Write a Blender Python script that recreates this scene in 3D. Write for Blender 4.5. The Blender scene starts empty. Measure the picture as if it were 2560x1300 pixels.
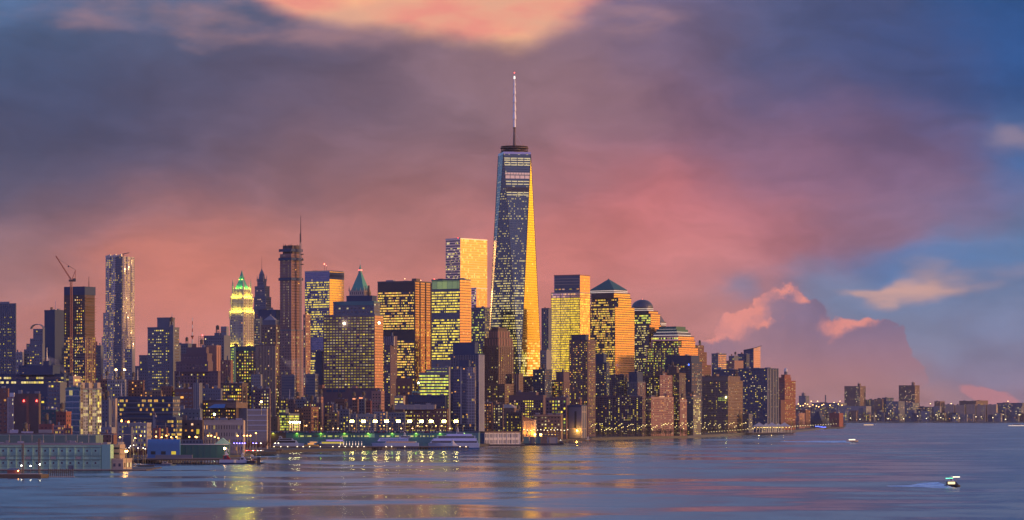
import bpy, math, random
from mathutils import Vector, Matrix
R = math.radians
sc = bpy.context.scene
C = sc.collection
F, CX, HY, CAMZ = 7500.0, 1280.0, 1020.0, 50.0     # focal length and horizon, in photo pixels; eye height in metres

# ------------------------------------------------------------------ camera
cam = bpy.data.cameras.new('camera'); cam_ob = bpy.data.objects.new('camera', cam); C.objects.link(cam_ob)
cam_ob.location = (0, 0, CAMZ); cam_ob.rotation_euler = (R(90), 0, 0)
cam.sensor_width = 36; cam.lens = 36 * F / 2560
cam.shift_y = (HY - 650) / 2560
cam.clip_start = 5; cam.clip_end = 90000
sc.camera = cam_ob
sc.view_settings.view_transform = 'Standard'; sc.view_settings.look = 'None'
sc.view_settings.exposure = 0.0; sc.view_settings.gamma = 1
sc.cycles.use_denoising = True
sc.cycles.max_bounces = 6; sc.cycles.diffuse_bounces = 2; sc.cycles.glossy_bounces = 3
sc.cycles.transmission_bounces = 2; sc.cycles.volume_bounces = 0
sc.cycles.sample_clamp_indirect = 8
sc.cycles.caustics_reflective = False; sc.cycles.caustics_refractive = False

# ------------------------------------------------------------------ node helpers
def lin(c):
    return tuple(((v / 255) / 12.92 if v / 255 <= 0.04045 else ((v / 255 + 0.055) / 1.055) ** 2.4) for v in c)

class NT:
    def __init__(s, tree): s.t = tree; s.n = tree.nodes; s.l = tree.links
    def put(s, sock, v):
        if v is None: return
        if hasattr(v, 'links'): s.l.new(v, sock)
        elif isinstance(v, (tuple, list)):
            n = len(sock.default_value)
            v = tuple(v) + (1.0,) * (n - len(v))
            sock.default_value = v[:n]
        else: sock.default_value = v
    def m(s, op, a, b=None, c=None, clamp=False):
        n = s.n.new('ShaderNodeMath'); n.operation = op; n.use_clamp = clamp
        for i, v in enumerate((a, b, c)): s.put(n.inputs[i], v)
        return n.outputs[0]
    def v(s, op, a, b=None, scale=None):
        n = s.n.new('ShaderNodeVectorMath'); n.operation = op
        s.put(n.inputs[0], a); s.put(n.inputs[1], b)
        if scale is not None: s.put(n.inputs['Scale'], scale)
        return n.outputs['Value'] if op in ('DOT_PRODUCT', 'LENGTH') else n.outputs[0]
    def xyz(s, x=0.0, y=0.0, z=0.0):
        n = s.n.new('ShaderNodeCombineXYZ')
        for i, q in enumerate((x, y, z)): s.put(n.inputs[i], q)
        return n.outputs[0]
    def sep(s, vec):
        n = s.n.new('ShaderNodeSeparateXYZ'); s.put(n.inputs[0], vec); return n.outputs
    def noise(s, vec, scale, detail=3.0, rough=0.5, col=False):
        n = s.n.new('ShaderNodeTexNoise'); s.put(n.inputs['Vector'], vec)
        n.inputs['Scale'].default_value = scale; n.inputs['Detail'].default_value = detail; n.inputs['Roughness'].default_value = rough
        return n.outputs['Color'] if col else n.outputs[0]
    def white(s, vec):
        n = s.n.new('ShaderNodeTexWhiteNoise'); n.noise_dimensions = '3D'; s.put(n.inputs['Vector'], vec); return n.outputs['Value'], n.outputs['Color']
    def step(s, v, a, b, to0=0.0, to1=1.0):
        n = s.n.new('ShaderNodeMapRange'); n.interpolation_type = 'SMOOTHSTEP'
        for i, q in enumerate((v, a, b, to0, to1)): s.put(n.inputs[i], q)
        return n.outputs[0]
    def mix(s, f, a, b, blend='MIX'):
        n = s.n.new('ShaderNodeMix'); n.data_type = 'RGBA'; n.blend_type = blend
        s.put(n.inputs[0], f); s.put(n.inputs[6], a); s.put(n.inputs[7], b)
        return n.outputs[2]
    def mixf(s, f, a, b):
        n = s.n.new('ShaderNodeMix'); n.data_type = 'FLOAT'
        s.put(n.inputs[0], f); s.put(n.inputs[2], a); s.put(n.inputs[3], b)
        return n.outputs[0]
    def ramp(s, v, pts):
        n = s.n.new('ShaderNodeValToRGB'); s.put(n.inputs[0], v); e = n.color_ramp.elements
        while len(e) < len(pts): e.new(0.5)
        for q, (p, c) in zip(e, pts): q.position = p; q.color = tuple(c) + (1.0,)
        return n.outputs[0]

# ------------------------------------------------------------------ world: dusk sky as a function of azimuth and elevation
SUN_AZ, SUN_EL = 100.0, 4.0         # degrees to the right of the view axis, degrees up
world = bpy.data.worlds.new('World'); sc.world = world; world.use_nodes = True
g = NT(world.node_tree); g.n.clear()
d = g.n.new('ShaderNodeTexCoord').outputs['Generated']
dn = g.v('NORMALIZE', d); dx, dy, dz = g.sep(dn)
az = g.m('ARCTAN2', dx, dy); el = g.m('ARCSINE', dz)
X = g.m('MULTIPLY', az, 7.5); Y = g.m('MULTIPLY', el, 7.5)      # thousands of photo pixels from the view axis / the horizon
co0 = g.xyz(X, Y, 0.0)
warp = g.noise(g.v('MULTIPLY', co0, (1.0, 1.9, 1.0)), 2.2, 4.0, 0.55, col=True)
co = g.v('ADD', co0, g.v('MULTIPLY', g.v('SUBTRACT', warp, (0.5, 0.5, 0.5)), (0.42, 0.22, 0.0)))
pts = [  # photo position, colour as it shows, radii
 (-60, 20, (78, 104, 146), 260, 160), (350, 20, (92, 104, 140), 300, 110), (120, 250, (64, 74, 110), 300, 180), (560, 170, (76, 76, 106), 320, 120),
 (40, 480, (86, 84, 112), 230, 150), (500, 350, (98, 86, 112), 300, 130), (900, 250, (112, 94, 118), 280, 140), (850, 430, (134, 100, 112), 240, 120),
 (300, 560, (150, 108, 118), 220, 110), (60, 660, (150, 110, 116), 180, 120), (480, 660, (212, 126, 110), 190, 120), (380, 780, (196, 122, 114), 260, 100),
 (700, 600, (170, 112, 112), 200, 110), (960, 560, (176, 114, 114), 200, 130), (1080, 370, (140, 104, 116), 220, 120), (1150, 200, (138, 108, 120), 240, 100),
 (1420, 260, (142, 108, 122), 220, 110), (1420, 430, (158, 108, 120), 220, 120), (1640, 500, (202, 114, 120), 190, 110), (1480, 620, (198, 120, 118), 260, 110),
 (1750, 640, (190, 124, 132), 190, 120), (1900, 560, (176, 112, 128), 190, 110), (1750, 300, (128, 96, 122), 220, 140), (1650, 80, (116, 100, 132), 200, 130),
 (1960, 120, (76, 84, 126), 200, 170), (2000, 380, (138, 100, 128), 220, 120), (2250, 170, (62, 76, 124), 200, 160), (2470, 120, (34, 84, 146), 170, 190),
 (2260, 400, (110, 90, 126), 200, 100), (2520, 330, (70, 100, 150), 120, 70), (2420, 520, (120, 104, 140), 180, 60), (2180, 560, (138, 104, 130), 180, 90),
 (2540, 470, (60, 110, 170), 110, 60), (2300, 690, (72, 118, 172), 220, 62), (2540, 620, (92, 124, 170), 120, 80), (2040, 700, (122, 124, 160), 90, 46), (2040, 700, (122, 124, 160), 90, 46),
 (1850, 740, (158, 118, 138), 130, 60), (2480, 790, (108, 124, 162), 220, 70), (2200, 770, (110, 128, 166), 150, 55), (2130, 745, (110, 128, 166), 80, 40), (1812, 742, (108, 126, 166), 46, 30), (1812, 742, (108, 126, 166), 46, 30), (1812, 742, (108, 126, 166), 46, 30), (2090, 735, (112, 128, 164), 80, 44), (2090, 735, (112, 128, 164), 80, 44), (2090, 735, (112, 128, 164), 80, 44), (2250, 830, (114, 126, 160), 90, 60), (2250, 830, (114, 126, 160), 90, 60), (2450, 900, (120, 120, 154), 200, 80),
 (1760, 800, (176, 120, 122), 170, 90), (1950, 930, (168, 120, 122), 260, 70), (2260, 985, (158, 116, 124), 300, 50), (2560, 970, (136, 118, 146), 170, 60),
 (900, 800, (196, 122, 114), 500, 120), (1400, 850, (196, 122, 118), 500, 120), (200, 900, (190, 122, 116), 400, 120),
]
acc = wsum = None
for px, py, c, rx, ry in pts:
    q = g.v('MULTIPLY', g.v('SUBTRACT', co, ((px - CX) / 1000, (HY - py) / 1000, 0)), (1000 / rx, 1000 / ry, 0))
    w = g.m('EXPONENT', g.m('MULTIPLY', g.v('DOT_PRODUCT', q, q), -1.0))
    c = tuple(q * .95 + e * .05 for q, e in zip(c, (146, 122, 120)))
    cw = g.v('SCALE', lin(c), scale=w)
    acc = cw if acc is None else g.v('ADD', acc, cw)
    wsum = w if wsum is None else g.m('ADD', wsum, w)
# the rest of the sky: Nishita dusk, blue overhead, sunset glow over the river on the right, unseen sky behind made bright violet to lift the front walls
sky = g.n.new('ShaderNodeTexSky'); sky.sky_type = 'NISHITA'; sky.sun_disc = False
sky.sun_elevation = R(SUN_EL); sky.sun_rotation = R(SUN_AZ); sky.altitude = 50; sky.dust_density = 2.0
nish = g.v('SCALE', sky.outputs[0], scale=0.0006)
eld = g.m('MULTIPLY', el, 180 / math.pi); azd = g.m('MULTIPLY', az, 180 / math.pi)
dome_f = g.ramp(g.m('DIVIDE', eld, 90.0, clamp=True), [(0.0, (0.16, 0.15, 0.32)), (0.08, (0.15, 0.26, 0.52)), (0.3, (0.14, 0.26, 0.54)), (0.5, (0.10, 0.15, 0.38)), (1.0, (0.10, 0.14, 0.34))])
dome_b = g.ramp(g.m('DIVIDE', eld, 90.0, clamp=True), [(0.0, (0.48, 0.30, 0.66)), (0.12, (0.34, 0.29, 0.70)), (0.4, (0.22, 0.24, 0.58)), (1.0, (0.10, 0.14, 0.34))])
dome = g.mix(g.step(dy, 0.25, -0.35), dome_f, dome_b)
ga = g.m('EXPONENT', g.m('MULTIPLY', g.m('POWER', g.m('ABSOLUTE', g.m('DIVIDE', g.m('SUBTRACT', azd, 74.0), 44.0)), 2.0), -1.0))
gk = g.m('EXPONENT', g.m('MULTIPLY', g.m('POWER', g.m('ABSOLUTE', g.m('DIVIDE', g.m('SUBTRACT', azd, 69.0), 5.0)), 2.0), -1.0))
glow = g.ramp(g.m('DIVIDE', eld, 40.0, clamp=True), [(0.0, (0.74, 0.20, 0.02)), (0.03, (0.88, 0.33, 0.02)), (0.08, (0.98, 0.46, 0.035)), (0.20, (0.95, 0.48, 0.10)), (0.35, (0.70, 0.34, 0.16)), (0.6, (0.22, 0.12, 0.12)), (1.0, (0.0, 0.0, 0.0))])
core = g.ramp(g.m('DIVIDE', eld, 40.0, clamp=True), [(0.0, (0.80, 0.24, 0.05)), (0.05, (0.88, 0.36, 0.05)), (0.085, (0.95, 0.58, 0.012)), (0.25, (1.0, 0.60, 0.03)), (0.6, (0.22, 0.12, 0.12)), (1.0, (0.0, 0.0, 0.0))])
gl = g.v('SCALE', g.mix(gk, glow, core), scale=g.m('MULTIPLY', ga, 1.7))
env = g.v('ADD', g.v('ADD', nish, g.v('SCALE', dome, scale=g.m('SUBTRACT', 1.0, g.m('MULTIPLY', g.m('MULTIPLY', ga, g.step(eld, 45.0, 8.0)), 0.85)))), gl)
EPS = 0.02
skyc = g.v('SCALE', g.v('ADD', acc, g.v('SCALE', env, scale=EPS)), scale=g.m('DIVIDE', 1.0, g.m('ADD', wsum, EPS)))
hs = g.sep(skyc)       # a little more contrast inside the cloud deck
skyc = g.xyz(*[g.m('MULTIPLY', g.m('POWER', h_, 1.13), k_) for h_, k_ in zip(hs, (1.225, 1.31, 1.20))])
# soft mottling of the cloud deck
n1 = g.noise(g.v('MULTIPLY', co, (1.3, 3.2, 1.0)), 2.6, 5.0, 0.5)
skyc = g.v('SCALE', skyc, scale=g.m('MULTIPLY', g.m('ADD', 0.60, g.m('MULTIPLY', n1, 0.80)), g.m('ADD', 0.86, g.m('MULTIPLY', g.noise(g.v('MULTIPLY', co, (1.0, 2.2, 1.0)), 7.0, 6.0, 0.58), 0.28))))
def blob(px, py, rx, ry, c=co):
    q = g.v('MULTIPLY', g.v('SUBTRACT', c, ((px - CX) / 1000, (HY - py) / 1000, 0)), (1000 / rx, 1000 / ry, 0))
    return g.m('EXPONENT', g.m('MULTIPLY', g.v('DOT_PRODUCT', q, q), -1.0))
def add(*a):
    s = a[0]
    for q in a[1:]: s = g.m('ADD', s, q)
    return s
# the burning cloud overhead
n2 = g.noise(g.v('MULTIPLY', co0, (1.0, 1.6, 1.0)), 3.4, 5.0, 0.5)
n3 = g.noise(g.v('MULTIPLY', co0, (1.2, 3.5, 1.0)), 3.0, 4.0, 0.5)
fb = add(blob(1010, -30, 330, 100, co0), blob(1270, 10, 170, 100, co0), blob(820, -30, 150, 70, co0), g.m('MULTIPLY', g.m('SUBTRACT', n2, 0.5), 0.9))
mb = g.step(fb, 0.18, 0.70)
cb = g.mix(g.step(n3, 0.35, 0.65), lin((238, 148, 134)), lin((255, 190, 146)))
skyc = g.mix(g.m('MULTIPLY', mb, 0.97), skyc, cb)
hb = g.m('MULTIPLY', g.step(add(blob(1480, 40, 260, 90), blob(350, 45, 380, 50), blob(900, 60, 600, 60)), 0.25, 0.9), g.m('MULTIPLY', g.step(n3, 0.35, 0.7), 0.5))
skyc = g.mix(hb, skyc, lin((186, 140, 140)))
# heaped cloud over the bay
def blob4(px, py, rx, ry, c):
    q = g.v('MULTIPLY', g.v('SUBTRACT', c, ((px - CX) / 1000, (HY - py) / 1000, 0)), (1000 / rx, 1000 / ry, 0))
    return g.m('EXPONENT', g.m('MULTIPLY', g.m('POWER', g.v('DOT_PRODUCT', q, q), 2.0), -1.0))
n4 = g.noise(co0, 9.0, 4.0, 0.55)
def heap(c):
    return add(blob4(1958, 800, 72, 84, c), blob4(1870, 830, 78, 62, c), blob4(2015, 845, 76, 90, c), blob4(2150, 880, 92, 86, c), blob4(2200, 930, 92, 90, c), blob4(1900, 930, 200, 80, c), blob4(2080, 960, 200, 76, c), blob4(1800, 880, 90, 40, c),
               g.m('MULTIPLY', g.m('SUBTRACT', g.noise(c, 15.0, 6.0, 0.6), 0.5), 0.62))
cw_ = g.v('SUBTRACT', g.noise(co0, 11.0, 5.0, 0.6, col=True), (.5, .5, .5))
coh = g.v('ADD', co0, g.v('MULTIPLY', cw_, (0.11, 0.12, 0.0)))
h0 = heap(coh)
mh = g.m('MULTIPLY', g.step(h0, 0.26, 0.46), g.step(Y, 0.0, 0.14))
rim = g.step(add(blob(1838, 792, 62, 32, coh), blob(1880, 764, 50, 28, coh), blob(1945, 726, 46, 18, coh), blob(1926, 806, 26, 14, coh), blob(2086, 812, 46, 34, coh), blob(2150, 800, 44, 24, coh), blob(2010, 742, 26, 14, coh), blob(1790, 835, 60, 22, coh), g.m('MULTIPLY', g.m('SUBTRACT', n4, 0.5), 0.5)), 0.22, 1.15)
ch = g.mix(g.m('MULTIPLY', rim, 0.9), g.mix(g.step(Y, 0.02, 0.25), lin((174, 120, 124)), g.mix(g.step(X, 0.60, 0.82), g.mix(g.step(n4, .35, .65), lin((132, 112, 138)), lin((152, 120, 138))), lin((118, 106, 138)))), lin((236, 146, 132)))
ch = g.v('SCALE', ch, scale=g.m('ADD', 0.80, g.m('MULTIPLY', g.noise(coh, 10.0, 5.0, 0.55), 0.42)))
skyc = g.mix(g.m('MULTIPLY', mh, 0.96), skyc, ch)
# small lit cloud streak at the right, and a pale bank near the water
fs = add(blob(2290, 740, 150, 26), g.m('MULTIPLY', blob(2420, 690, 170, 45), 0.5), blob(2170, 722, 80, 12), g.m('MULTIPLY', g.m('SUBTRACT', n3, 0.5), 0.7))
skyc = g.mix(g.m('MULTIPLY', g.step(fs, 0.2, 1.05), 0.75), skyc, g.mix(g.step(n3, 0.4, 0.6), lin((184, 150, 152)), lin((226, 172, 150))))
fs = add(blob(2530, 365, 110, 40), g.m('MULTIPLY', g.m('SUBTRACT', n3, 0.5), 0.6))
skyc = g.mix(g.m('MULTIPLY', g.step(fs, 0.1, 1.1), 0.5), skyc, lin((176, 146, 150)))
fs = add(blob(2420, 955, 75, 30), blob(2480, 985, 60, 26), g.m('MULTIPLY', g.m('SUBTRACT', n4, 0.5), 0.6))
skyc = g.mix(g.m('MULTIPLY', g.step(fs, 0.4, 0.7), 0.7), skyc, lin((200, 128, 134)))
bg = g.n.new('ShaderNodeBackground'); g.put(bg.inputs[0], skyc); bg.inputs[1].default_value = 1.0
g.l.new(bg.outputs[0], g.n.new('ShaderNodeOutputWorld').inputs[0])
world.cycles.sampling_method = 'MANUAL'; world.cycles.sample_map_resolution = 1024

# ------------------------------------------------------------------ the last warm light from the west, over the river
sl = bpy.data.lights.new('sun', 'SUN'); sl.energy = 2.8; sl.angle = R(3.0); sl.color = (1.0, 0.54, 0.22)
sun = bpy.data.objects.new('sun', sl); C.objects.link(sun)
tosun = Vector((math.sin(R(SUN_AZ)) * math.cos(R(SUN_EL)), math.cos(R(SUN_AZ)) * math.cos(R(SUN_EL)), math.sin(R(SUN_EL))))
sun.rotation_euler = tosun.to_track_quat('Z', 'Y').to_euler(); sun.location = (3000, 3000, 900)

# ------------------------------------------------------------------ materials
MATS = {}
def newmat(key):
    m = bpy.data.materials.new(key); m.use_nodes = True
    t = NT(m.node_tree); t.n.clear()
    p = t.n.new('ShaderNodeBsdfPrincipled'); o = t.n.new('ShaderNodeOutputMaterial'); t.l.new(p.outputs[0], o.inputs[0])
    MATS[key] = m; m.cycles.emission_sampling = 'NONE'
    return m, t, p
def wall(name, col=None, rough=0.75, metal=0.0, spec=0.5, var=0.35):
    if name in MATS: return MATS[name]
    m, t, p = newmat(name)
    oc = t.n.new('ShaderNodeTexCoord').outputs['Object']
    big = t.noise(t.v('MULTIPLY', oc, (1, 1, 0.4)), 0.06, 4, 0.6); fine = t.noise(oc, 0.9, 2, 0.5)
    k = t.m('ADD', 1 - var * 0.75, t.m('ADD', t.m('MULTIPLY', big, var), t.m('MULTIPLY', fine, var * 0.5)))
    t.put(p.inputs['Base Color'], t.v('SCALE', col, scale=k))
    t.put(p.inputs['Roughness'], t.m('ADD', rough - 0.06, t.m('MULTIPLY', fine, 0.12))); p.inputs['Metallic'].default_value = metal
    p.inputs['Specular IOR Level'].default_value = spec
    return m
PAL = dict(brick=(.20, .095, .075), redbrick=(.26, .085, .07), pink=(.38, .20, .155), brown=(.17, .115, .095), darkbrown=(.10, .07, .07), beige=(.42, .33, .25), cream=(.52, .42, .31),
           grey=(.24, .24, .26), slate=(.13, .145, .185), blue=(.07, .105, .17), dark=(.05, .055, .075), black=(.022, .024, .034), concrete=(.34, .31, .29), teal=(.075, .20, .215), tealdark=(.04, .10, .12),
           white=(.66, .64, .62), copper=(.09, .30, .24), purple=(.13, .085, .11), sage=(.30, .54, .40), steel=(.45, .43, .44), navy=(.035, .06, .13), seablue=(.05, .16, .36), redpaint=(.45, .03, .03), asphalt=(.05, .05, .055), timber=(.10, .08, .065))
for k_, c_ in PAL.items(): wall(k_, c_, rough=0.4 if k_ in ('black', 'dark', 'steel') else 0.75, metal=0.6 if k_ == 'steel' else 0.0)
def mirror(name, col, rough=0.12, metal=0.85):
    return wall(name, col, rough, metal, var=0.18)
mirror('glassblue', (.20, .26, .38)); mirror('glassdark', (.10, .12, .18)); mirror('glasswarm', (.62, .50, .42), .10, .95); mirror('glassgrey', (.42, .44, .50)); mirror('glassteal', (.20, .36, .42))

LITC = dict(y=(1.0, .74, .055), o=(1.0, .42, .07), w=(1.0, .80, .36), g=(.72, .90, .12), p=(1.0, .55, .30), b=(.12, .25, 1.0), gold=(1.0, .66, .02))
def lit(kind, level):
    key = 'lit_window_%s_%d' % (kind, level)
    if key in MATS: return MATS[key]
    m, t, p = newmat(key)
    oc = t.n.new('ShaderNodeTexCoord').outputs['Object']; rnd = t.n.new('ShaderNodeObjectInfo').outputs['Random']
    k = t.m('MULTIPLY', t.m('ADD', 0.5, t.m('MULTIPLY', rnd, 0.9)), t.m('ADD', 0.55, t.m('MULTIPLY', t.noise(oc, 0.8, 2), 0.9)))
    p.inputs['Base Color'].default_value = (.03, .03, .03, 1); p.inputs['Roughness'].default_value = 0.15
    t.put(p.inputs['Emission Color'], LITC[kind]); t.put(p.inputs['Emission Strength'], t.m('MULTIPLY', k, (0.25, 0.58, 1.1)[level]))
    return m
def lamp_mat(name, col, strength, sample=True):
    if name in MATS: return MATS[name]
    m, t, p = newmat(name)
    p.inputs['Base Color'].default_value = (.5, .5, .5, 1)
    t.put(p.inputs['Emission Color'], col); p.inputs['Emission Strength'].default_value = strength
    m.cycles.emission_sampling = 'FRONT' if sample else 'NONE'
    return m
mg, tg, pg = newmat('dark_window_glass')
pg.inputs['Base Color'].default_value = (.02, .025, .04, 1); pg.inputs['Roughness'].default_value = 0.08
tg.put(pg.inputs['Base Color'], (.025, .03, .045)); pg.inputs['Specular IOR Level'].default_value = 0.8

# one reusable facade: floors and bays laid out in metres along the wall, some bays lit
ng = bpy.data.node_groups.new('facade_grid', 'ShaderNodeTree')
for nm, ty, dv in (('Bay', 'Float', 3.0), ('Floor', 'Float', 3.8), ('FillW', 'Float', .8), ('FillH', 'Float', .6), ('Prob', 'Float', .3), ('RowVar', 'Float', .5), ('Seed', 'Float', 0.0), ('Metal', 'Float', 0.0), ('WallMetal', 'Float', 0.0), ('Strength', 'Float', 1.0), ('Run', 'Float', .25),
                   ('Wall', 'Color', None), ('Glass', 'Color', None), ('LitA', 'Color', None), ('LitB', 'Color', None)):
    s_ = ng.interface.new_socket(nm, in_out='INPUT', socket_type='NodeSocket' + ty)
    if dv is not None: s_.default_value = dv
ng.interface.new_socket('Shader', in_out='OUTPUT', socket_type='NodeSocketShader')
t = NT(ng); gi = t.n.new('NodeGroupInput').outputs; go = t.n.new('NodeGroupOutput')
u_, v_, _ = t.sep(t.n.new('ShaderNodeTexCoord').outputs['UV'])
cu = t.m('DIVIDE', u_, gi['Bay']); cv = t.m('DIVIDE', v_, gi['Floor'])
iu = t.m('FLOOR', cu); iv = t.m('FLOOR', cv)
inu = t.m('LESS_THAN', t.m('ABSOLUTE', t.m('SUBTRACT', t.m('SUBTRACT', cu, iu), 0.5)), t.m('MULTIPLY', gi['FillW'], 0.5))
inv = t.m('LESS_THAN', t.m('ABSOLUTE', t.m('SUBTRACT', t.m('SUBTRACT', cv, iv), 0.5)), t.m('MULTIPLY', gi['FillH'], 0.5))
mask = t.m('MULTIPLY', inu, inv)
r1, rc = t.white(t.xyz(iu, iv, gi['Seed'])); r2, r3, r4 = t.sep(rc)
rr, _c = t.white(t.xyz(0.5, iv, t.m('ADD', gi['Seed'], 31.7)))
cl = t.noise(t.xyz(t.m('MULTIPLY', iu, gi['Run']), t.m('MULTIPLY', iv, 0.55), t.m('MULTIPLY', gi['Seed'], 7.31)), 1.0, 1.0)
cl = t.step(cl, 0.32, 0.68)
pr = t.m('MULTIPLY', gi['Prob'], t.m('ADD', 0.3, t.m('MULTIPLY', cl, 1.4)))
pr = t.m('ADD', pr, t.m('MULTIPLY', t.m('SUBTRACT', rr, 0.5), gi['RowVar']))
pr = t.m('MULTIPLY', pr, t.m('GREATER_THAN', gi['Prob'], 0.004))
on = t.m('MULTIPLY', t.m('LESS_THAN', r1, pr), mask)
inner = t.m('ADD', 0.45, t.m('MULTIPLY', t.noise(t.xyz(u_, v_, gi['Seed']), 0.75, 2.0), 1.1))
est = t.m('MULTIPLY', t.m('MULTIPLY', on, gi['Strength']), t.m('MULTIPLY', t.m('ADD', 0.35, t.m('MULTIPLY', r2, 0.95)), inner))
oc = t.n.new('ShaderNodeTexCoord').outputs['Object']
grime = t.m('ADD', 0.74, t.m('MULTIPLY', t.noise(t.v('MULTIPLY', oc, (1, 1, .35)), 0.06, 4.0, .6), 0.5))
pb = t.n.new('ShaderNodeBsdfPrincipled')
t.put(pb.inputs['Base Color'], t.mix(mask, t.v('SCALE', gi['Wall'], scale=grime), t.v('SCALE', gi['Glass'], scale=t.m('ADD', 0.92, t.m('MULTIPLY', r4, 0.14)))))
t.put(pb.inputs['Roughness'], t.m('ADD', t.m('MULTIPLY', t.m('SUBTRACT', 1.0, mask), t.m('SUBTRACT', 0.55, t.m('MULTIPLY', gi['WallMetal'], 0.46))), t.m('ADD', 0.10, t.m('MULTIPLY', r3, 0.06))))
t.put(pb.inputs['Metallic'], t.mixf(mask, gi['WallMetal'], gi['Metal']))
t.put(pb.inputs['Emission Color'], t.mix(r3, gi['LitA'], gi['LitB'])); t.put(pb.inputs['Emission Strength'], est)
t.l.new(pb.outputs[0], go.inputs[0])
SEED = [0]
def facade(bay=3.0, fl=3.8, fw=.8, fh=.55, p=.3, rv=.4, wallc='dark', glass=(.05, .06, .09), metal=.0, wmetal=0.0, a='y', b='o', s=1.1, run=.25, prob_by_height=None):
    SEED[0] += 1; m = bpy.data.materials.new('facade'); m.use_nodes = True; m.cycles.emission_sampling = 'NONE'
    tt = NT(m.node_tree); tt.n.clear(); q = tt.n.new('ShaderNodeGroup'); q.node_tree = ng
    wc = PAL[wallc] if isinstance(wallc, str) else wallc
    for k, v in dict(Bay=bay, Floor=fl, FillW=fw, FillH=fh, Prob=p, RowVar=rv, Seed=SEED[0] * 1.37, Metal=metal, WallMetal=wmetal, Strength=s, Run=run, Wall=wc, Glass=glass, LitA=LITC[a], LitB=LITC[b]).items(): tt.put(q.inputs[k], v)
    if prob_by_height:
        uv = tt.n.new('ShaderNodeTexCoord').outputs['UV']; hmax, stops = prob_by_height
        h = tt.m('DIVIDE', tt.sep(uv)[1], hmax, clamp=True)
        r_ = tt.ramp(h, [(x, (y, y, y)) for x, y in stops]); tt.put(q.inputs['Prob'], tt.sep(r_)[0])
    tt.l.new(q.outputs[0], tt.n.new('ShaderNodeOutputMaterial').inputs[0])
    m['bay'] = bay; m['fl'] = fl
    return m

# ------------------------------------------------------------------ mesh collector
class MB:
    def __init__(s): s.v = []; s.f = []; s.uv = []; s.mi = []
    def face(s, pts, uv=None, mi=0):
        b = len(s.v); s.v += [tuple(p) for p in pts]; s.f.append(tuple(range(b, b + len(pts)))); s.mi.append(mi)
        s.uv += list(uv) if uv else [(0.0, 0.0)] * len(pts)
        return s
    def box(s, x0, x1, y0, y1, z0, z1, bay=None, fl=None, mi=0, top=True, sides='FRBL', topmi=None, bottom=False):
        H = z1 - z0; vt = (max(1, round(H / fl)) * fl) if fl else H
        def L(d): return (max(1, round(d / bay)) * bay) if bay else d
        P = {'F': ((x0, y0), (x1, y0)), 'R': ((x1, y0), (x1, y1)), 'B': ((x1, y1), (x0, y1)), 'L': ((x0, y1), (x0, y0))}
        for i, k in enumerate('FRBL'):
            if k in sides:
                a, b = P[k]; d = L(math.hypot(b[0] - a[0], b[1] - a[1])); o = i * 640.0 * (bay or 1)
                s.face([(*a, z0), (*b, z0), (*b, z1), (*a, z1)], [(o, 0), (o + d, 0), (o + d, vt), (o, vt)], mi)
        if top: s.face([(x0, y0, z1), (x1, y0, z1), (x1, y1, z1), (x0, y1, z1)], None, mi if topmi is None else topmi)
        if bottom: s.face([(x0, y1, z0), (x1, y1, z0), (x1, y0, z0), (x0, y0, z0)], None, mi)
        return s
    def frus(s, poly0, z0, poly1, z1, cap=True, mi=0, bottom=False):
        n = len(poly0)
        for i in range(n):
            j = (i + 1) % n; a, b, c, d_ = poly0[i], poly0[j], poly1[j], poly1[i]
            L = math.hypot(b[0] - a[0], b[1] - a[1]); o = i * 40.0
            s.face([(*a, z0), (*b, z0), (*c, z1), (*d_, z1)], [(o, 0), (o + L, 0), (o + L, z1 - z0), (o, z1 - z0)], mi)
        if cap: s.face([(*p, z1) for p in poly1], None, mi)
        if bottom: s.face([(*p, z0) for p in reversed(poly0)], None, mi)
        return s
    def cyl(s, x, y, z0, z1, r0, r1=None, n=10, mi=0, a0=0.0, bottom=False):
        r1 = r0 if r1 is None else r1
        c = [(math.cos(a0 + 2 * math.pi * i / n), math.sin(a0 + 2 * math.pi * i / n)) for i in range(n)]
        return s.frus([(x + r0 * a, y + r0 * b) for a, b in c], z0, [(x + r1 * a, y + r1 * b) for a, b in c], z1, True, mi, bottom)
    def pyr(s, x0, x1, y0, y1, z0, z1, k=0.02, mi=0):
        cx, cy = (x0 + x1) / 2, (y0 + y1) / 2; hx, hy = (x1 - x0) / 2 * k, (y1 - y0) / 2 * k
        return s.frus([(x0, y0), (x1, y0), (x1, y1), (x0, y1)], z0, [(cx - hx, cy - hy), (cx + hx, cy - hy), (cx + hx, cy + hy), (cx - hx, cy + hy)], z1, True, mi)
    def bar(s, p, q, r, mi=0, r2=None):
        p, q = Vector(p), Vector(q); dd = (q - p).normalized(); a = dd.orthogonal().normalized(); b = dd.cross(a); r2 = r if r2 is None else r2
        A = [p + r * (a * i + b * j) for i, j in ((-1, -1), (1, -1), (1, 1), (-1, 1))]; B = [q + r2 * (a * i + b * j) for i, j in ((-1, -1), (1, -1), (1, 1), (-1, 1))]
        for i in range(4): s.face([A[i], A[(i + 1) % 4], B[(i + 1) % 4], B[i]], None, mi)
        s.face(B, None, mi); s.face(A[::-1], None, mi); return s
    def build(s, name, mats, parent=None, loc=None, rz=0.0):
        me = bpy.data.meshes.new(name); me.from_pydata(s.v, [], s.f)
        ul = me.uv_layers.new(name='UVMap'); ul.data.foreach_set('uv', [c for q in s.uv for c in q])
        for m in (mats if isinstance(mats, (list, tuple)) else [mats]): me.materials.append(MATS[m] if isinstance(m, str) else m)
        if any(s.mi): me.polygons.foreach_set('material_index', s.mi)
        o = bpy.data.objects.new(name, me); C.objects.link(o)
        if parent is not None: o.parent = parent
        if loc is not None: o.location = loc
        o.rotation_euler.z = rz
        return o
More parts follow.
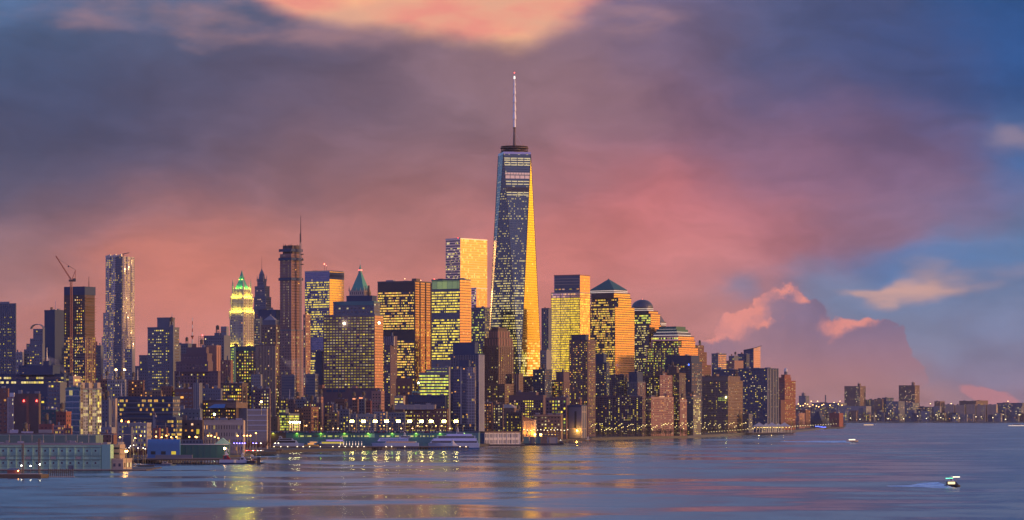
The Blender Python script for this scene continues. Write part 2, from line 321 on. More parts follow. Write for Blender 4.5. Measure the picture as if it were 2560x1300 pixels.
def tag(o, label=None, cat=None, group=None, kind=None):
    if label and len(label.replace('-', ' - ').split()) > 40: print('LONG', label)
    for k, v in (('label', label), ('category', cat), ('group', group), ('kind', kind)):
        if v: o[k] = v
    return o
def empty(name, loc, rz=0.0, label=None, cat=None, group=None):
    o = bpy.data.objects.new(name, None); C.objects.link(o); o.location = loc; o.rotation_euler.z = rz; o.empty_display_size = 5
    return tag(o, label, cat, group)
def px2(px, py, Yd): return ((px - CX) / F * Yd, CAMZ + (HY - py) / F * Yd)
def tree_copy(o, parent=None):
    c = o.copy(); C.objects.link(c); c.parent = parent
    for ch in list(o.children): tree_copy(ch, c)
    return c

# ------------------------------------------------------------------ building kit
ZG = 3.0
rng = random.Random(7)
def fit(xl, xe, xr, th, Ey=None, Yc=None):
    tl, te, tr = (xl - CX) / F, (xe - CX) / F, (xr - CX) / F
    ey = Ey if Ey is not None else Yc - 20
    for _ in range(6 if Ey is None else 1):
        ex = te * ey
        w = (ex - tl * ey) / (math.cos(th) + tl * math.sin(th))
        d_ = (tr * ey - ex) / (math.sin(th) - tr * math.cos(th)) if xr - xe > 0.5 else max(10.0, min(w * 0.8, 34.0))
        if Ey is None: ey = Yc - w / 2 * math.sin(th) - d_ / 2 * math.cos(th)
    return ex, ey, w, d_
class B:
    """a building: an Empty at its base, local x along the front, local y into the block"""
    def __init__(s, kind, label, cat, Yd, base, th=28.0, group=None, zg=ZG):
        xl, xe, xr = base
        if xr - xe <= 0.5: th = 5.0
        s.th = R(th); s.Y = Yd; s.ztop = 0.0; s.zg = zg
        ex, ey, w, d_ = fit(xl, xe, xr, s.th, Ey=Yd)
        s.cx = ex - w / 2 * math.cos(s.th) + d_ / 2 * math.sin(s.th); s.cy = ey + w / 2 * math.sin(s.th) + d_ / 2 * math.cos(s.th)
        s.root = empty(kind, (s.cx, s.cy, zg), -s.th, label, cat, group)
        s.last = None; s.nwin = 0
    def z(s, py, Y=None): return CAMZ + (HY - py) / F * (Y or s.Y) - s.zg
    def loc(s, x, y):
        c, n = math.cos(s.th), math.sin(s.th); x -= s.cx; y -= s.cy
        return x * c - y * n, x * n + y * c
    def ext(s, xl, xe, xr, Y=None):
        ex, ey, w, d_ = fit(xl, xe, xr, s.th, Ey=Y) if Y else fit(xl, xe, xr, s.th, Yc=s.cy)
        x1, y0 = s.loc(ex, ey)
        return x1 - w, x1, y0, y0 + d_, ey
    def tier(s, xl, xe, xr, yt, yb=None, mat='brown', name='shaft', F=None, Rt=None, base=False, Y=None, roof='dark', parapet=True, top=None, L=None):
        first = s.last is None
        x0, x1, y0, y1, ey = s.ext(xl, xe, xr, Y or (s.Y if first else None))
        z1 = s.z(yt, ey); z0 = 0.0 if (first or base) else s.ztop
        if yb is not None: z0 = s.z(yb, ey)
        m = MATS[mat] if isinstance(mat, str) else mat
        o = MB().box(x0, x1, y0, y1, z0, z1, m.get('bay'), m.get('fl'), topmi=1).build(name, [m, MATS[roof]], s.root)
        if not base or first: s.ztop = z1
        s.last = (x0, x1, y0, y1, z0, z1); s.part = o
        if F: s.face('F', F)
        if Rt: s.face('R', Rt)
        if parapet and (x1 - x0) > 8 and (y1 - y0) > 8:
            b = MB(); h = 1.3
            for a in ((x0 - .25, x1 + .25, y0 - .25, y0 + .35), (x0 - .25, x1 + .25, y1 - .35, y1 + .25), (x0 - .25, x0 + .35, y0 + .35, y1 - .35), (x1 - .35, x1 + .25, y0 + .35, y1 - .35)): b.box(*a, z1 - .5, z1 + h, bottom=True)
            b.build('parapet', (top or (mat if isinstance(mat, str) else 'slate')), s.root)
        return s
    def frame(s, side):
        x0, x1, y0, y1, z0, z1 = s.last
        return (x0, y0, x1 - x0, 0.0, z0, z1) if side == 'F' else (x1, y0, y1 - y0, math.pi / 2, z0, z1)
    def face(s, side, spec):
        for q in (spec if isinstance(spec, list) else [spec]): q(s, side)
        return s
    def box(s, name, x0, x1, y0, y1, z0, z1, mat, parent=None):
        return MB().box(x0, x1, y0, y1, z0, z1, bottom=True).build(name, mat, parent or s.root)

_wm = {}
def win_mesh(w, h, key):
    k = (round(w, 1), round(h, 1), key)
    if k not in _wm:
        b = MB().box(-k[0] / 2, k[0] / 2, -.12, .02, -k[1] / 2, k[1] / 2, bottom=True, sides='FRL')
        o = b.build('window', MATS[key] if key in MATS else key); _wm[k] = o.data; bpy.data.objects.remove(o)
    return _wm[k]
def G(b=3.2, f=3.5, w=.5, h=.5, p=.3, pal='y', tm=1.2, bm=3.0, row=.5, dark=True, pair=False, sx=1.0, cap=100, edge=0.8, keep=None):
    """punched windows on one side: the (up to) 100 brightest as window parts, the rest as one part"""
    def go(s, side):
        ox, oy, L, rz, z0, z1 = s.frame(side)
        L -= 2 * edge; n = max(1, round(L / b)); H = z1 - z0 - tm - bm; m = max(1, round(H / f)); bb, ff = L / n, H / m
        cells = []
        cp = [rng.random() for _ in range(n)]
        for j in range(m):
            rp = p * (1 if p > .85 else .82) * (1 - row / 2 + row * 2 * rng.random() ** 2)
            for i in range(n):
                if keep and not keep(i, j, n, m): continue
                on = rng.random() < (p if p > .85 else rp * (0.25 + 1.9 * cp[i] ** 1.6))
                if on or dark: cells.append((0 if on else 1, rng.random(), edge + (i + .5) * bb, z0 + bm + (j + .5) * ff))
        cells.sort()
        room = max(0, cap - s.nwin) if cap <= 100 else cap
        rest = {}
        cw, sn = math.cos(rz), math.sin(rz)
        for k, (off, _r, u, zz) in enumerate(cells):
            if off: key = 'dark_window_glass'
            else:
                c = rng.choice('wop' + pal) if rng.random() < .16 else rng.choice(pal); key = 'lit_window_%s_%d' % (c, rng.choice((0, 1, 1, 2, 2))); lit(c, int(key[-1]))
            offs = (-.19 * bb, .19 * bb) if pair else (0.0,)
            for du in offs:
                ww = w * bb * (.46 if pair else 1)
                X_, Y_ = ox + (u + du) * cw, oy + (u + du) * sn
                if k < room and not pair or (pair and k * 2 < room):
                    o = bpy.data.objects.new('window', win_mesh(ww * .9, h * ff * .85, key)); C.objects.link(o); o.parent = s.root
                    o.location = (X_, Y_, zz); o.rotation_euler.z = rz; s.nwin += 1
                else: rest.setdefault(key, []).append((X_, Y_, zz, ww * .9, h * ff * .85))
        if rest:
            mb = MB(); keys = list(rest)
            for i, kk in enumerate(keys):
                for X_, Y_, zz, ww, hh in rest[kk]:
                    a, c_ = ww / 2, hh / 2; nx, ny = sn * .11, -cw * .11
                    mb.face([(X_ - a * cw + nx, Y_ - a * sn + ny, zz - c_), (X_ + a * cw + nx, Y_ + a * sn + ny, zz - c_), (X_ + a * cw + nx, Y_ + a * sn + ny, zz + c_), (X_ - a * cw + nx, Y_ - a * sn + ny, zz + c_)], None, i)
            tag(mb.build('window', keys, s.root), kind='stuff')
    return go
def RB(b=1.6, f=3.8, h=.55, p=.5, a='y', b2='o', rv=.5, s=1.15, tm=1.0, bm=2.0, glass=(.05, .06, .09), metal=0.0, run=.2, skip=(), fw=.9, inset=.6, y0=None, y1=None, cap=100):
    """one ribbon window per floor on one side"""
    def go(bd, side):
        ox, oy, L, rz, z0, z1 = bd.frame(side)
        if y0 is not None: z1 = bd.z(y0)
        if y1 is not None: z0 = bd.z(y1)
        H = z1 - z0 - tm - bm; m = max(1, round(H / f)); ff = H / m
        mt = facade(b, 3.8, fw, 1.0, p, rv, 'dark', glass, metal, 0, a, b2, s * 1.05, run)
        L2 = L - 2 * inset; uu = max(1, round(L2 / b)) * b
        cw, sn = math.cos(rz), math.sin(rz)
        big = None
        for j in range(m):
            if any(lo <= (j + .5) / m <= hi for lo, hi in skip): continue
            za, zb = z0 + bm + (j + .5 - h / 2) * ff, z0 + bm + (j + .5 + h / 2) * ff
            mb = MB() if bd.nwin < cap else (big or MB())
            q = [(inset, -.14), (inset + L2, -.14)]
            pts = [(ox + x * cw - y * sn, oy + x * sn + y * cw) for x, y in q]; inn = [(ox + x * cw - .02 * -sn * 0, oy + x * sn) for x, y in q]
            vv = j * 3.8 + .2, j * 3.8 + 3.6
            mb.face([(*pts[0], za), (*pts[1], za), (*pts[1], zb), (*pts[0], zb)], [(0, vv[0]), (uu, vv[0]), (uu, vv[1]), (0, vv[1])])
            mb.face([(*pts[0], zb), (*pts[1], zb), (*inn[1], zb), (*inn[0], zb)], [(0, vv[0] - .19)] * 4); mb.face([(*inn[0], za), (*inn[1], za), (*pts[1], za), (*pts[0], za)], [(0, vv[0] - .19)] * 4)
            if bd.nwin < cap: mb.build('ribbon_window', mt, bd.root); bd.nwin += 1
            else: big = mb
        if big: tag(big.build('ribbon_window', mt, bd.root), kind='stuff')
    return go
def FIN(n=8, w=.5, d_=.5, mat='concrete', name='pier', y0=None, y1=None, ends=True, z0m=0.0):
    """vertical piers on one side, each a part"""
    def go(s, side):
        ox, oy, L, rz, z0, z1 = s.frame(side)
        if y0 is not None: z1 = s.z(y0)
        if y1 is not None: z0 = s.z(y1)
        cw, sn = math.cos(rz), math.sin(rz)
        for i in range(n):
            u = (L * i / (n - 1) if ends else L * (i + .5) / n) if n > 1 else L / 2
            u = min(max(u, w / 2), L - w / 2)
            MB().box(-w / 2, w / 2, -d_, .1, z0 + z0m, z1 - .6, sides='FRL').build(name, mat, s.root, (ox + u * cw, oy + u * sn, 0), rz)
    return go
def BAND(ys=(), t_=1.2, d_=.35, mat='concrete', name='cornice', n=0):
    """horizontal ledges on one side at photo heights (or n evenly spaced)"""
    def go(s, side):
        ox, oy, L, rz, z0, z1 = s.frame(side)
        zs = [s.z(y) for y in ys] + [z0 + (z1 - z0) * (i + 1) / (n + 1) for i in range(n)]
        for q in zs: MB().box(-.1, L + .1, -d_, .05, q - t_ / 2, q + t_ / 2, sides='FRL', bottom=True).build(name, mat, s.root, (ox, oy, 0), rz)
    return go
def PANEL(xa, xb, ya, yb, mat, name='panel', d_=.25):
    """one flat panel on the front, photo coordinates"""
    def go(s, side):
        ox, oy, L, rz, z0, z1 = s.frame(side)
        x0, x1, _a, _b, _c = s.ext(xa, xb, xb, s.Y)
        dd = .07 if d_ <= .3 else d_
        x1p = min(x1, s.last[1] - .1); x0p = max(x0, s.last[0] + .1)
        m = MATS[mat] if isinstance(mat, str) else mat
        MB().box(x0p, x1p, oy - dd, oy + .05, s.z(yb), s.z(ya), m.get('bay'), m.get('fl'), sides='FRL', bottom=True).build(name, m, s.root)
    return go
def clutter(s, n=2, tank=False, mast=False, r=None, box=None):
    """plant on the roof of the last tier"""
    r = r or rng; x0, x1, y0, y1, _z, z1 = box or s.last; w, d_ = x1 - x0, y1 - y0
    z1 += .02
    for i in range(n):
        a, b, h = w * r.uniform(.08, .22), d_ * r.uniform(.12, .28), r.uniform(2.2, 5.5)
        cx, cy = x0 + w * (i + r.uniform(.3, .7)) / n, y0 + d_ * r.uniform(.3, .6)
        if i == 0: s.box('stair_bulkhead', cx - a / 2, cx + a / 2, cy - b / 2, cy + b / 2, z1, z1 + h, r.choice(('brown', 'slate', 'grey', 'brick')))
        else:
            o = MB().box(cx - a / 2, cx + a / 2, cy - b / 2, cy + b / 2, z1 + .5, z1 + h * .6, bottom=True)
            o.box(cx - a / 2 + .3, cx + a / 2 - .3, cy - b / 2 + .3, cy + b / 2 - .3, z1, z1 + .5, top=False).build('air_handler', r.choice(('steel', 'grey', 'concrete')), s.root)
    if tank:
        cx, cy = x0 + w * r.uniform(.2, .8), y0 + d_ * r.uniform(.35, .7); q = r.uniform(1.7, 2.4)
        tk = MB().cyl(cx, cy, z1 + 4, z1 + 8.5, q, q, 12, bottom=True).cyl(cx, cy, z1 + 8.5, z1 + 10.2, q * 1.08, .1, 12).build('water_tank', 'timber', s.root)
        lg = MB()
        for i, j in ((-1, -1), (1, -1), (1, 1), (-1, 1)): lg.bar((cx + i * q * .7, cy + j * q * .7, z1), (cx + i * q * .7, cy + j * q * .7, z1 + 4), .14)
        lg.bar((cx - q * .7, cy - q * .7, z1 + 2), (cx + q * .7, cy + q * .7, z1 + 2), .1).bar((cx + q * .7, cy - q * .7, z1 + 2), (cx - q * .7, cy + q * .7, z1 + 2), .1).build('tank_stand', 'black', tk)
    if mast:
        cx, cy = x0 + w * r.uniform(.3, .7), y0 + d_ * .5; h = r.uniform(9, 16)
        MB().bar((cx, cy, z1), (cx, cy, z1 + h), .35, r2=.12).build('antenna_mast', 'steel', s.root)
    return s
def beacon(s, px, py, col=(1, .05, .03), st=14.0, size=.9, name='beacon', front=None):
    """a warning lamp on the roof, at a photo position over the building's middle depth"""
    if front is not None: x, z = px2(px, py, s.Y); lx, ly = s.loc(x, s.Y)[0], front - size - .1
    else: x, z = px2(px, py, s.cy); lx, ly = s.loc(x, s.cy)
    key = 'beacon_%d_%d_%d' % tuple(int(c * 100) for c in col) + '_%d' % st
    z -= s.zg; zb = min(z - size, max(0, s.ztop))
    b = MB().cyl(lx, ly, z - size, z + size, size, size * .6, 8, bottom=True)
    o = b.build(name, lamp_mat(key, col, st), s.root)
    if front is not None: MB().box(lx - .2, lx + .2, ly + size * .7, front + .1, z - .2, z + .2, bottom=True).build('lamp_bracket', 'black', s.root)
    elif z - size - zb > .1: MB().bar((lx, ly, zb - 1), (lx, ly, z - size), .18).build('beacon_post', 'black', s.root)
    return o
def build(kind, label, cat, Yd, tiers, th=28.0, group=None, roof=(2, False, False), **kw):
    """a plain building: tiers are (xl, xe, xr, ytop, options)"""
    s = B(kind, label, cat, Yd, tiers[0][:3], th, group)
    big = None
    for i, t_ in enumerate(tiers):
        o = dict(kw); o.update(t_[4] if len(t_) > 4 else {})
        if i and 'name' not in o: o['name'] = 'setback_tier' if not o.get('base') else 'annex'
        s.tier(*t_[:4], **o)
    if roof: clutter(s, *roof)
    return s

# ------------------------------------------------------------------ water, land
m, t, p = newmat('river_water')
oc = t.n.new('ShaderNodeTexCoord').outputs['Object']
lane = t.noise(t.v('MULTIPLY', oc, (1 / 230, 1 / 170, 0)), 1.0, 6.0, .62)       # wind lanes: smooth water and ruffled water
patch = t.step(lane, 0.40, 0.56)
a2 = t.noise(t.v('MULTIPLY', oc, (1 / 40, 1 / 34, 0)), 1.0, 4.0, .6, col=True)
a3 = t.noise(t.v('MULTIPLY', oc, (1 / 6, 1 / 5, 0)), 1.0, 2.0, .6, col=True)
def cen(c, k): return t.v('SCALE', t.v('SUBTRACT', c, (.5, .5, .5)), scale=k)
til = t.v('ADD', cen(a2, 0.13), cen(a3, 0.05))
til = t.v('SCALE', til, scale=t.m('ADD', 0.25, t.m('MULTIPLY', patch, 1.0)))
til = t.v('MULTIPLY', til, (0.4, 1.0, 0.0))
nrm = t.v('NORMALIZE', t.v('ADD', til, t.xyz(0.0, t.m('SUBTRACT', -0.006, t.m('MULTIPLY', patch, 0.068)), 1.0)))
t.put(p.inputs['Base Color'], (.008, .032, .075)); t.put(p.inputs['Roughness'], t.m('ADD', 0.14, t.m('MULTIPLY', patch, 0.04)))
p.inputs['IOR'].default_value = 1.33; t.put(p.inputs['Normal'], nrm)
b = MB().face([(-9000, -3000, 0), (9500, -3000, 0), (9500, 27000, 0), (-9000, 27000, 0)])
tag(b.build('water', m), kind='structure')

SH = [(-1500, 2500), (-60, 2640), (350, 2720), (600, 3020), (665, 3330), (1170, 3800), (1300, 4230), (1480, 4660), (1720, 5000), (1790, 5250), (1880, 5650), (1990, 6300), (2060, 7000), (2112, 7700), (2116, 9200)]
poly = [((x - CX) / F * y, y) for x, y in SH] + [(-5000, 12500), (-8500, 9000)]
def slab(name, poly, z0, z1, mat):
    b = MB(); b.frus(poly, z0, poly, z1, cap=True)
    return tag(b.build(name, mat), kind='structure')
slab('ground', poly, -3, 2.9, wall('city_ground', (.06, .058, .06), .85))
far = [(900, 10150), (1700, 10250), (2100, 10100), (2600, 10150), (9000, 10100), (9000, 26500), (-3000, 26500), (300, 13000)]
slab('far_shore', far, -3, 2.0, wall('far_ground', (.07, .065, .07), .85))

# low far ridge that closes the horizon
def ridge(name, x0, x1, y, h, seed, mat, dy=900):
    r = random.Random(seed); n = 90; b = MB(); prof = []
    ph = [r.uniform(0, 6.28) for _ in range(6)]
    for i in range(n + 1):
        q = i / n; e = 1.0 + .22 * math.sin(5 * q + ph[0]) + .13 * math.sin(13 * q + ph[1]) + .08 * math.sin(37 * q + ph[2]) + r.uniform(-.07, .07)
        prof.append((x0 + (x1 - x0) * q, h * e * min(1, 8 * q, 8 * (1 - q)) + .5))
    for i in range(n):
        (xa, ha), (xb, hb) = prof[i], prof[i + 1]
        b.face([(xa, y, 1), (xb, y, 1), (xb, y + dy * .35, hb), (xa, y + dy * .35, ha)]); b.face([(xa, y + dy * .35, ha), (xb, y + dy * .35, hb), (xb, y + dy, 1), (xa, y + dy, 1)])
    return tag(b.build(name, mat), kind='structure')
wall('wooded', (.05, .06, .05), .9)
ridge('hills', -6000, 9000, 15500, 74, 3, 'wooded', 2500)
ridge('terrain', 1500, 6500, 12800, 52, 5, 'wooded', 1500)

# ------------------------------------------------------------------ the tall towers
# the tallest glass tower: square base, square top turned by 45 degrees, eight tall triangles
def great_tower():
    s = B('glass_skyscraper', 'tallest glass tower with tapering triangular faces and a tall white spire', 'skyscraper', 4800, (1216, 1300, 1356), 33.7)
    x0, x1, y0, y1, ey = s.ext(1216, 1300, 1356, 4800); d_ = (x1 - x0 + y1 - y0) / 2
    hx, hy = (x1 - x0) / 2, (y1 - y0) / 2
    zb, zt = 85.0, s.z(388, s.cy); k = .97
    base = [(-hx, -hy), (hx, -hy), (hx, hy), (-hx, hy)]; top = [(0, -hy * k), (hx * k, 0), (0, hy * k), (-hx * k, 0)]
    MB().box(-hx, hx, -hy, hy, 0, zb, 3, 4).build('podium', facade(3, 4, .85, .7, .5, .4, 'slate', (.08, .10, .16), .5, .3), s.root)
    stops = [(0, .85), (.28, .82), (.42, .68), (.50, .34), (.60, .16), (.72, .18), (.80, .18), (.86, .20), (.93, .10), (1, .12)]
    H = zt - zb
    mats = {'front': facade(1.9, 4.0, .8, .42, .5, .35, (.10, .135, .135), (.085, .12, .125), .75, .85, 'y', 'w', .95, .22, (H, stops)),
            'west': facade(3.05, 4.0, .9, .72, .5, .12, (.46, .36, .14), (.86, .68, .26), .98, .9, 'y', 'w', 1.0, .22, (H, [(0, .8), (.12, .75), (.17, .25), (.2, .02), (1, .015)])),  # west glass tinted gold: part of the sunset reflection is put into its colour
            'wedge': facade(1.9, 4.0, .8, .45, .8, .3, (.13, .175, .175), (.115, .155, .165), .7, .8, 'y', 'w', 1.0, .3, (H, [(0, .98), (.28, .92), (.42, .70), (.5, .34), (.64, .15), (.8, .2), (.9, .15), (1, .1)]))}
    for i in range(4):
        a, b_, c = base[i], base[(i + 1) % 4], top[i]
        L = math.hypot(b_[0] - a[0], b_[1] - a[1]); o = i * 400
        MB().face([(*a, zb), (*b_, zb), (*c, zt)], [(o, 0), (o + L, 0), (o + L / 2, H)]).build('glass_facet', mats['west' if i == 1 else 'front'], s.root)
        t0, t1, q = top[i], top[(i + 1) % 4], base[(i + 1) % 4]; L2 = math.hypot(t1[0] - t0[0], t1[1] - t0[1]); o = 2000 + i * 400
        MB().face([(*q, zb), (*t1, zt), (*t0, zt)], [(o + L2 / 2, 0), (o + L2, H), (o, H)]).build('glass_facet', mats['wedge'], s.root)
        MB().bar((*a, zb), (*t0, zt), .4).build('corner_fin', 'dark', s.root); MB().bar((*a, zb), (*top[(i + 3) % 4], zt), .4).build('corner_fin', 'dark', s.root)
    MB().frus(top, zt, top, zt + 3.5, cap=True).build('parapet', 'glassgrey', s.root)
    # lit upper floors and the dark plant floors stand as bands on the camera-side wedge and its neighbours
    up = lamp_mat('lit_crown_strip', (1.0, .86, .22), .55, False)
    def at(z): # cross-section corners at a height
        f_ = (z - zb) / (zt - zb)
        return [(base[i][0] + (top[i][0] - base[i][0]) * f_, base[i][1] + (top[i][1] - base[i][1]) * f_) for i in range(4)], [(base[i][0] + (top[(i + 3) % 4][0] - base[i][0]) * f_, base[i][1] + (top[(i + 3) % 4][1] - base[i][1]) * f_) for i in range(4)]
    def strip(py, h, mat, nm, ia=0, out=.25, n=4):
        z = s.z(py, s.cy - hy * .6); A, Bq = at(z)
        # wedge between corner-edge A[0] and Bq[1]
        p0, p1 = Vector((*Bq[1], z)), Vector((*A[1], z)); nn = (p1 - p0).cross(Vector((0, 0, 1))).normalized() * out
        b = MB()
        for i in range(n):
            a = p0.lerp(p1, (i + .06) / n) + nn; c = p0.lerp(p1, (i + .94) / n) + nn; up_ = Vector((0, 0, h))
            b.face([a, c, c + up_ - nn * .15, a + up_ - nn * .15])
        return b.build(nm, mat, s.root)
    for py in (397, 402, 408, 414, 455, 462, 483, 489): strip(py, 1.3, up, 'light_strip')
    strip(480, 7.5, wall('plant_louvre', (.05, .06, .09), .5), 'plant_louvre', n=24, out=.2)
    strip(447, 5.0, lamp_mat('lit_hall', (1.0, .48, .28), .32, False), 'light_strip', n=5); strip(437, 3.2, lamp_mat('lit_hall', (1, .5, .3), .32, False), 'light_strip', n=9)
    # ring, mast and its drums
    r1 = (1321 - 1250) / 2 / F * s.cy
    z0 = zt + 3.5
    for i, (ya, h) in enumerate(((383, 1.3), (378, .9), (372, 1.3), (367.5, .8))):
        zz = s.z(ya, s.cy); MB().cyl(0, 0, zz, zz + h, r1 * (1 if i % 2 == 0 else .96), n=32, bottom=True).build('communication_ring', 'brown', s.root)
    MB().cyl(0, 0, z0, s.z(367, s.cy), r1 * .42, n=20).build('ring_drum', 'slate', s.root)
    for i in range(20):
        a = 2 * math.pi * i / 20; MB().bar((r1 * .93 * math.cos(a), r1 * .93 * math.sin(a), z0), (r1 * .93 * math.cos(a), r1 * .93 * math.sin(a), s.z(367, s.cy)), .18).build('ring_post', 'black', s.root)
    wm = wall('mast_white', (.85, .84, .82), .45)
    MB().cyl(0, 0, z0, s.z(320, s.cy), 2.9, 1.6, 10).build('mast', 'brown', s.root)
    zs = [320, 318, 299, 297, 278, 276, 257, 255, 237, 235, 216, 214, 197]
    rad = [3.4, 2.2, 2.1, 3.0, 2.1, 2.8, 1.9, 2.6, 1.7, 2.3, 1.4, 1.9, 1.0]
    for i in range(len(zs) - 1):
        MB().cyl(0, 0, s.z(zs[i], s.cy), s.z(zs[i + 1], s.cy), rad[i] if i % 2 else rad[i] * .95, rad[i + 1] * .85, 10, bottom=True).build('mast_section' if i % 2 else 'mast_collar', 'brown' if i == 0 else wm, s.root)
    MB().cyl(0, 0, s.z(197, s.cy), s.z(190, s.cy), 1.6, 1.2, 10, bottom=True).build('mast_lantern', lamp_mat('mast_lantern_light', (1, .95, .85), 1.1, False), s.root)
    MB().bar((0, 0, s.z(190, s.cy)), (0, 0, s.z(181, s.cy)), .3).build('lightning_rod', 'steel', s.root)
    MB().cyl(0, 0, s.z(183, s.cy), s.z(180.5, s.cy), .7, .5, 8, bottom=True).build('beacon', lamp_mat('beacon_red', (1, .05, .03), 6), s.root)
    for i in range(4):
        a = math.pi / 4 + i * math.pi / 2; MB().bar((r1 * .6 * math.cos(a), r1 * .6 * math.sin(a), s.z(368, s.cy)), (1.4 * math.cos(a), 1.4 * math.sin(a), s.z(330, s.cy)), .14).build('mast_stay', 'steel', s.root)
great_tower()

# twin-tone glass slab behind it
s = B('glass_skyscraper', 'tall flat-topped glass slab with a glowing golden west face beside the tallest tower', 'skyscraper', 5000, (1114, 1151, 1218), 41)
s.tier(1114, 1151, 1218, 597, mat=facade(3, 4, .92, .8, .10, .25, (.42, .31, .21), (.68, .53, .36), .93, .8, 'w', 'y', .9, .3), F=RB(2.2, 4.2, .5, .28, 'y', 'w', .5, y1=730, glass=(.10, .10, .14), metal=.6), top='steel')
clutter(s, 2); beacon(s, 1145, 596)
s = B('glass_skyscraper', 'shorter orange-lit glass tower set against the golden glass slab', 'skyscraper', 4900, (1178, 1191, 1218), 39)
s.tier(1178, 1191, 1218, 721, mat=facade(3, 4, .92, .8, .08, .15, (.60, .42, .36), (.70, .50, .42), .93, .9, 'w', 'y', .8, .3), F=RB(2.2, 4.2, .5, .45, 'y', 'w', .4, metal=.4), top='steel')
s = build('office_tower', 'dim bluish office block wedged between the green-topped tower and the tallest tower', 'office building', 4780, [(1178, 1212, 1224, 770, dict(F=RB(2, 4, .5, .45, 'y', 'g', .6), Rt=RB(2, 4, .5, .3)))], mat='slate', th=30)
s = build('office_tower', 'slim grey tower with dark window slots behind the golden flat-topped tower', 'office building', 4815, [(1354, 1372, 1379, 772, dict(F=[G(3, 3.6, .4, .5, .16, 'yg'), FIN(4, .9, .6, 'grey')]))], mat='slate', th=30)
build('office_tower', 'low grey shoulder block at the foot of the slim grey tower', 'office building', 4795, [(1350, 1366, 1378, 878, dict(F=G(3.4, 4, .5, .5, .3, 'y')))], mat='grey', th=30)

# green-topped ribbon tower with an orange west face
s = B('glass_skyscraper', 'ribbon-windowed tower with a green glass top storey and a burning orange west face', 'skyscraper', 4550, (1079, 1150, 1177), 30)
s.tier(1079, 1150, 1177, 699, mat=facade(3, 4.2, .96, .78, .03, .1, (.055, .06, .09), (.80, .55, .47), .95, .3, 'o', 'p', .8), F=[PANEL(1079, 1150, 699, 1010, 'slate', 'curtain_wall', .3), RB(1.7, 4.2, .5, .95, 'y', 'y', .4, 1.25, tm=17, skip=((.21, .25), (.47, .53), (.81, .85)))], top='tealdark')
x0, x1, y0, y1, z0, z1 = s.last
m_ = facade(9, 12, .95, .94, 1.0, 0, (.05, .12, .07), (.2, .4, .2), .2, 0, 'g', 'g', .20)
s.box('glass_crown', x0 + 1, x1 - 1, y0 - .35, y0 - .08, z1 - 14, z1 - 1, m_)
clutter(s, 3); beacon(s, 1086, 698, size=.7)

# black-and-orange slab
s = B('office_tower', 'broad black office slab with rows of yellow windows and a ribbed orange-brown end wall', 'office building', 4600, (944, 1036, 1078), 27)
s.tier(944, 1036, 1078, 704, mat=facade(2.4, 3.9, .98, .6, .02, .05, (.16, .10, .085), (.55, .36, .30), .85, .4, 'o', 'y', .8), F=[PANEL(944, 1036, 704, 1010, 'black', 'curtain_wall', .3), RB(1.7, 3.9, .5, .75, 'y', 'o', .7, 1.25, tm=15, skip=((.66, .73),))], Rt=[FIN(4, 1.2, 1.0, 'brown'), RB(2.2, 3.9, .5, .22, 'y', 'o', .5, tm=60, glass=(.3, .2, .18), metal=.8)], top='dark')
clutter(s, 4); beacon(s, 1012, 697, (1, .6, .25), 5, .6); beacon(s, 1052, 701, (1, .3, .1), 6, .6)
b_ = s.last; s.box('mechanical_penthouse', b_[0] + 58, b_[0] + 66, b_[2] + 4, b_[2] + 16, b_[5] + .02, b_[5] + 5, 'brown')

# golden flat-topped tower
s = B('glass_skyscraper', 'golden flat-topped tower with every floor brightly lit yellow', 'skyscraper', 5200, (1378, 1450, 1475), 30)
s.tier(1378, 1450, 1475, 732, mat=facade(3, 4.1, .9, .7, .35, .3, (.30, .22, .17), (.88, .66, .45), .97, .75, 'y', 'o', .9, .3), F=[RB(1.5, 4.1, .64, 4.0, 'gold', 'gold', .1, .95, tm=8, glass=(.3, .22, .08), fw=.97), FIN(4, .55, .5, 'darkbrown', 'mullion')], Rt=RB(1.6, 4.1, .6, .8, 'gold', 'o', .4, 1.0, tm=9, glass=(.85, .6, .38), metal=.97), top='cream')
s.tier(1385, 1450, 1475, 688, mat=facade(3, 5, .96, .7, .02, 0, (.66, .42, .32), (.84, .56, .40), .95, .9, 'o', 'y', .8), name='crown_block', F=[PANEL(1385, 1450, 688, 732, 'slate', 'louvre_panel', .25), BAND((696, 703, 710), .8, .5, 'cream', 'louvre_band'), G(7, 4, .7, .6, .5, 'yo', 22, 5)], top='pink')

# pyramid-roofed tower
s = B('glass_skyscraper', 'tower with a green pyramid roof and stepped copper-gold west face', 'skyscraper', 5300, (1475, 1539, 1586), 36)
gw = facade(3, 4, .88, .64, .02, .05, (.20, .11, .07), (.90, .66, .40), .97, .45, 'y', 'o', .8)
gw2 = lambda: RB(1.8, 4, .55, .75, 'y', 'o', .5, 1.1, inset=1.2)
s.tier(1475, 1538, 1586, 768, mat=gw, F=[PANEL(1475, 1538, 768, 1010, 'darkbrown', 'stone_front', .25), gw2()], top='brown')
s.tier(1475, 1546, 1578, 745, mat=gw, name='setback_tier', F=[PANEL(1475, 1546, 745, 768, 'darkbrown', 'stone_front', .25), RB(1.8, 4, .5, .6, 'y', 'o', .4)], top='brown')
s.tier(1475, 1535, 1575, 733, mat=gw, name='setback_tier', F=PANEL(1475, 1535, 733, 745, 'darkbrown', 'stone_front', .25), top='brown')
s.tier(1475, 1535, 1568, 724, mat='brown', name='lantern_storey', F=BAND((726, 730), .9, .5, lamp_mat('cornice_light', (1, .78, .62), .75, False), 'cornice_light'), Rt=BAND((726, 730), .9, .5, lamp_mat('cornice_light', None, 0), 'cornice_light'), parapet=False)
x0, x1, y0, y1, z0, z1 = s.last
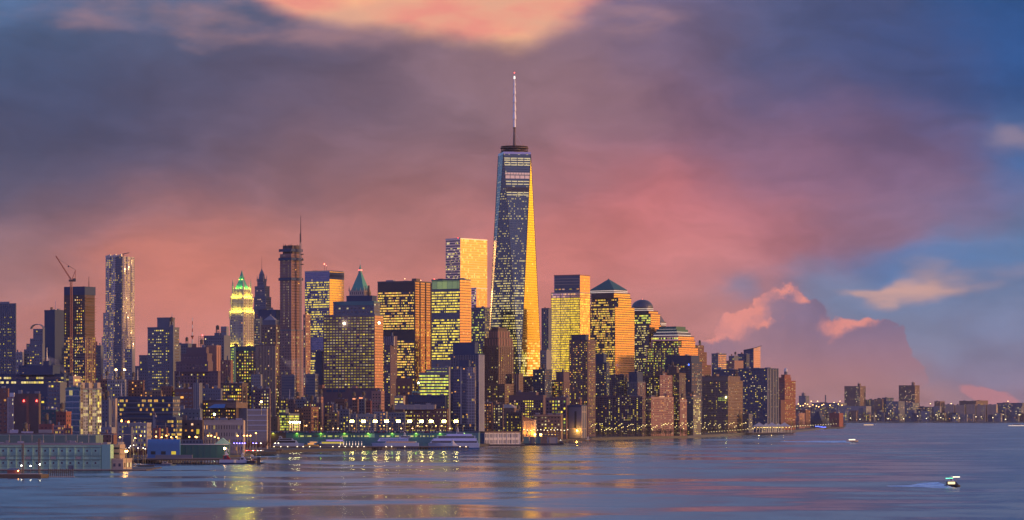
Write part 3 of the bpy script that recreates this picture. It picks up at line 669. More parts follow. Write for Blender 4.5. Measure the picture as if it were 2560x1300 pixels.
MB().pyr(x0 - .6, x1 + .6, y0 - .6, y1 + .6, z1 + .03, s.z(698, s.cy)).build('pyramid_roof', wall('patina', (.05, .14, .13), .5, .3), s.root)
MB().cyl(0.5 * (x0 + x1), .5 * (y0 + y1), s.z(699, s.cy) - 1, s.z(696, s.cy), 1.2, .3, 8).build('finial', 'dark', s.root)

# domed tower
s = B('glass_skyscraper', 'tower with a dark round dome and stepped salmon-orange west face', 'skyscraper', 5500, (1579, 1628, 1652), 34)
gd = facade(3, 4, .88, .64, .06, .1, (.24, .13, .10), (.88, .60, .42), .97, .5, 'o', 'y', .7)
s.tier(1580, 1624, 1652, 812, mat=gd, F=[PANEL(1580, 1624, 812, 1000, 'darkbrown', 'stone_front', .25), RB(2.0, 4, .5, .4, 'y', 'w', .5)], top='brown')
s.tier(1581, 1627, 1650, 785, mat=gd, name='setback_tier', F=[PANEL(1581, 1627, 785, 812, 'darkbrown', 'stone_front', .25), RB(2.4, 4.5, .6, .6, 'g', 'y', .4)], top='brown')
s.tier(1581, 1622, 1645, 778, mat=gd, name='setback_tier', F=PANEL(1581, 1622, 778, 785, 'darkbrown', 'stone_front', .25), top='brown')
s.tier(1579, 1618, 1633, 769, mat='brown', name='lantern_storey', F=BAND((771, 775), .9, .5, 'cornice_light', 'cornice_light'), Rt=BAND((771, 775), .9, .5, 'cornice_light', 'cornice_light'), parapet=False)
x0, x1, y0, y1, z0, z1 = s.last; rd = (1633 - 1579) / 2 / F * s.cy; zc = s.z(749, s.cy) - z1
b = MB(); prev = None; mx, my = (x0 + x1) / 2, (y0 + y1) / 2
for i in range(9):
    a = i / 9 * math.pi / 2; r_a, z_a = rd * math.cos(a), z1 + .04 + zc * math.sin(a); a2 = (i + 1) / 9 * math.pi / 2
    b.cyl(mx, my, z_a, z1 + .04 + zc * math.sin(a2), r_a, max(.05, rd * math.cos(a2)), 28)
b.build('dome', wall('dome_metal', (.09, .10, .13), .45, .4), s.root)
beacon(s, 1606, 748, (1, .2, .1), 5, .4)
s = B('office_tower', 'small stepped pyramid top peeking out behind the domed tower', 'office building', 6100, (1630, 1652, 1665), 34)
s.tier(1630, 1652, 1665, 806, mat='brown', F=BAND((808, 812), 1.0, .5, 'cornice_light', 'cornice_light'), Rt=BAND((808, 812), 1.0, .5, 'cornice_light', 'cornice_light'))
x0, x1, y0, y1, z0, z1 = s.last; MB().pyr(x0 + 1, x1 - 1, y0 + 1, y1 - 1, z1 + .03, s.z(790, s.cy), .3).build('pyramid_roof', 'slate', s.root)

# stepped mastaba tower
s = B('glass_skyscraper', 'broad stepped tower with a flat layered green roof and pink-orange upper west face', 'skyscraper', 5450, (1607, 1698, 1748), 32)
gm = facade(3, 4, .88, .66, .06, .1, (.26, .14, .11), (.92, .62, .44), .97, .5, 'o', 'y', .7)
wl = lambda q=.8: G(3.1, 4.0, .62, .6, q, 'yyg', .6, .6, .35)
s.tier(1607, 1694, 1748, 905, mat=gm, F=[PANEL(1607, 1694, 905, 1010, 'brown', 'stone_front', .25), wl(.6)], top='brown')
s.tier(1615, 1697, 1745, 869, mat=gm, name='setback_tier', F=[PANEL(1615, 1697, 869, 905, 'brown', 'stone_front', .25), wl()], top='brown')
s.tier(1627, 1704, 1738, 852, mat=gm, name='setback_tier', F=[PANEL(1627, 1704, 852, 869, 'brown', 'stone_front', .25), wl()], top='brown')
s.tier(1628, 1696, 1735, 841, mat=gm, name='setback_tier', F=RB(2, 4, .6, 1.0, 'y', 'g', .1), top='brown')
cl_ = MATS['cornice_light']
s.tier(1634, 1694, 1727, 831, mat='slate', name='roof_step', F=BAND((837,), .9, .6, cl_, 'cornice_light'), Rt=BAND((837,), .9, .6, cl_, 'cornice_light'), parapet=False)
s.tier(1641, 1692, 1720, 823, mat=MATS['patina'], name='roof_step', F=BAND((829,), .7, .6, cl_, 'cornice_light'), Rt=BAND((829,), .7, .6, cl_, 'cornice_light'), parapet=False)
s.tier(1647, 1690, 1714, 816, mat=MATS['patina'], name='roof_step', F=BAND((822,), .6, .5, cl_, 'cornice_light'), parapet=False)

# checker-windowed headquarters in the middle
s = B('office_tower', 'wide purple-brown office tower with regular paired yellow windows and a teal cap', 'office building', 4180, (808, 937, 958), 20)
bv = wall('purple_stone', (.17, .11, .12), .7)
oe = facade(3, 3.9, .9, .66, .05, .1, (.32, .18, .11), (.80, .52, .33), .92, .5, 'o', 'y', .8)
s.tier(808, 937, 958, 788, mat=oe, F=[PANEL(808, 937, 788, 976, bv, 'stone_front', .3), G(4.45, 3.9, .56, .52, .93, 'yyyw', 1.5, 16, .12, pair=True)], top='slate')
s.tier(833, 935, 950, 755, mat='slate', name='crown_block', F=[G(6, 5.5, .5, .5, .12, 'wy', 6, 2.5), PANEL(836, 928, 755, 762, 'teal', 'teal_cornice', .5)], Rt=G(5, 5.5, .5, .5, .2, 'w'), top='teal')
s.tier(866, 930, 942, 741, mat='navy', name='mechanical_penthouse', top='navy')
for q in ((838, 761), (936, 761), (934, 756)): beacon(s, *q, size=.7, st=10)
for q in ((827, 806), (929, 806)):
    x, z = px2(*q, 4150); o = MB().cyl(0, -1.6, -1.1, 1.1, 1.3, 1.1, 8, bottom=True).build('floodlight', lamp_mat('flood_white', (1, .9, .6), 30), s.root); lx, ly = s.loc(x, 4150); o.location = (lx, s.last[2] * 0 + s.ext(808, 937, 958, 4180)[2] - .5, z - ZG)
s = build('office_tower', 'plain dark slab hugging the shoulder of the purple grid-windowed tower', 'office building', 4230, [(788, 806, 814, 880)], mat='navy', th=24)

# dark glass tower with the orange end, and neighbours
s = B('glass_skyscraper', 'grey-blue glass tower with an orange end face and a red-lit mast on its roof', 'skyscraper', 4900, (762, 824, 860), 33)
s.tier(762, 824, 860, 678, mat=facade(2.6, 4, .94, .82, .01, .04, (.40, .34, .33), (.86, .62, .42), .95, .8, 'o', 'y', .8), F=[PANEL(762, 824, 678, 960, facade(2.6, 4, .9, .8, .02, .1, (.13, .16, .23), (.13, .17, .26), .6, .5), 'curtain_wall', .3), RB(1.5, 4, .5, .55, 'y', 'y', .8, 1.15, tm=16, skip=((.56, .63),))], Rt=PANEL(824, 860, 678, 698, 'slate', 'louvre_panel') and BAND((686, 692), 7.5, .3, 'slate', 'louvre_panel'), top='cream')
clutter(s, 2); beacon(s, 811, 660, (1, .12, .06), 12, .9); beacon(s, 816, 664, (1, .3, .2), 4, .5)
s = build('office_tower', 'narrow brick tower with gold-lit windows by the pink unfinished tower', 'office building', 4450, [(758, 764, 776, 786, dict(F=G(3, 3.7, .5, .5, .4, 'wy'), Rt=G(3, 3.7, .5, .5, .35, 'wyo')))], mat='pink', th=40)

# green pyramid tower
s = B('office_tower', 'tower with a steep green copper pyramid roof and a red-lit needle', 'skyscraper', 5300, (870, 912, 930), 30)
s.tier(870, 912, 930, 742, mat='brown'); s.tier(873, 910, 928, 726, mat='beige', name='setback_tier', F=G(4, 5, .4, .7, .05, 'y'), Rt=G(4, 5, .4, .7, .05, 'y'), parapet=False)
x0, x1, y0, y1, z0, z1 = s.last
for i in range(5):
    for xx, yy in ((x0 + (x1 - x0) * i / 4, y0), (x1, y0 + (y1 - y0) * i / 4)):
        if i < 4 or xx != x1: MB().pyr(xx - 1, xx + 1, yy - 1, yy + 1, z1 - 1, z1 + (9 if i in (0, 4) else 6)).build('pinnacle', 'beige', s.root)
zc = s.z(681, s.cy)
MB().pyr(x0 + 2, x1 - 2, y0 + 2, y1 - 2, z1 + .03, zc, .16).build('pyramid_roof', wall('copper_roof', (.07, .33, .25), .5), s.root)
cx, cy = (x0 + x1) / 2, (y0 + y1) / 2
MB().cyl(cx, cy, zc - 1, s.z(672, s.cy), 3.4, 2.6, 8).cyl(cx, cy, s.z(672, s.cy), s.z(662, s.cy), 2.0, .5, 8).build('lantern', 'copper_roof', s.root)
MB().cyl(cx, cy, s.z(662, s.cy) - .5, s.z(648, s.cy), .5, .12, 6).build('spire', 'steel', s.root)
MB().cyl(cx, cy, s.z(677, s.cy), s.z(674, s.cy), 3.5, 3.5, 8, bottom=True).build('beacon', lamp_mat('beacon_soft', (1, .10, .06), 3.0), s.root)
s.box('chimney', x1 + .5, x1 + 3, cy, cy + 3, z1 - 20, s.z(714, s.cy), 'brown')

# gothic tower washed by yellow floodlights
def gothic():
    s = B('gothic_skyscraper', 'gothic stone tower with a green spire, its upper tiers floodlit yellow', 'skyscraper', 4300, (575, 608, 634), 38)
    st = wall('terracotta', (.46, .40, .34), .75)
    s.tier(575, 608, 634, 782, mat=st, F=[G(3.3, 3.8, .4, .55, .32, 'yyw'), FIN(7, .9, .6, st)], Rt=[G(3.3, 3.8, .4, .55, .3, 'yyo'), FIN(6, .9, .6, st)], top='beige')
    t1 = s.last
    s.tier(578, 608, 631, 746, mat=st, name='setback_tier', F=[G(3.3, 3.8, .4, .6, .12, 'y'), FIN(6, .8, .6, st)], Rt=[G(3.3, 3.8, .4, .6, .12, 'y'), FIN(5, .8, .6, st)], top='beige'); t2 = s.last
    s.tier(582, 608, 627, 722, mat=st, name='setback_tier', F=[G(3.3, 4.5, .4, .7, .05, 'y'), FIN(5, .8, .6, st)], Rt=[G(3.3, 4.5, .4, .7, .05, 'y'), FIN(4, .8, .6, st)], parapet=False); t3 = s.last
    x0, x1, y0, y1, z0, z1 = t3; cx, cy = (x0 + x1) / 2, (y0 + y1) / 2
    gr = MATS['copper_roof']
    MB().pyr(x0 + 2, x1 - 2, y0 + 2, y1 - 2, z1 + .03, s.z(696, s.cy), .30).build('pyramid_roof', gr, s.root)
    MB().cyl(cx, cy, s.z(697, s.cy), s.z(688, s.cy), 3.2, 2.4, 8).cyl(cx, cy, s.z(688, s.cy), s.z(675, s.cy), 2.2, .1, 8).build('spire', gr, s.root)
    for i in range(8):
        a = i * math.pi / 4; MB().pyr(cx + 3.4 * math.cos(a) - .5, cx + 3.4 * math.cos(a) + .5, cy + 3.4 * math.sin(a) - .5, cy + 3.4 * math.sin(a) + .5, s.z(699, s.cy), s.z(691, s.cy)).build('pinnacle', gr, s.root)
    for (q, h) in ((t1, 6), (t2, 6), (t3, 14)):
        for xx, yy in ((q[0], q[2]), (q[1], q[2]), (q[1], q[3]), (q[0], q[3])):
            MB().cyl(xx, yy, q[4] if q is t3 else q[5] - 8, q[5] + h * .3, 1.5, 1.4, 8).cyl(xx, yy, q[5] + h * .3, q[5] + h, 1.4, .1, 8).build('corner_turret', st, s.root)
    # real floodlights on the ledges
    def flood(x, y, z, e, col=(1, .80, .06)):
        o = MB().box(x - .5, x + .5, y - .4, y + .4, z, z + .6, bottom=True).build('floodlight', lamp_mat('flood_yellow', (1, .82, .1), 4.0, False), s.root)
        l = bpy.data.lights.new('flood', 'POINT'); l.energy = e; l.color = col; l.shadow_soft_size = .5
        lo = bpy.data.objects.new('flood_glow', l); C.objects.link(lo); lo.parent = o; lo.location = (x, y, z + 1.2)
    for q, nx, e, k in ((t1, t2, 3000, 3.0), (t2, t3, 2400, 3.0)):
        z = q[5] + 1.4
        for i in range(4): flood(nx[0] + (nx[1] - nx[0]) * (i + .5) / 4, nx[2] - k, z, e); flood(nx[1] + k, nx[2] + (nx[3] - nx[2]) * (i + .5) / 4, z, e)
    for i in range(2): flood(cx + (i - .5) * 9, y0 + .4, z1 + 1, 1600, (.6, 1, .1)); flood(x1 - .4, cy + (i - .5) * 9, z1 + 1, 1500, (.7, 1, .1))
    flood(cx - 1, cy - 4.6, s.z(700, s.cy), 600, (.35, 1, .12)); flood(cx + 3, cy - 3, s.z(700, s.cy), 600, (.35, 1, .12))
    zb = s.z(868, s.cy)
    for i in range(3): flood(t1[0] + (i + .4) * 6, t1[2] - 3, zb, 2600)
    flood(t1[1] + 3, t1[3] - 12, zb, 2400, (1, .7, .08)); flood(t1[1] + 3, t1[3] - 6, zb, 2000, (1, .7, .08))
gothic()

# dark art deco needle
s = B('deco_skyscraper', 'dark art deco tower narrowing in steps to a thin needle spire', 'skyscraper', 5100, (634, 664, 681), 32)
G1 = lambda q=.12: G(3, 3.8, .4, .55, q, 'wp', row=.5)
s.tier(634, 664, 682, 770, mat='slate', F=G1(), Rt=G1(.2)); s.tier(635, 664, 678, 744, mat='slate', name='setback_tier', F=G1(), Rt=G1(.2)); s.tier(637, 662, 674, 717, mat='slate', name='setback_tier', F=G1(.1), Rt=G1(.2)); s.tier(643, 659, 666, 697, mat='slate', name='setback_tier', F=G(3, 4, .4, .6, .1, 'w'), parapet=False)
x0, x1, y0, y1, z0, z1 = s.last; cx, cy = (x0 + x1) / 2, (y0 + y1) / 2
MB().cyl(cx, cy, z1, s.z(686, s.cy), 5.4, 4.6, 8).cyl(cx, cy, s.z(686, s.cy), s.z(678, s.cy), 4.3, 2.2, 8).cyl(cx, cy, s.z(678, s.cy), s.z(672, s.cy), 1.6, .6, 8).build('lantern', 'slate', s.root)
MB().cyl(cx, cy, s.z(672, s.cy), s.z(637, s.cy), .45, .12, 6).build('spire', 'pink', s.root)
for xx, yy in ((x0, y0), (x1, y0), (x1, y1)): MB().cyl(xx, yy, z1 - 4, z1 + 6, 1.2, .3, 6).build('pinnacle', 'beige', s.root)
beacon(s, 654.5, 677, (1, .5, .4), 5, .5)
s = build('office_tower', 'flat-topped navy block behind the temple-roofed tower', 'office building', 4900, [(646, 690, 702, 776)], mat='navy', th=28)
s = build('office_tower', 'slim navy tower with white fins just right of the floodlit gothic tower', 'office building', 4500, [(634, 651, 656, 794, dict(F=[FIN(6, .6, .4, 'grey'), G(3, 3.7, .5, .5, .55, 'yw')]))], mat='navy', th=26)
s = B('office_tower', 'grey stone tower with a stepped temple roof and scattered yellow windows', 'office building', 4200, (653, 690, 700), 22)
s.tier(653, 690, 700, 814, mat='brown', F=G(4.4, 4.2, .45, .5, .28, 'yw'), Rt=G(4, 4.2, .5, .5, .2, 'w')); s.tier(656, 689, 697, 802, mat='slate', name='setback_tier')
x0, x1, y0, y1, z0, z1 = s.last; MB().pyr(x0, x1, y0, y1, z1 + .03, s.z(790, s.cy), .2).build('temple_roof', 'grey', s.root); MB().cyl((x0 + x1) / 2, (y0 + y1) / 2, s.z(791, s.cy) - 1, s.z(786, s.cy), 1.6, 1.0, 8).build('finial', 'grey', s.root)

# pink tower under construction
def pink_tower():
    s = B('unfinished_tower', 'slender pink-brown tower under construction with safety netting and a pale hoist up its side', 'tower under construction', 4250, (699, 728, 757), 42)
    c_ = wall('raw_concrete', (.26, .15, .145), .8)
    fin = facade(3.4, 3.9, .45, .6, .05, .1, (.34, .19, .17), (.04, .03, .05), 0, 0, 'w', 'y', 1)
    s.tier(699, 728, 757, 826, mat=fin, name='finished_floors', F=G(3.2, 3.9, .4, .4, .10, 'w', keep=lambda i, j, n, m: i in (1, 2, n - 2)), roof='brown')
    def lamps(pw): return G(3.0, 3.7, .3, .32, pw, 'ww', .5, .5, .3, dark=False, keep=lambda i, j, n, m: i in (2, n - 2, n - 3))
    s.tier(700, 728, 754, 634, mat=c_, name='concrete_frame', F=[lamps(.85)], Rt=G(3, 3.9, .7, .35, .03, 'o'), parapet=False)
    x0, x1, y0, y1, z0, z1 = s.last; n = 0
    for z in [z0 + 4 * i for i in range(int((z1 - z0) / 4))]:
        n += 1
        if n < 90: s.box('floor_slab', x0 - .35, x1 + .35, y0 - .35, y1 + .35, z, z + .5, 'brick')
    s.tier(707, 731, 752, 613, mat='darkbrown', name='top_core', parapet=False)
    xa, xb, ya, yb, zz0, zz1 = s.last
    for k, (py, e) in enumerate(((630, 1.2), (652, 1.6), (702, 1.6))):
        zz = s.z(py, s.cy); b = MB()
        for a in ((x0 - e, x1 + e, y0 - e, y0 - e + .3), (x1 + e - .3, x1 + e, y0 - e, y1 + e)): b.box(*a, zz, zz + 4.0, bottom=True)
        b.build('safety_netting', 'navy', s.root)
    r = random.Random(4)
    for i in range(16):
        xx, yy = r.uniform(xa, xb), r.choice((ya, yb)); MB().bar((xx, yy - .2, zz1 - r.uniform(4, 12)), (xx, yy - .2, zz1 + r.uniform(.5, 3)), .2).build('scaffold_pole', 'black', s.root)
    # hoist mast and cars on the west side
    x, _ = px2(753, 700, s.cy); lx, ly = s.loc(x, s.cy - 10); lx = max(lx, x1 + 1.5)
    top = s.z(540, s.cy); h = MB()
    for i, j in ((-1, -1), (1, -1), (1, 1), (-1, 1)): h.bar((lx + i, ly + j, 0), (lx + i, ly + j, s.z(606, s.cy)), .28)
    z = 0
    while z < s.z(606, s.cy) - 4:
        h.bar((lx - 1, ly - 1, z), (lx + 1, ly - 1, z + 4), .16).bar((lx + 1, ly - 1, z), (lx + 1, ly + 1, z + 4), .16).bar((lx - 1, ly - 1, z), (lx + 1, ly - 1, z), .16); z += 4
    h.build('hoist_mast', 'cream', s.root)
    MB().bar((lx, ly, s.z(606, s.cy)), (lx, ly, top), .9, r2=.25).bar((lx - 1.2, ly, s.z(606, s.cy) - 2), (lx - 1.2, ly, s.z(585, s.cy)), .6).build('climbing_crane_mast', 'brown', s.root)
    for py in (638, 652, 663):
        zz = s.z(py, s.cy); s.box('outrigger', lx + 1, lx + 6, ly - .6, ly + .6, zz, zz + 1.3, 'black')
pink_tower()

# crane-topped tower under construction
s = B('unfinished_tower', 'dark tower under construction with a wrapped top and orange work lights on open floors', 'tower under construction', 3900, (160, 212, 238), 26)
s.tier(160, 212, 238, 842, mat=facade(3, 3.6, .7, .55, .3, .4, (.20, .16, .16), (.05, .05, .08), 0, 0, 'o', 'y', 1.2), name='glazed_floors', F=G(3.2, 3.6, .35, .4, .55, 'oyw', dark=False, keep=lambda i, j, n, m: i >= n * .3 or j % 5 == 0), Rt=[FIN(7, .5, .9, 'pink', 'balcony_pier')], parapet=False)
s.tier(160, 212, 237, 737, mat='darkbrown', name='open_floors', F=G(3.2, 3.6, .5, .5, .5, 'ooyw', dark=False, keep=lambda i, j, n, m: i >= n * .45 or (i < 1)), parapet=False)
x0, x1, y0, y1, z0, z1 = s.last; rr_ = random.Random(9)
for i in range(int((z1 - z0) / 3.6)): s.box('floor_slab', x0 - .2, x1 + rr_.choice((.6, 1.6, 2.6)), y0 - .3, y1 + .4, z0 + 3.6 * i, z0 + 3.6 * i + .45, 'brick')
s.tier(160, 212, 239, 716, mat='navy', name='wrapped_top', parapet=False)
MB().bar((s.last[1] - 2, 0, s.last[5]), (s.last[1] - 2, 0, s.z(692, s.cy)), .5, r2=.25).build('antenna_mast', 'brown', s.root)
# its luffing crane stands on its own tower
cr = empty('tower_crane', ((178 - CX) / F * 3885, 3885, ZG), 0, 'red luffing tower crane rising past the wrapped top of the unfinished tower', 'crane')
k = 3885 / F; zz = lambda py: CAMZ + (HY - py) * k - ZG
b = MB()
for i, j in ((-1, -1), (1, -1), (1, 1), (-1, 1)): b.bar((i * 1.1, j * 1.1, 0), (i * 1.1, j * 1.1, zz(704)), .26)
q = 0.0
while q < zz(704) - 4: b.bar((-1.1, -1.1, q), (1.1, -1.1, q + 3.5), .18).bar((1.1, -1.1, q), (1.1, 1.1, q + 3.5), .18).bar((-1.1, -1.1, q), (1.1, -1.1, q), .18); q += 3.5
b.build('mast', wall('crane_red', (.30, .10, .08), .6), cr)
MB().box(-3, 5.5, -1.6, 1.6, zz(704), zz(699), bottom=True).build('slewing_platform', 'darkbrown', cr); MB().box(2.5, 6, -1.5, 1.5, zz(703), zz(698) + 1, bottom=True).build('counterweight', 'dark', cr)
b = MB(); P0, P1 = Vector((-1, 0, zz(699))), Vector(((139 - 178) * k, 0, zz(640)))
for o in ((0, -.7, 0), (0, .7, 0), (1.1, 0, .7)): b.bar(P0 + Vector(o), P1 + Vector(o) * .5, .24)
for i in range(22):
    a, c = P0.lerp(P1, i / 22), P0.lerp(P1, (i + 1) / 22); b.bar(a + Vector((0, -.7, 0)), c + Vector((1.0, 0, .6)), .13); b.bar(a + Vector((1.0, 0, .6)), c + Vector((0, .7, 0)), .13)
b.build('jib', 'crane_red', cr)
A = Vector(((189 - 178) * k, 0, zz(675)))
MB().bar((1, -1.2, zz(699)), A, .25).bar((1, 1.2, zz(699)), A, .25).bar((5, -1.2, zz(699)), A, .22).bar((5, 1.2, zz(699)), A, .22).build('a_frame', 'crane_red', cr)
MB().bar(A, P1.lerp(P0, .08), .07).build('pendant_cable', 'black', cr); MB().bar(A, Vector(((172 - 178) * k, 0, zz(665))), .09).build('hoist_cable', 'black', cr)
MB().box((171 - 178) * k - .8, (171 - 178) * k + .8, -.6, .6, zz(666) - 1, zz(665) + .6, bottom=True).build('pulley_block', 'dark', cr)

# rippling steel tower
def wavy():
    s = B('apartment_tower', 'tall silvery apartment tower with rippling steel folds', 'skyscraper', 4500, (254, 304, 338), 36)
    stl = lambda p_: facade(2.7, 3.3, .42, .5, p_, .2, (.50, .43, .38), (.05, .05, .07), .2, .12, 'y', 'o', 1.3)
    drk = facade(2.8, 3.3, .5, .5, .10, .1, 'slate', (.05, .055, .08), 0, .2, 'y', 'o', 1.1)
    s.tier(254, 304, 338, 842, mat=drk, parapet=False); t1 = s.last
    s.tier(258, 304, 337, 781, mat=drk, name='setback_tier', parapet=False); t2 = s.last
    s.tier(264, 305, 336.5, 641, mat=drk, name='setback_tier', parapet=False); t3 = s.last
    r = random.Random(11)
    def ripple(q, side, u0, u1, ph, amp, pr_):
        x0, x1, y0, y1, z0, z1 = q; L = (x1 - x0) if side == 'F' else (y1 - y0); b = MB(); nz = 26; nu = 7
        def pt(u, z):
            w_ = amp * (.55 + .45 * math.sin(z * .052 + ph + 5 * u)) * math.sin(math.pi * min(1, max(0, (u - u0) / (u1 - u0)))) ** .6 + .25
            sh = 1.3 * math.sin(z * .035 + ph * 2)
            return (x0 + u * L + sh * .3, y0 - w_, z) if side == 'F' else (x1 + w_, y0 + u * L + sh * .3, z)
        for i in range(nu):
            for j in range(nz):
                ua, ub = u0 + (u1 - u0) * i / nu, u0 + (u1 - u0) * (i + 1) / nu; za, zb = z0 + (z1 - z0) * j / nz, z0 + (z1 - z0) * (j + 1) / nz
                b.face([pt(ua, za), pt(ub, za), pt(ub, zb), pt(ua, zb)], [(ua * L, za), (ub * L, za), (ub * L, zb), (ua * L, zb)])
        b.build('steel_fold', stl(pr_), s.root)
    for q, ps in ((t1, .40), (t2, .34), (t3, .42)):
        for u0, u1 in ((.02, .30), (.33, .62)): ripple(q, 'F', u0, u1, r.uniform(0, 6), 2.4, ps)
        for u0, u1 in ((.06, .32), (.34, .66), (.68, .98)): ripple(q, 'R', u0, u1, r.uniform(0, 6), 2.2, ps * .8)
    x0, x1, y0, y1, z0, z1 = t3
    for i in range(9): s.box('crown_fin', x0 + (x1 - x0) * i / 9, x0 + (x1 - x0) * (i + .6) / 9, y0 - .5, y0 + 2, z1, z1 + 2.2 + (i % 3) * .8, 'steel')
    b = MB().bar((x1 - 8, 0, z1), (x1 - 8, 0, z1 + 5), .5); b.bar((x1 - 12, 0, z1 + 4), (x1 + 3, 0, z1 + 6), .4).build('roof_crane', 'brown', s.root)
wavy()

# ------------------------------------------------------------------ the blocks, from the left end of the photo to the right
O = 'office building'; A_ = 'apartment building'; W_ = 'low building'
# back row, left
build('office_tower', 'dark ribbed slab tower with thin rows of small lit windows at the left edge', O, 3850, [(-70, 40, 41, 758, dict(F=[FIN(22, .45, .5, 'slate'), G(2.6, 3.8, .55, .4, .30, 'yyw', 16, 2, 1.6, cap=100)]))], mat='slate')
build('office_tower', 'small stone block with two pairs of bright windows beside the ribbed slab', W_, 3800, [(40, 56, 60, 880, dict(F=G(3.2, 4, .5, .6, .3, 'yw')))], mat='grey')
s = build('deco_tower', 'ziggurat-stepped tower with an arched roof frame next to the blank navy slab', O, 3800, [(60, 106, 112, 873, dict(F=G(3.4, 3.7, .5, .45, .55, 'yyw'))), (66, 106, 112, 859, dict(F=G(3.4, 3.7, .5, .45, .5, 'yw'))), (75, 107, 112, 846, dict(F=G(3.4, 3.7, .5, .45, .35, 'yw'))), (83, 107, 112, 822, dict(F=G(3.4, 3.7, .5, .45, .06, 'yw')))], mat='slate', th=20, roof=None)
x0, x1, y0, y1, z0, z1 = s.last
for i in range(5):
    b = MB(); yy = y0 + (y1 - y0) * i / 4
    for j in range(6): b.bar((x1 - 9 + 9 * math.cos(math.pi * (1 - j / 6)), yy, z1 + 6 * math.sin(math.pi * j / 6)), (x1 - 9 + 9 * math.cos(math.pi * (1 - (j + 1) / 6)), yy, z1 + 6 * math.sin(math.pi * (j + 1) / 6)), .25)
    b.build('roof_arch', 'grey', s.root)
s = B('office_tower', 'blank windowless navy slab between the ziggurat and the unfinished tower', O, 4000, (111, 137, 162), 40); s.tier(111, 137, 162, 777, mat='navy', top='navy'); clutter(s, 3, mast=True)
build('office_tower', 'low dark block between the unfinished tower and the rippling steel tower', O, 4000, [(232, 252, 258, 863, dict(F=G(3.4, 3.8, .5, .5, .22, 'yg')))], mat='slate')
build('office_tower', 'pale gridded block standing at the foot of the rippling steel tower', O, 4200, [(312, 330, 338, 872, dict(F=G(3, 3.6, .6, .6, .12, 'yw')))], mat='grey')
s = build('office_tower', 'dark stepped office block with clustered yellow rows and a glazed corner bay', O, 3700, [(369, 425, 448, 820, dict(F=G(2.8, 3.6, .6, .42, .42, 'yyw', row=1.2), Rt=G(3, 3.6, .6, .5, .25, 'wo'))), (393, 424, 437, 796, {}), (425, 433, 437, 812, dict(base=True, Y=3690))], mat='slate', th=24, roof=(2, True, True))
# bare mast
o = empty('radio_mast', ((481 - CX) / F * 3750, 3750, ZG), 0, 'thin red and white banded mast standing alone against the sky', 'mast'); k = 3750 / F
zz = lambda py: CAMZ + (HY - py) * k - ZG
for i in range(8): MB().cyl(0, 0, zz(866 - 9 * i), zz(857 - 9 * i), .9 - .07 * i, .85 - .07 * i, 8).build('mast_section', ('crane_red', 'white')[i % 2] if i > 1 else 'white', o)
MB().cyl(0, 0, 0, zz(866), 1.6, 1.0, 8).build('mast_base', 'concrete', o); MB().cyl(0, 0, zz(844), zz(839), 1.0, 2.3, 10, bottom=True).build('mast_collar', 'crane_red', o)
s = build('office_tower', 'low dark block with a red-lit scaffold frame on its corner', O, 3800, [(510, 560, 576, 841, dict(F=G(3.3, 3.6, .5, .5, .12, 'yw'))), (552, 566, 572, 816, dict(mat='grey', F=BAND((822, 828), .9, .3, 'pink', 'louvre_band'))), (536, 548, 553, 832, dict(base=True))], mat='slate', roof=(2, True, False))
b = MB(); x0, x1, y0, y1, z0, z1 = s.last
lx, ly = s.loc(*((503 - CX) / F * s.cy, s.cy))
for i in range(4):
    for j in range(2): b.bar((lx - 4 + 2.7 * i, ly + 4 * j, s.z(900, s.cy)), (lx - 4 + 2.7 * i, ly + 4 * j, s.z(840, s.cy)), .16)
for i in range(6): b.bar((lx - 4, ly, s.z(862 - 4 * i, s.cy)), (lx + 4.2, ly, s.z(862 - 4 * i, s.cy)), .14)
b.build('scaffold', 'brown', s.root); beacon(s, 506, 838, (1, .05, .05), 10, .7)
# grey government block and brown ziggurat
s = build('office_tower', 'large grey-blue stepped stone block with faint short rows of lights', O, 3750, [(338, 428, 437, 917, dict(F=G(3, 3.8, .4, .55, .14, 'wy', row=1.4))), (348, 405, 412, 890, dict(F=G(3, 3.8, .4, .55, .12, 'wy', row=1.4))), (385, 429, 437, 877, dict(base=True, F=G(3, 3.8, .4, .55, .16, 'wy', row=1.4))), (412, 447, 452, 862, dict(base=True, F=G(3, 3.6, .4, .5, .1, 'yw')))], mat='slate', th=16)
s = build('office_tower', 'teal-roofed grey block behind the brown ziggurat', O, 3900, [(440, 470, 480, 861, dict(F=G(3, 3.6, .45, .5, .12, 'yw')))], mat='slate', roof=(2, True, False))
s = build('deco_tower', 'massive purple-brown ziggurat with a row of tall orange windows', O, 3650, [(436, 545, 556, 930, dict(F=G(4, 4.0, .45, .5, .22, 'yow', row=1.2))), (440, 520, 532, 906, dict(F=G(4, 4.0, .45, .5, .2, 'yow', row=1.2))), (452, 518, 530, 886, dict(F=G(4, 4.0, .45, .5, .22, 'yw', row=1.2))), (466, 516, 522, 868, {})], mat='purple', th=18, roof=(2, True, False))
s.last = (s.ext(436, 545, 556, 3650)[0] + .2, s.ext(436, 545, 556, 3650)[1], s.ext(436, 545, 556, 3650)[2], s.ext(436, 545, 556, 3650)[3], 0, s.z(931)); s.face('F', G(4.6, 5.0, .5, .75, 1.0, 'oo', tm=s.z(931) - s.z(929), bm=s.z(938), row=0, keep=lambda i, j, n, m: i < n * .42, cap=60)) if False else None
build('office_tower', 'pink brick tower slab with vertical grooves rising out of the brown ziggurat', O, 3720, [(518, 541, 552, 866, dict(F=[FIN(6, .8, .5, 'pink')], Rt=FIN(3, .8, .5, 'pink')))], mat='pink')
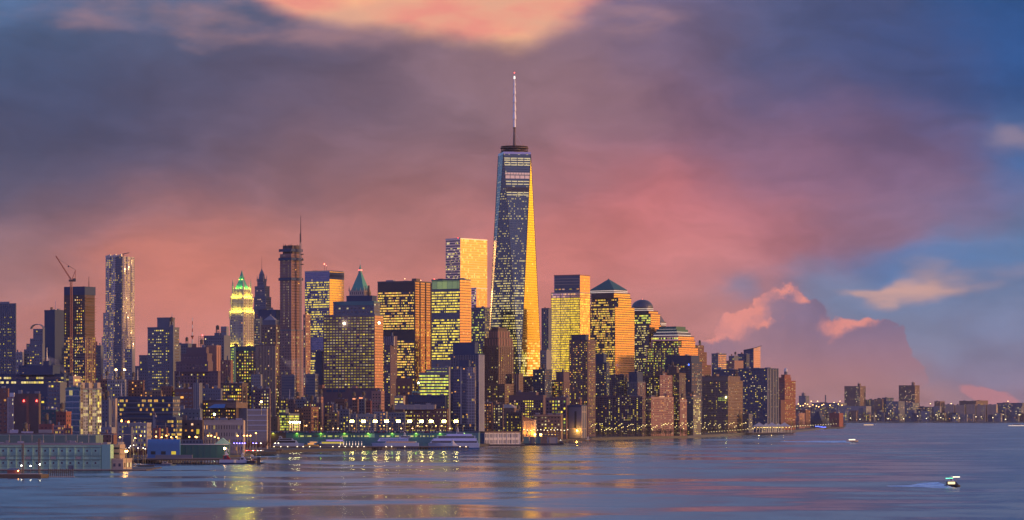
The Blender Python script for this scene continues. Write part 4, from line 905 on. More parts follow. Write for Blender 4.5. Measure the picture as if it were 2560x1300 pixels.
build('office_tower', 'tall pink-brown slab with deep vertical piers in front of the teal-capped hall', O, 3600, [(552, 578, 583, 900, dict(F=[G(3, 3.8, .45, .5, .12, 'wo'), FIN(7, .8, .7, 'pink')]))], mat='brick', roof=(1, False, False))
s = build('office_tower', 'teal-capped hall with orderly rows of yellow-green windows below the floodlit gothic tower', O, 4020, [(577, 642, 646, 868, dict(F=[G(3.4, 4.0, .5, .5, .72, 'yyyg', 4, 6), PANEL(586, 640, 867, 877, 'tealdark', 'teal_cornice', .5)]))], mat='brown', th=10)
build('office_tower', 'green-lit corner turret at the left end of the teal-capped hall', W_, 4000, [(576, 586, 589, 867, dict(F=G(2.4, 3.6, .7, .7, .95, 'g', cap=20)))], mat='teal', roof=None)
s = build('office_tower', 'beige tower with strong vertical ribs and a few columns of yellow windows', O, 3950, [(640, 689, 697, 864, dict(F=[G(3.6, 3.9, .4, .5, .25, 'y', keep=lambda i, j, n, m: i % 3 == 1 or j % 4 == 0), FIN(14, .8, .6, 'beige')], Rt=G(3, 3.9, .5, .5, .3, 'yw')))], mat='brown', th=16)
build('office_tower', 'pale grey annex stuck to the beige ribbed tower', W_, 3900, [(628, 652, 656, 936, dict(F=G(3.2, 4, .4, .5, .1, 'yw')))], mat='grey')
# lower left
s = build('office_block', 'long dark block with glowing ribbons of yellow office windows and a tall blind upper storey', O, 3480, [(-60, 160, 166, 937, dict(F=[RB(3.0, 5.2, .45, .55, 'y', 'w', .3, 1.2, .6, y0=938, y1=966), G(5.5, 5.0, .6, .5, .2, 'yyg', 24, 6)])), (46, 132, 150, 916, dict(F=G(9, 9, .12, .2, .8, 'wo', 6, 1, dark=False))), (108, 122, 128, 902, dict(name='stair_tower'))], mat='navy', th=8, roof=(3, False, True))
s = build('office_block', 'dark stair-and-column wing with stacked yellow windows beside the blue glass condo', O, 3400, [(119, 150, 166, 958, dict(F=G(4.0, 5.0, .7, .5, .62, 'y', 1, 6)))], mat='slate', th=20, roof=(1, False, False))
build('brick_building', 'small cream-topped block with a lit double row of windows behind the blue glass condo', W_, 3380, [(172, 183, 202, 943, dict(F=[G(3, 4, .5, .6, .2, 'y')], Rt=G(1.6, 4.6, .5, .6, .5, 'yo')))], mat='beige', th=44)
s = build('apartment_building', 'orange-brown brick block with one lit balcony at the left edge', A_, 2900, [(-50, 20, 24, 992, dict(F=G(4.2, 4.2, .5, .55, .10, 'o'))), (-50, 20, 23, 971, dict(F=G(5, 5, .45, .6, .1, 'y')))], mat='brick', th=12, roof=(2, True, False))
s = build('apartment_building', 'brick block end wrapped in thin white vertical ribs with a cluster of white lights', A_, 2850, [(19, 40, 42, 992, dict(mat='redbrick', F=[G(1.6, 3.6, .4, .6, .12, 'w'), FIN(8, .35, .5, 'white', 'white_rib')])), (24, 35, 37, 982, dict(mat='white', F=G(1.5, 3, .5, .6, .2, 'w')))], mat='redbrick', th=14, roof=None)
s = B('brick_building', 'tall blank brown brick wall of a warehouse with two red warning lamps', 'warehouse', 2800, (36, 97, 102), 10); s.tier(36, 97, 102, 984, mat='darkbrown', F=[BAND((), n=0), PANEL(64, 69, 990, 1070, 'brick', 'pilaster', .4)], top='brown'); clutter(s, 3); beacon(s, 58, 1002, st=12, size=.8, front=s.last[2]); beacon(s, 92, 1002, st=12, size=.8, front=s.last[2])
for xx in (58, 89): s.box('chimney_flue', *(lambda q: (q[0], q[0] + 2.2))(s.loc((xx - CX) / F * 2790, 2790)), s.last[2] - 1.6, s.last[2] - .1, 0, s.z(1061), 'pink')
build('brick_building', 'long low purple-brown warehouse with three small windows behind the pier shed', 'warehouse', 2700, [(-40, 133, 136, 1083, dict(F=G(9, 5, .14, .4, .25, 'o')))], mat='darkbrown', th=6, roof=(4, True, False))
build('brick_building', 'dark red gabled-front brick house with two small square windows', W_, 2760, [(98, 132, 135, 1060, dict(F=G(4.4, 4.6, .25, .4, .4, 'wo')))], mat='redbrick', th=12, roof=(2, True, False))
build('office_block', 'teal-tinted mechanical block with rooftop ducts behind the brick house', W_, 2990, [(101, 140, 146, 1024, dict(F=G(5, 5, .5, .4, .04, 'y')))], mat='tealdark', th=16, roof=(4, False, False))
build('brick_building', 'deep red brick block with an orange-lit cornice in front of the teal mechanical block', W_, 2930, [(140, 165, 178, 1032, dict(F=G(4, 4.2, .4, .5, .12, 'o'), Rt=G(4, 4.2, .4, .5, .2, 'o')))], mat='redbrick', th=30, roof=(2, True, False))
s = build('office_block', 'small salmon building with a striped upper front and an orange-lit sign band', W_, 2690, [(133, 160, 163, 1063, dict(F=[RB(1.2, 3.4, .5, .25, 'o', 'y', .2, .8), PANEL(133, 160, 1084, 1091, 'pink', 'sign_band', .4)]))], mat='pink', th=10, roof=(1, False, False))
build('brick_building', 'short red building with a flat canopy and glowing doorway lamps', W_, 2670, [(160, 178, 181, 1070, dict(F=G(2.6, 4, .4, .6, .5, 'oy')))], mat='brick', th=12, roof=(1, False, False))
def condo():
    s = B('apartment_tower', 'blue glass condo tower with white-framed window columns and yellow-lit corner', A_, 2950, (164, 199, 252), 42)
    gb = facade(5.2, 5.9, .97, .93, .10, .1, (.30, .33, .37), (.06, .13, .20), .45, 0, 'y', 'w', .9)
    s.tier(164, 199, 252, 974, mat=gb, F=PANEL(166, 197, 968, 974, 'teal', 'parapet_screen', .5))
    ox, oy, L, rz, z0, z1 = s.frame('R')
    for k, (a, b_, mt) in enumerate(((.0, .13, None), (.40, .56, None), (.80, .99, 1))):
        f_ = facade(2.4, 2.95, .8, .86, (.32, .42, .72)[k], .2, (.30, .29, .29), (.06, .06, .07), .2, 0, 'y', 'w', (.7, .8, 1.2)[k])
        y0, y1 = oy + L * a + .2, oy + L * b_
        MB().box(ox + .05, ox + 1.1, y0, y1, 0, z1 + (0 if k else 5.0), 2.4, 2.95, bottom=True).build('window_column', f_, s.root)
        for yy in (y0, y1): MB().box(ox + .9, ox + 1.35, yy - .2, yy + .2, 0, z1 + .6, bottom=True).build('white_fin', 'concrete', s.root)
    f2 = facade(2.9, 2.95, .9, .86, .14, .1, (.42, .44, .48), (.07, .10, .17), .3, 0, 'y', 'w', .9)
    for a, b_ in ((.14, .39), (.57, .79)): MB().box(ox + .02, ox + .5, oy + L * a, oy + L * b_, 0, z1 - 2, 2.9, 2.95, bottom=True).build('glass_bay', f2, s.root)
    for j in range(int(z1 / 5.9)): MB().box(s.last[0] - .1, s.last[1] + .1, s.last[2] - .35, s.last[2] - .06, 5.9 * j + 5.5, 5.9 * j + 5.95, bottom=True).build('slab_edge', 'white', s.root)
    for yy in (oy + 3, oy + L * .45, oy + L * .85): s.box('bulkhead', ox - 6, ox - .5, yy, yy + 4, z1, z1 + 7, 'beige')
    clutter(s, 2)
condo()
build('apartment_building', 'narrow brick infill block with lit windows hard against the condo corner', A_, 3080, [(246, 257, 262, 985, dict(F=G(3.2, 3.3, .5, .5, .5, 'ywo'), Rt=G(3, 3.3, .5, .5, .3, 'w')))], mat='darkbrown', th=22, roof=(1, False, False))
build('apartment_building', 'slate blue block with a copper-coloured water tank behind the low white houses', A_, 3060, [(253, 272, 279, 1000, dict(F=G(3.5, 3.6, .4, .5, .12, 'y')))], mat='slate', th=24, roof=(2, True, False))
build('apartment_building', 'colonnaded cream block with warm lit gaps left of the dark banded office block', A_, 3400, [(268, 289, 293, 996, dict(F=[G(2.4, 9, .45, .7, .4, 'o', 1, 2), FIN(8, .6, .6, 'cream', 'column')]))], mat='beige', th=14, roof=(2, False, False))
build('brick_building', 'low white-walled house with a dark gable beside the condo', W_, 2800, [(252, 279, 290, 1068, dict(F=G(4, 4, .3, .5, .1, 'y')))], mat='grey', th=26, roof=(2, False, False))
build('brick_building', 'red gabled house with an orange-lit dormer in front of the low white house', W_, 2760, [(252, 284, 292, 1083, dict(F=G(4, 4, .3, .5, .15, 'o')))], mat='brick', th=24, roof=(1, False, False))
s = build('office_block', 'long pale four-storey loft with small lit windows and two orange rooftop lamps', W_, 2880, [(295, 367, 378, 1060, dict(F=G(3.0, 4.3, .4, .55, .28, 'yw', .9, 1), Rt=G(3, 4.3, .4, .5, .1, 'y')))], mat='concrete', th=20, roof=(2, False, False)); beacon(s, 304, 1052, (1, .35, .05), 16, .9); beacon(s, 321, 1055, (1, .35, .05), 16, .9)
build('brick_building', 'dark windowless slate block set into the front of the pale loft', W_, 2780, [(308, 328, 333, 1067, {})], mat='slate', th=26, roof=(1, False, False))
s = build('office_block', 'dark office block banded with pale floor edges and a striped brick end', O, 3080, [(298, 432, 450, 994, dict(F=[RB(2.2, 4.4, .55, .16, 'yow', 'w', .25, 1.1) if False else RB(2.2, 4.4, .55, .16, 'y', 'o', .25, 1.1), BAND((), .35, .35, 'concrete', 'floor_edge', 10)], Rt=[RB(1.5, 4.4, .5, .2, 'o', 'w', .2, .9), BAND((), .35, .35, 'concrete', 'floor_edge', 10)])), (300, 306, 308, 990, dict(name='stair_tower', base=True, mat='beige'))], mat='navy', th=16, roof=(3, False, True))
s = build('office_block', 'lower banded wing with a brightly lit brick corner in front of the dark office block', O, 2960, [(388, 440, 455, 1046, dict(F=[RB(2.2, 4.3, .55, .3, 'y', 'o', .4, 1.1), BAND((), .35, .35, 'concrete', 'floor_edge', 4)], Rt=[RB(1.5, 4.3, .55, .6, 'y', 'o', .3, 1.1), BAND((), .35, .35, 'concrete', 'floor_edge', 4)])), (382, 389, 392, 1038, dict(base=True, name='stair_tower', mat='grey'))], mat='navy', th=22, roof=(2, False, False))
build('brick_building', 'small plain brick block with a single lit window below the banded office block', W_, 2840, [(383, 398, 402, 1070, dict(F=G(5, 5, .3, .5, .5, 'w')))], mat='redbrick', th=20, roof=(1, False, False))
build('brick_building', 'rust brick stair block squeezed beside the lower banded wing', W_, 2860, [(408, 416, 420, 1069, dict(F=G(3, 4, .3, .4, .2, 'o')))], mat='brick', th=24, roof=(1, False, False))
build('brick_building', 'brown brick block with dark upper panels and one tall bright yellow window', W_, 2980, [(455, 506, 510, 1050, dict(F=[G(6.5, 6.5, .35, .35, .2, 'o'), lambda s, side: [setattr(s, '_q', 0), (lambda o: (o.__setattr__('parent', s.root), o.__setattr__('location', (s.loc((533 - 39 - CX) / F * s.Y, s.Y)[0], s.last[2] - .2, s.z(1079)))))(MB().box(-1.4, 1.4, -.1, .1, -2.4, 2.4, bottom=True).build('lit_doorway', lit('y', 2)))]]))], mat='darkbrown', th=10, roof=(4, False, False))
build('brick_building', 'pale roof block with green-lit terrace lamps behind the cream colonnaded pier-side building', W_, 3150, [(450, 500, 506, 1026, dict(F=G(4, 4, .3, .4, .2, 'gw')))], mat='slate', th=12, roof=(4, False, False))
s = build('office_block', 'long cream building with a colonnade of narrow windows lit on its upper floors', W_, 3090, [(506, 609, 613, 1051, dict(F=[G(2.6, 6.6, .5, .62, .36, 'oyo', 3.5, 1.5, cap=90), FIN(32, .5, .55, 'cream', 'pilaster', y0=1060), BAND((1051, 1061), .8, .5, 'cream')]))], mat='cream', th=7, roof=(5, False, False))
s = build('warehouse', 'big blank grey hall with a blue sloped roof light and brown side', 'warehouse', 3470, [(462, 617, 619, 1020, dict(mat='slate')), (520, 590, 619, 1009, dict(mat='brown'))], mat='slate', th=8, roof=(3, False, False)); q = s.last
b = MB(); b.face([(q[0] + 1, q[2] - 7, s.z(1020)), (q[1] - 12, q[2] - 7, s.z(1020)), (q[1] - 12, q[2] - .1, s.z(1010)), (q[0] + 8, q[2] - .1, s.z(1010))]); b.build('roof_light', 'seablue', s.root)
s = build('office_block', 'pale horizontally striped block standing beside the blank grey hall', W_, 3370, [(619, 667, 670, 1022, dict(F=[BAND((1025, 1038, 1051, 1063, 1077), .9, .4, 'white', 'stone_band'), BAND((), .3, .2, 'cream', 'stone_band', 12), PANEL(623, 631, 1052, 1078, 'beige', 'door_bay', .35)]))], mat='beige', th=10, roof=(2, False, False))
build('brick_building', 'dark brown windowless block right of the pale striped block', W_, 3760, [(668, 694, 699, 1041, dict(F=G(6, 6, .2, .3, .2, 'o')))], mat='darkbrown', th=14, roof=(2, False, False))
s = build('office_block', 'brick block with six large glowing yellow windows on its front', O, 3500, [(437, 484, 488, 972, dict(F=[G(5.2, 4.6, .75, .6, .14, 'wo', 3, 6), G(8, 3.9, .8, .62, 1.0, 'y', s_ if False else 4, 1, 0, keep=lambda i, j, n, m: 1 <= j <= 3 and i < 4, cap=40)]))], mat='brick', th=12, roof=(2, False, False))
build('office_tower', 'narrow pale tower with fluted vertical strips beside the glowing brick block', O, 3450, [(484, 499, 506, 957, dict(F=[FIN(4, 1.0, .6, 'concrete'), G(4, 4, .3, .5, .1, 'y')]))], mat='slate', th=24, roof=(1, False, False))
s = build('office_block', 'brick loft with four bright rows of yellow-orange windows and a pale end wall', O, 3560, [(552, 605, 619, 960, dict(F=G(2.6, 4.0, .74, .56, .78, 'yyo', 1, 8, .7), Rt=G(3.4, 4, .45, .5, .15, 'yw')))], mat='darkbrown', th=20, roof=(3, True, False))
build('office_block', 'dark flat block with a warm string of lamps along its foot', W_, 3520, [(506, 552, 556, 971, dict(F=G(3, 4, .3, .4, .05, 'y')))], mat='slate', th=14, roof=(2, False, False))
build('office_block', 'low dark parapet roof carrying a warm row of terrace lamps', W_, 3460, [(500, 590, 598, 1003, dict(F=G(3, 4, .4, .4, .55, 'oy')))], mat='darkbrown', th=10, roof=(3, False, False))
for lab, a in (('blue-grey louvred garage left of the steam plume', (704, 736, 740, 938)), ('blue-grey louvred garage right of the steam plume', (764, 788, 796, 937))):
    build('parking_garage', lab, 'garage', 3950, [(*a, dict(F=[RB(3, 3.6, .45, .06, 'o', 'y', .1, 1.0, glass=(.10, .13, .2))], Rt=RB(3, 3.6, .45, .1, 'o', 'y')))], mat='slate', th=18, roof=(2, False, False))
s = B('parking_garage', 'open-sided garage glowing green-yellow behind the teal pier shed', 'garage', 3790, (697, 722, 748), 40)
s.tier(697, 722, 748, 1036, mat='slate', F=RB(1.7, 3.3, .62, .85, 'g', 'y', .3, 1.0, glass=(.08, .12, .05)), Rt=RB(1.7, 3.3, .62, .85, 'g', 'y', .3, 1.0, glass=(.08, .12, .05)))
s.tier(698, 714, 722, 1022, mat='slate', name='stair_tower', F=RB(1.7, 3.3, .62, .95, 'g', 'y', .1, 1.1))
# the podium of the grid-windowed tower and the brick rows before it
s = build('office_block', 'broad purple-brown podium with three dark louvre panels under the grid-windowed tower', O, 4060, [(775, 948, 956, 972, dict(F=[PANEL(811, 824, 971 + 3, 980, 'navy', 'louvre_panel', .4), PANEL(828, 841, 974, 980, 'navy', 'louvre_panel', .4), PANEL(845, 860, 974, 980, 'navy', 'louvre_panel', .4), G(6, 5, .25, .3, .06, 'w', 20, 6)])), (794, 806, 812, 962, dict(mat='brick', name='stair_tower')), (878, 890, 894, 966, dict(mat='pink', name='stair_tower', base=True))], mat='purple', th=10, roof=None)
mids = [
 ('dark low block with a green rooftop lamp right of the open green garage', (735, 763, 768, 998), 3890, 'slate', .06, 'gw'), ('flat slate block under the steam plume', (752, 792, 797, 992), 3930, 'slate', .05, 'w'),
 ('tall narrow pinkish block with grey bands near the middle of the brick rows', (797, 803, 808, 992), 3850, 'pink', .12, 'o'), ('brick block with two bright orange loggias', (757, 778, 796, 1020), 3810, 'brick', .3, 'oy'),
 ('dim grey row block with a pair of yellow windows', (808, 838, 845, 1012), 3890, 'slate', .12, 'y'), ('dull red block with three stacked lit windows', (838, 862, 868, 1000), 3950, 'brick', .14, 'wy'),
 ('pale small block in front of the brick stripe row', (864, 876, 881, 1025), 3890, 'concrete', .1, 'o'), ('brick block with pale floor stripes left of the grey block with a glowing roof sign', (880, 894, 897, 998), 3910, 'brick', .1, 'o'),
 ('grey block with a small glowing orange roof sign', (896, 912, 916, 996), 3930, 'slate', .2, 'yo'), ('red block with bold pale floor stripes', (914, 927, 930, 1002), 3890, 'redbrick', .02, 'o'),
 ('taller beige loft with dark square windows right of the striped red block', (929, 953, 961, 980), 3870, 'pink', .06, 'o')]
for lab, a, Yd, mt, p_, pl in mids:
    st = 'stripe' in lab or 'bands' in lab
    s = build('brick_building', lab, W_, Yd, [(*a, dict(F=[G(3.4, 3.9, .5, .5, p_, pl)] + ([BAND((), .5, .3, 'cream', 'stone_band', 5)] if st else []), Rt=G(3, 3.9, .4, .5, p_, pl)))], mat=mt, th=18, roof=(2, rng.random() < .5, False))
    if 'sign' in lab: s.box('roof_sign', s.last[0] + 1, s.last[1] - 3, s.last[2] - .5, s.last[2] - .1, s.last[5] - .3, s.last[5] + 1.3, lamp_mat('sign_orange', (1, .32, .08), 1.5, False))
s = build('apartment_tower', 'dark tower with a finned crown and brown side before the black office slab', A_, 4120, [(960, 976, 993, 865, dict(F=G(3.0, 3.6, .6, .45, .35, 'yyw'), Rt=G(3.2, 3.6, .3, .3, .16, 'wo'))), (961, 986, 993, 840, dict(F=FIN(6, .6, .6, 'steel', 'crown_fin')))], mat='purple', th=38, roof=(1, False, False))
build('brick_building', 'red-brown blank block with two upright yellow windows between the fin-crowned tower and the green-lit offices', O, 4080, [(990, 1029, 1032, 946, dict(F=[G(6, 8, .35, .35, .25, 'y', 8, 14)]))], mat='brick', th=12, roof=(2, False, False))
build('office_block', 'terraced low block with glowing yellow floors at the foot of the red-brown blank block', W_, 3980, [(986, 1008, 1013, 992, dict(F=RB(2.4, 4, .55, .9, 'y', 'w', .2, 1.0)))], mat='beige', th=16, roof=(2, False, False))
s = build('glass_pavilion', 'sloped glass canopy building lit by one hard white lamp', W_, 4010, [(1030, 1045, 1050, 978, dict(F=RB(1.5, 4, .7, .2, 'g', 'w', .2)))], mat='sage', th=20, roof=None); beacon(s, 1046, 957, (1, .95, .6), 26, .9)
q = s.last; MB().face([(q[0] - 6, q[2], q[5] - 12), (q[1], q[2], q[5] + 1), (q[1], q[3], q[5] + 1), (q[0] - 6, q[3], q[5] - 12)]).build('glass_canopy', 'glassgrey', s.root)
s = build('office_block', 'office block with evenly lit green-yellow ribbons stepping down on its left', O, 4060, [(1047, 1122, 1128, 934, dict(F=RB(2.0, 4.2, .5, 2.2, 'g', 'y', .15, 1.0, 1, 2, glass=(.1, .12, .06), fw=.97))), (1066, 1122, 1128, 926, dict(F=RB(2.0, 4.2, .5, 1.6, 'g', 'y', .1, .9))), (1080, 1122, 1128, 919, dict(F=RB(2, 4, .5, .5, 'g', 'y')))], mat='grey', th=10, roof=(2, False, False))
build('office_block', 'low navy office block with a thin row of white windows below the green-lit ribbons', O, 3990, [(1020, 1113, 1120, 990, dict(F=G(2.6, 6, .4, .4, .4, 'wy', 6, 4)))], mat='navy', th=10, roof=(3, False, False))
s = build('brick_building', 'long low brown block with lines of yellow windows under a pale upper deck', W_, 3930, [(1008, 1117, 1121, 1024, dict(F=G(2.2, 4.6, .5, .4, .6, 'yw', 1, 1), Rt=G(3, 4.4, .4, .4, .4, 'y'))), (986, 1085, 1090, 1014, dict(mat='concrete', name='upper_deck', F=FIN(7, .4, .2, 'cream', 'panel_joint')))], mat='brick', th=8, roof=(3, False, False))
build('brick_building', 'low dim block with lit loading bays left of the long brown block', W_, 3900, [(960, 1008, 1012, 1026, dict(F=RB(2.2, 4.6, .4, .4, 'y', 'w', .3)))], mat='darkbrown', th=10, roof=(2, False, False))
s = B('apartment_tower', 'blue-black residential tower with white fins on its corners and a blank rooftop box', A_, 3990, (1126, 1197, 1210), 24)
s.tier(1126, 1197, 1210, 886, mat='navy', F=[G(3.4, 3.7, .5, .5, .14, 'oy'), FIN(18, .4, .5, 'concrete', 'fin', y1=955)], Rt=FIN(7, .7, .6, 'white', 'fin'))
s.tier(1132, 1187, 1195, 858, mat='navy', name='mechanical_penthouse', F=G(4, 20, .7, .15, .8, 'y', 16, .2), top='navy')
s2 = B('apartment_tower', 'lower pier of dark glass and pale gridded bays standing in front of the white-finned tower', A_, 3920, (1133, 1187, 1190), 14)
s2.tier(1133, 1187, 1190, 916, mat=facade(2.4, 3.7, .85, .85, .04, .1, 'slate', (.03, .045, .085), .4, 0, 'o', 'y'), F=[PANEL(1167, 1187, 918, 1060, facade(2.0, 3.7, .6, .8, .05, .1, (.36, .33, .32), (.10, .09, .10), .1), 'stone_bay', .3), PANEL(1149, 1152, 916, 1060, 'concrete', 'pier', .4), G(4, 3.7, .5, .4, .25, 'oy', keep=lambda i, j, n, m: i < n * .62 and j % 4 == 1)])
s2.tier(1147, 1172, 1176, 903, mat='navy', name='mechanical_penthouse')
# deco telephone tower
s = B('deco_tower', 'brown art deco tower with a notched crown in front of the tallest glass tower', O, 4640, (1196, 1262, 1303), 34)
gd_ = lambda q: [G(3.2, 3.8, .42, .5, q, 'yw')]
s.tier(1196, 1262, 1303, 962, mat='brown', F=gd_(.22), Rt=gd_(.25)); s.tier(1207, 1246, 1284, 866, mat='brown', name='setback_tier', F=gd_(.1) + [FIN(8, 1.0, .7, 'brown')], Rt=gd_(.16) + [FIN(8, 1.0, .7, 'brown')])
s.tier(1211, 1246, 1280, 846, mat='brown', name='setback_tier', F=FIN(6, 1.6, .9, 'pink'), Rt=FIN(6, 1.6, .9, 'pink')); s.tier(1222, 1245, 1273, 828, mat='brown', name='crown_block', F=FIN(5, 1.8, .9, 'pink'), Rt=FIN(5, 1.8, .9, 'pink'))
s.tier(1228, 1245, 1268, 821, mat='darkbrown', name='crown_block'); clutter(s, 2)
s = build('brick_building', 'narrow beige pier block at the foot of the tallest glass tower', W_, 4660, [(1285, 1298, 1308, 935, dict(F=FIN(3, 1.2, .7, 'beige'), Rt=G(4, 4, .3, .4, .1, 'y')))], mat='brown', th=30, roof=None)
# brick quarter by the ferry landing
Gb = lambda p_, pl='yyw': G(3.0, 3.4, .62, .55, p_, pl)
build('apartment_building', 'dark brick apartment block with a navy corner tower and a pink gridded side', A_, 4700, [(1302, 1362, 1380, 942, dict(F=Gb(.2), Rt=Gb(.25, 'wy'))), (1332, 1362, 1380, 925, dict(base=True, Y=4690, F=Gb(.35), Rt=Gb(.18, 'wo'), mat='navy'))], mat='purple', th=26, roof=(2, True, False))
build('apartment_building', 'brick apartment block topped by a dark box with a pink side, below the golden tower', A_, 4720, [(1380, 1409, 1425, 952, dict(F=Gb(.36, 'yyo'), Rt=Gb(.3))), (1390, 1409, 1423, 931, dict(name='mechanical_penthouse'))], mat='purple', th=34, roof=(1, False, False))
build('apartment_building', 'broad brick block whose lit windows crowd its lower floors, behind the glowing pediment hall', A_, 4600, [(1272, 1358, 1366, 990, dict(F=[G(3.4, 4.0, .55, .6, .62, 'y', 6, 4), BAND((988,), .8, .4, 'brown')])), (1290, 1340, 1346, 982, {})], mat='purple', th=12, roof=(2, True, False))
build('apartment_building', 'purple brick block with paired tall windows right of the crowded-window block', A_, 4560, [(1364, 1416, 1422, 996, dict(F=G(4.2, 5.2, .6, .6, .55, 'yyg', 2, 6)))], mat='purple', th=12, roof=(2, False, False))
build('brick_building', 'plain low brown building with scattered square lit windows beside the pediment hall', W_, 4500, [(1334, 1402, 1407, 1038, dict(F=[G(5, 5.4, .5, .45, .55, 'yw', 1, 4), BAND((1039,), .8, .5, 'beige')]))], mat='brown', th=8, roof=(3, False, False))
s = B('brick_building', 'classical hall with a triangular pediment washed by fierce orange floodlights', 'hall', 4420, (1284, 1336, 1340), 8)
s.tier(1284, 1336, 1340, 1052, mat='cream', F=[FIN(8, 1.1, .8, 'cream', 'column')]); x0, x1, y0, y1, z0, z1 = s.last
b = MB(); b.face([(x0, y0 - .3, z1 + .1), (x1, y0 - .3, z1 + .1), ((x0 + x1) / 2, y0 - .3, z1 + 6.5)]); b.face([(x0, y0 - .3, z1 + .1), ((x0 + x1) / 2, y0 - .3, z1 + 6.5), ((x0 + x1) / 2, y1, z1 + 6.5), (x0, y1, z1 + .1)]); b.face([((x0 + x1) / 2, y0 - .3, z1 + 6.5), (x1, y0 - .3, z1 + .1), (x1, y1, z1 + .1), ((x0 + x1) / 2, y1, z1 + 6.5)]); b.build('pediment', 'brown', s.root)
for px_, e in ((1283, 30000), (1292, 16000), (1337, 26000), (1352, 20000)):
    fl_ = empty('floodlight_post', ((px_ - CX) / F * 4412, 4412, ZG), 0, 'fierce orange floodlight burning at the wall of the pediment hall', 'floodlight', 'orange floodlights at the pediment hall')
    MB().bar((0, 0, 0), (0, 0, 6), .3).build('post', 'dark', fl_); h_ = MB().cyl(0, 0, 6, 9, 1.5, 1.5, 10, bottom=True).build('lamp_head', lamp_mat('lamp_fierce', (1, .60, .12), 26), fl_)
    l = bpy.data.lights.new('orange_flood', 'POINT'); l.energy = e; l.color = (1, .36, .02); l.shadow_soft_size = 1.4; lo = bpy.data.objects.new('orange_glow', l); C.objects.link(lo); lo.parent = h_; lo.location = (0, 3, 8)
s = build('brick_building', 'round-shouldered brown block with a pale hip roof left of the pediment hall', W_, 4330, [(1244, 1286, 1297, 1022, dict(F=G(6, 6, .2, .3, .04, 'y')))], mat='brown', th=20, roof=None)
q = s.last; MB().pyr(q[0] - .5, q[1] + .5, q[2] - .5, q[3] + .5, q[5] + 1.35, s.z(1011), .35).build('hip_roof', 'beige', s.root); s.box('chimney', (q[0] + q[1]) / 2 - 1, (q[0] + q[1]) / 2 + 2, q[2] + 6, q[2] + 9, q[5], s.z(1008), 'brown')
build('brick_building', 'dim brown flats with small cream lights right of the white-finned tower', W_, 4180, [(1209, 1240, 1248, 1008, dict(F=G(4, 4.4, .3, .4, .12, 'wy')))], mat='darkbrown', th=20, roof=(2, False, False))
# riverside vent tower
s = B('vent_tower', 'square grey concrete vent tower on its own pier with an orange lamp over the door', 'tower', 4560, (1421, 1454, 1466), 24, zg=4)
s.tier(1421, 1454, 1466, 1014, mat='slate', F=[PANEL(1434, 1439, 1028, 1070, 'black', 'vent_slot', .35), PANEL(1420, 1454, 1014, 1018, 'navy', 'cornice', .6), BAND((1072,), .8, .4, 'concrete')], Rt=[FIN(3, 1.2, .5, 'cream'), BAND((1030, 1072), 1.0, .4, 'cream')], top='navy')
b = MB().cyl(0, 0, -1, 1, 1.2, .8, 8, bottom=True).build('lamp_head', lamp_mat('lamp_orange', (1, .42, .04), 32), s.root); lx, _ = s.loc((1437 - CX) / F * 4552, 4552); b.location = (lx, s.last[2] - 2.2, s.z(1076))
l = bpy.data.lights.new('door_lamp', 'POINT'); l.energy = 16000; l.color = (1, .42, .05); l.shadow_soft_size = 1; lo = bpy.data.objects.new('door_glow', l); C.objects.link(lo); lo.parent = b; lo.location = (0, -2, -.5)
MB().box(lx - .3, lx + .3, s.last[2] - 2.2, s.last[2], s.z(1074), s.z(1074) + .5, bottom=True).build('lamp_bracket', 'black', s.root)
# riverside apartment rows
def ap(label, tiers, Yd, mt='purple', pF=.3, pR=.2, th=28, pal='yyw', kind='apartment_building', roof=(2, True, False), f=3.3, b_=3.1, w=.55, h=.5, finF=0, finm='slate'):
    ts = []
    for t_ in tiers:
        o = dict(t_[4]) if len(t_) > 4 else {}
        o.setdefault('F', [G(b_, f, w, h, pF, pal)] + ([FIN(finF, .7, .6, finm)] if finF else [])); o.setdefault('Rt', G(b_, f, w, h, pR, pal)); ts.append((*t_[:4], o))
    return build(kind, label, A_, Yd, ts, mat=mt, th=th, roof=roof)
s = ap('tall brick apartment tower with a dark blue glass bay and a sunlit pink gridded side', [(1423, 1469, 1489, 852)], 4950, 'purple', .25, .55, 32, 'yo')
s.face('F', [PANEL(1436, 1467, 858, 938, facade(2.6, 3.3, .9, .8, .10, .1, 'slate', (.04, .07, .13), .5, 0, 'o', 'y'), 'glass_bay', .25)]) if False else None
s.tier(1428, 1464, 1472, 838, mat='navy', name='mechanical_penthouse')
ap('dark blue corner tower with mixed lit windows behind the sunlit pink side', [(1488, 1516, 1524, 908), (1489, 1509, 1516, 886, dict(F=None, Rt=None, mat='navy'))], 5080, 'navy', .32, .3, 26)
ap('dark gridded block of vertical bays under the stepped gold tower', [(1518, 1560, 1572, 938)], 5120, 'purple', .2, .2, 22, finF=9)
ap('long low dark terrace along the trees with pairs of lit windows', [(1488, 1606, 1614, 992)], 5000, 'purple', .3, .2, 12, finF=16, finm='navy')
ap('navy-topped tower with a pink side and a few large lit windows', [(1568, 1594, 1613, 956, dict(Rt=[G(3.1, 3.3, .5, .5, .2, 'wo'), FIN(6, .8, .6, 'pink')])), (1572, 1593, 1607, 932, dict(F=None, Rt=None, mat='navy'))], 5090, 'slate', .25, .2, 36)
ap('brick block with a lit top row between the navy-topped tower and the bright pink grid', [(1612, 1650, 1652, 942), (1636, 1656, 1661, 930, dict(F=None, Rt=None))], 5140, 'darkbrown', .34, .1, 10)
ap('bright pink stone block with a dense grid of white-lit windows', [(1648, 1650, 1681, 938, dict(Rt=G(2.8, 3.3, .5, .5, .5, 'wwo')))], 5110, 'pink', .2, .5, 62)
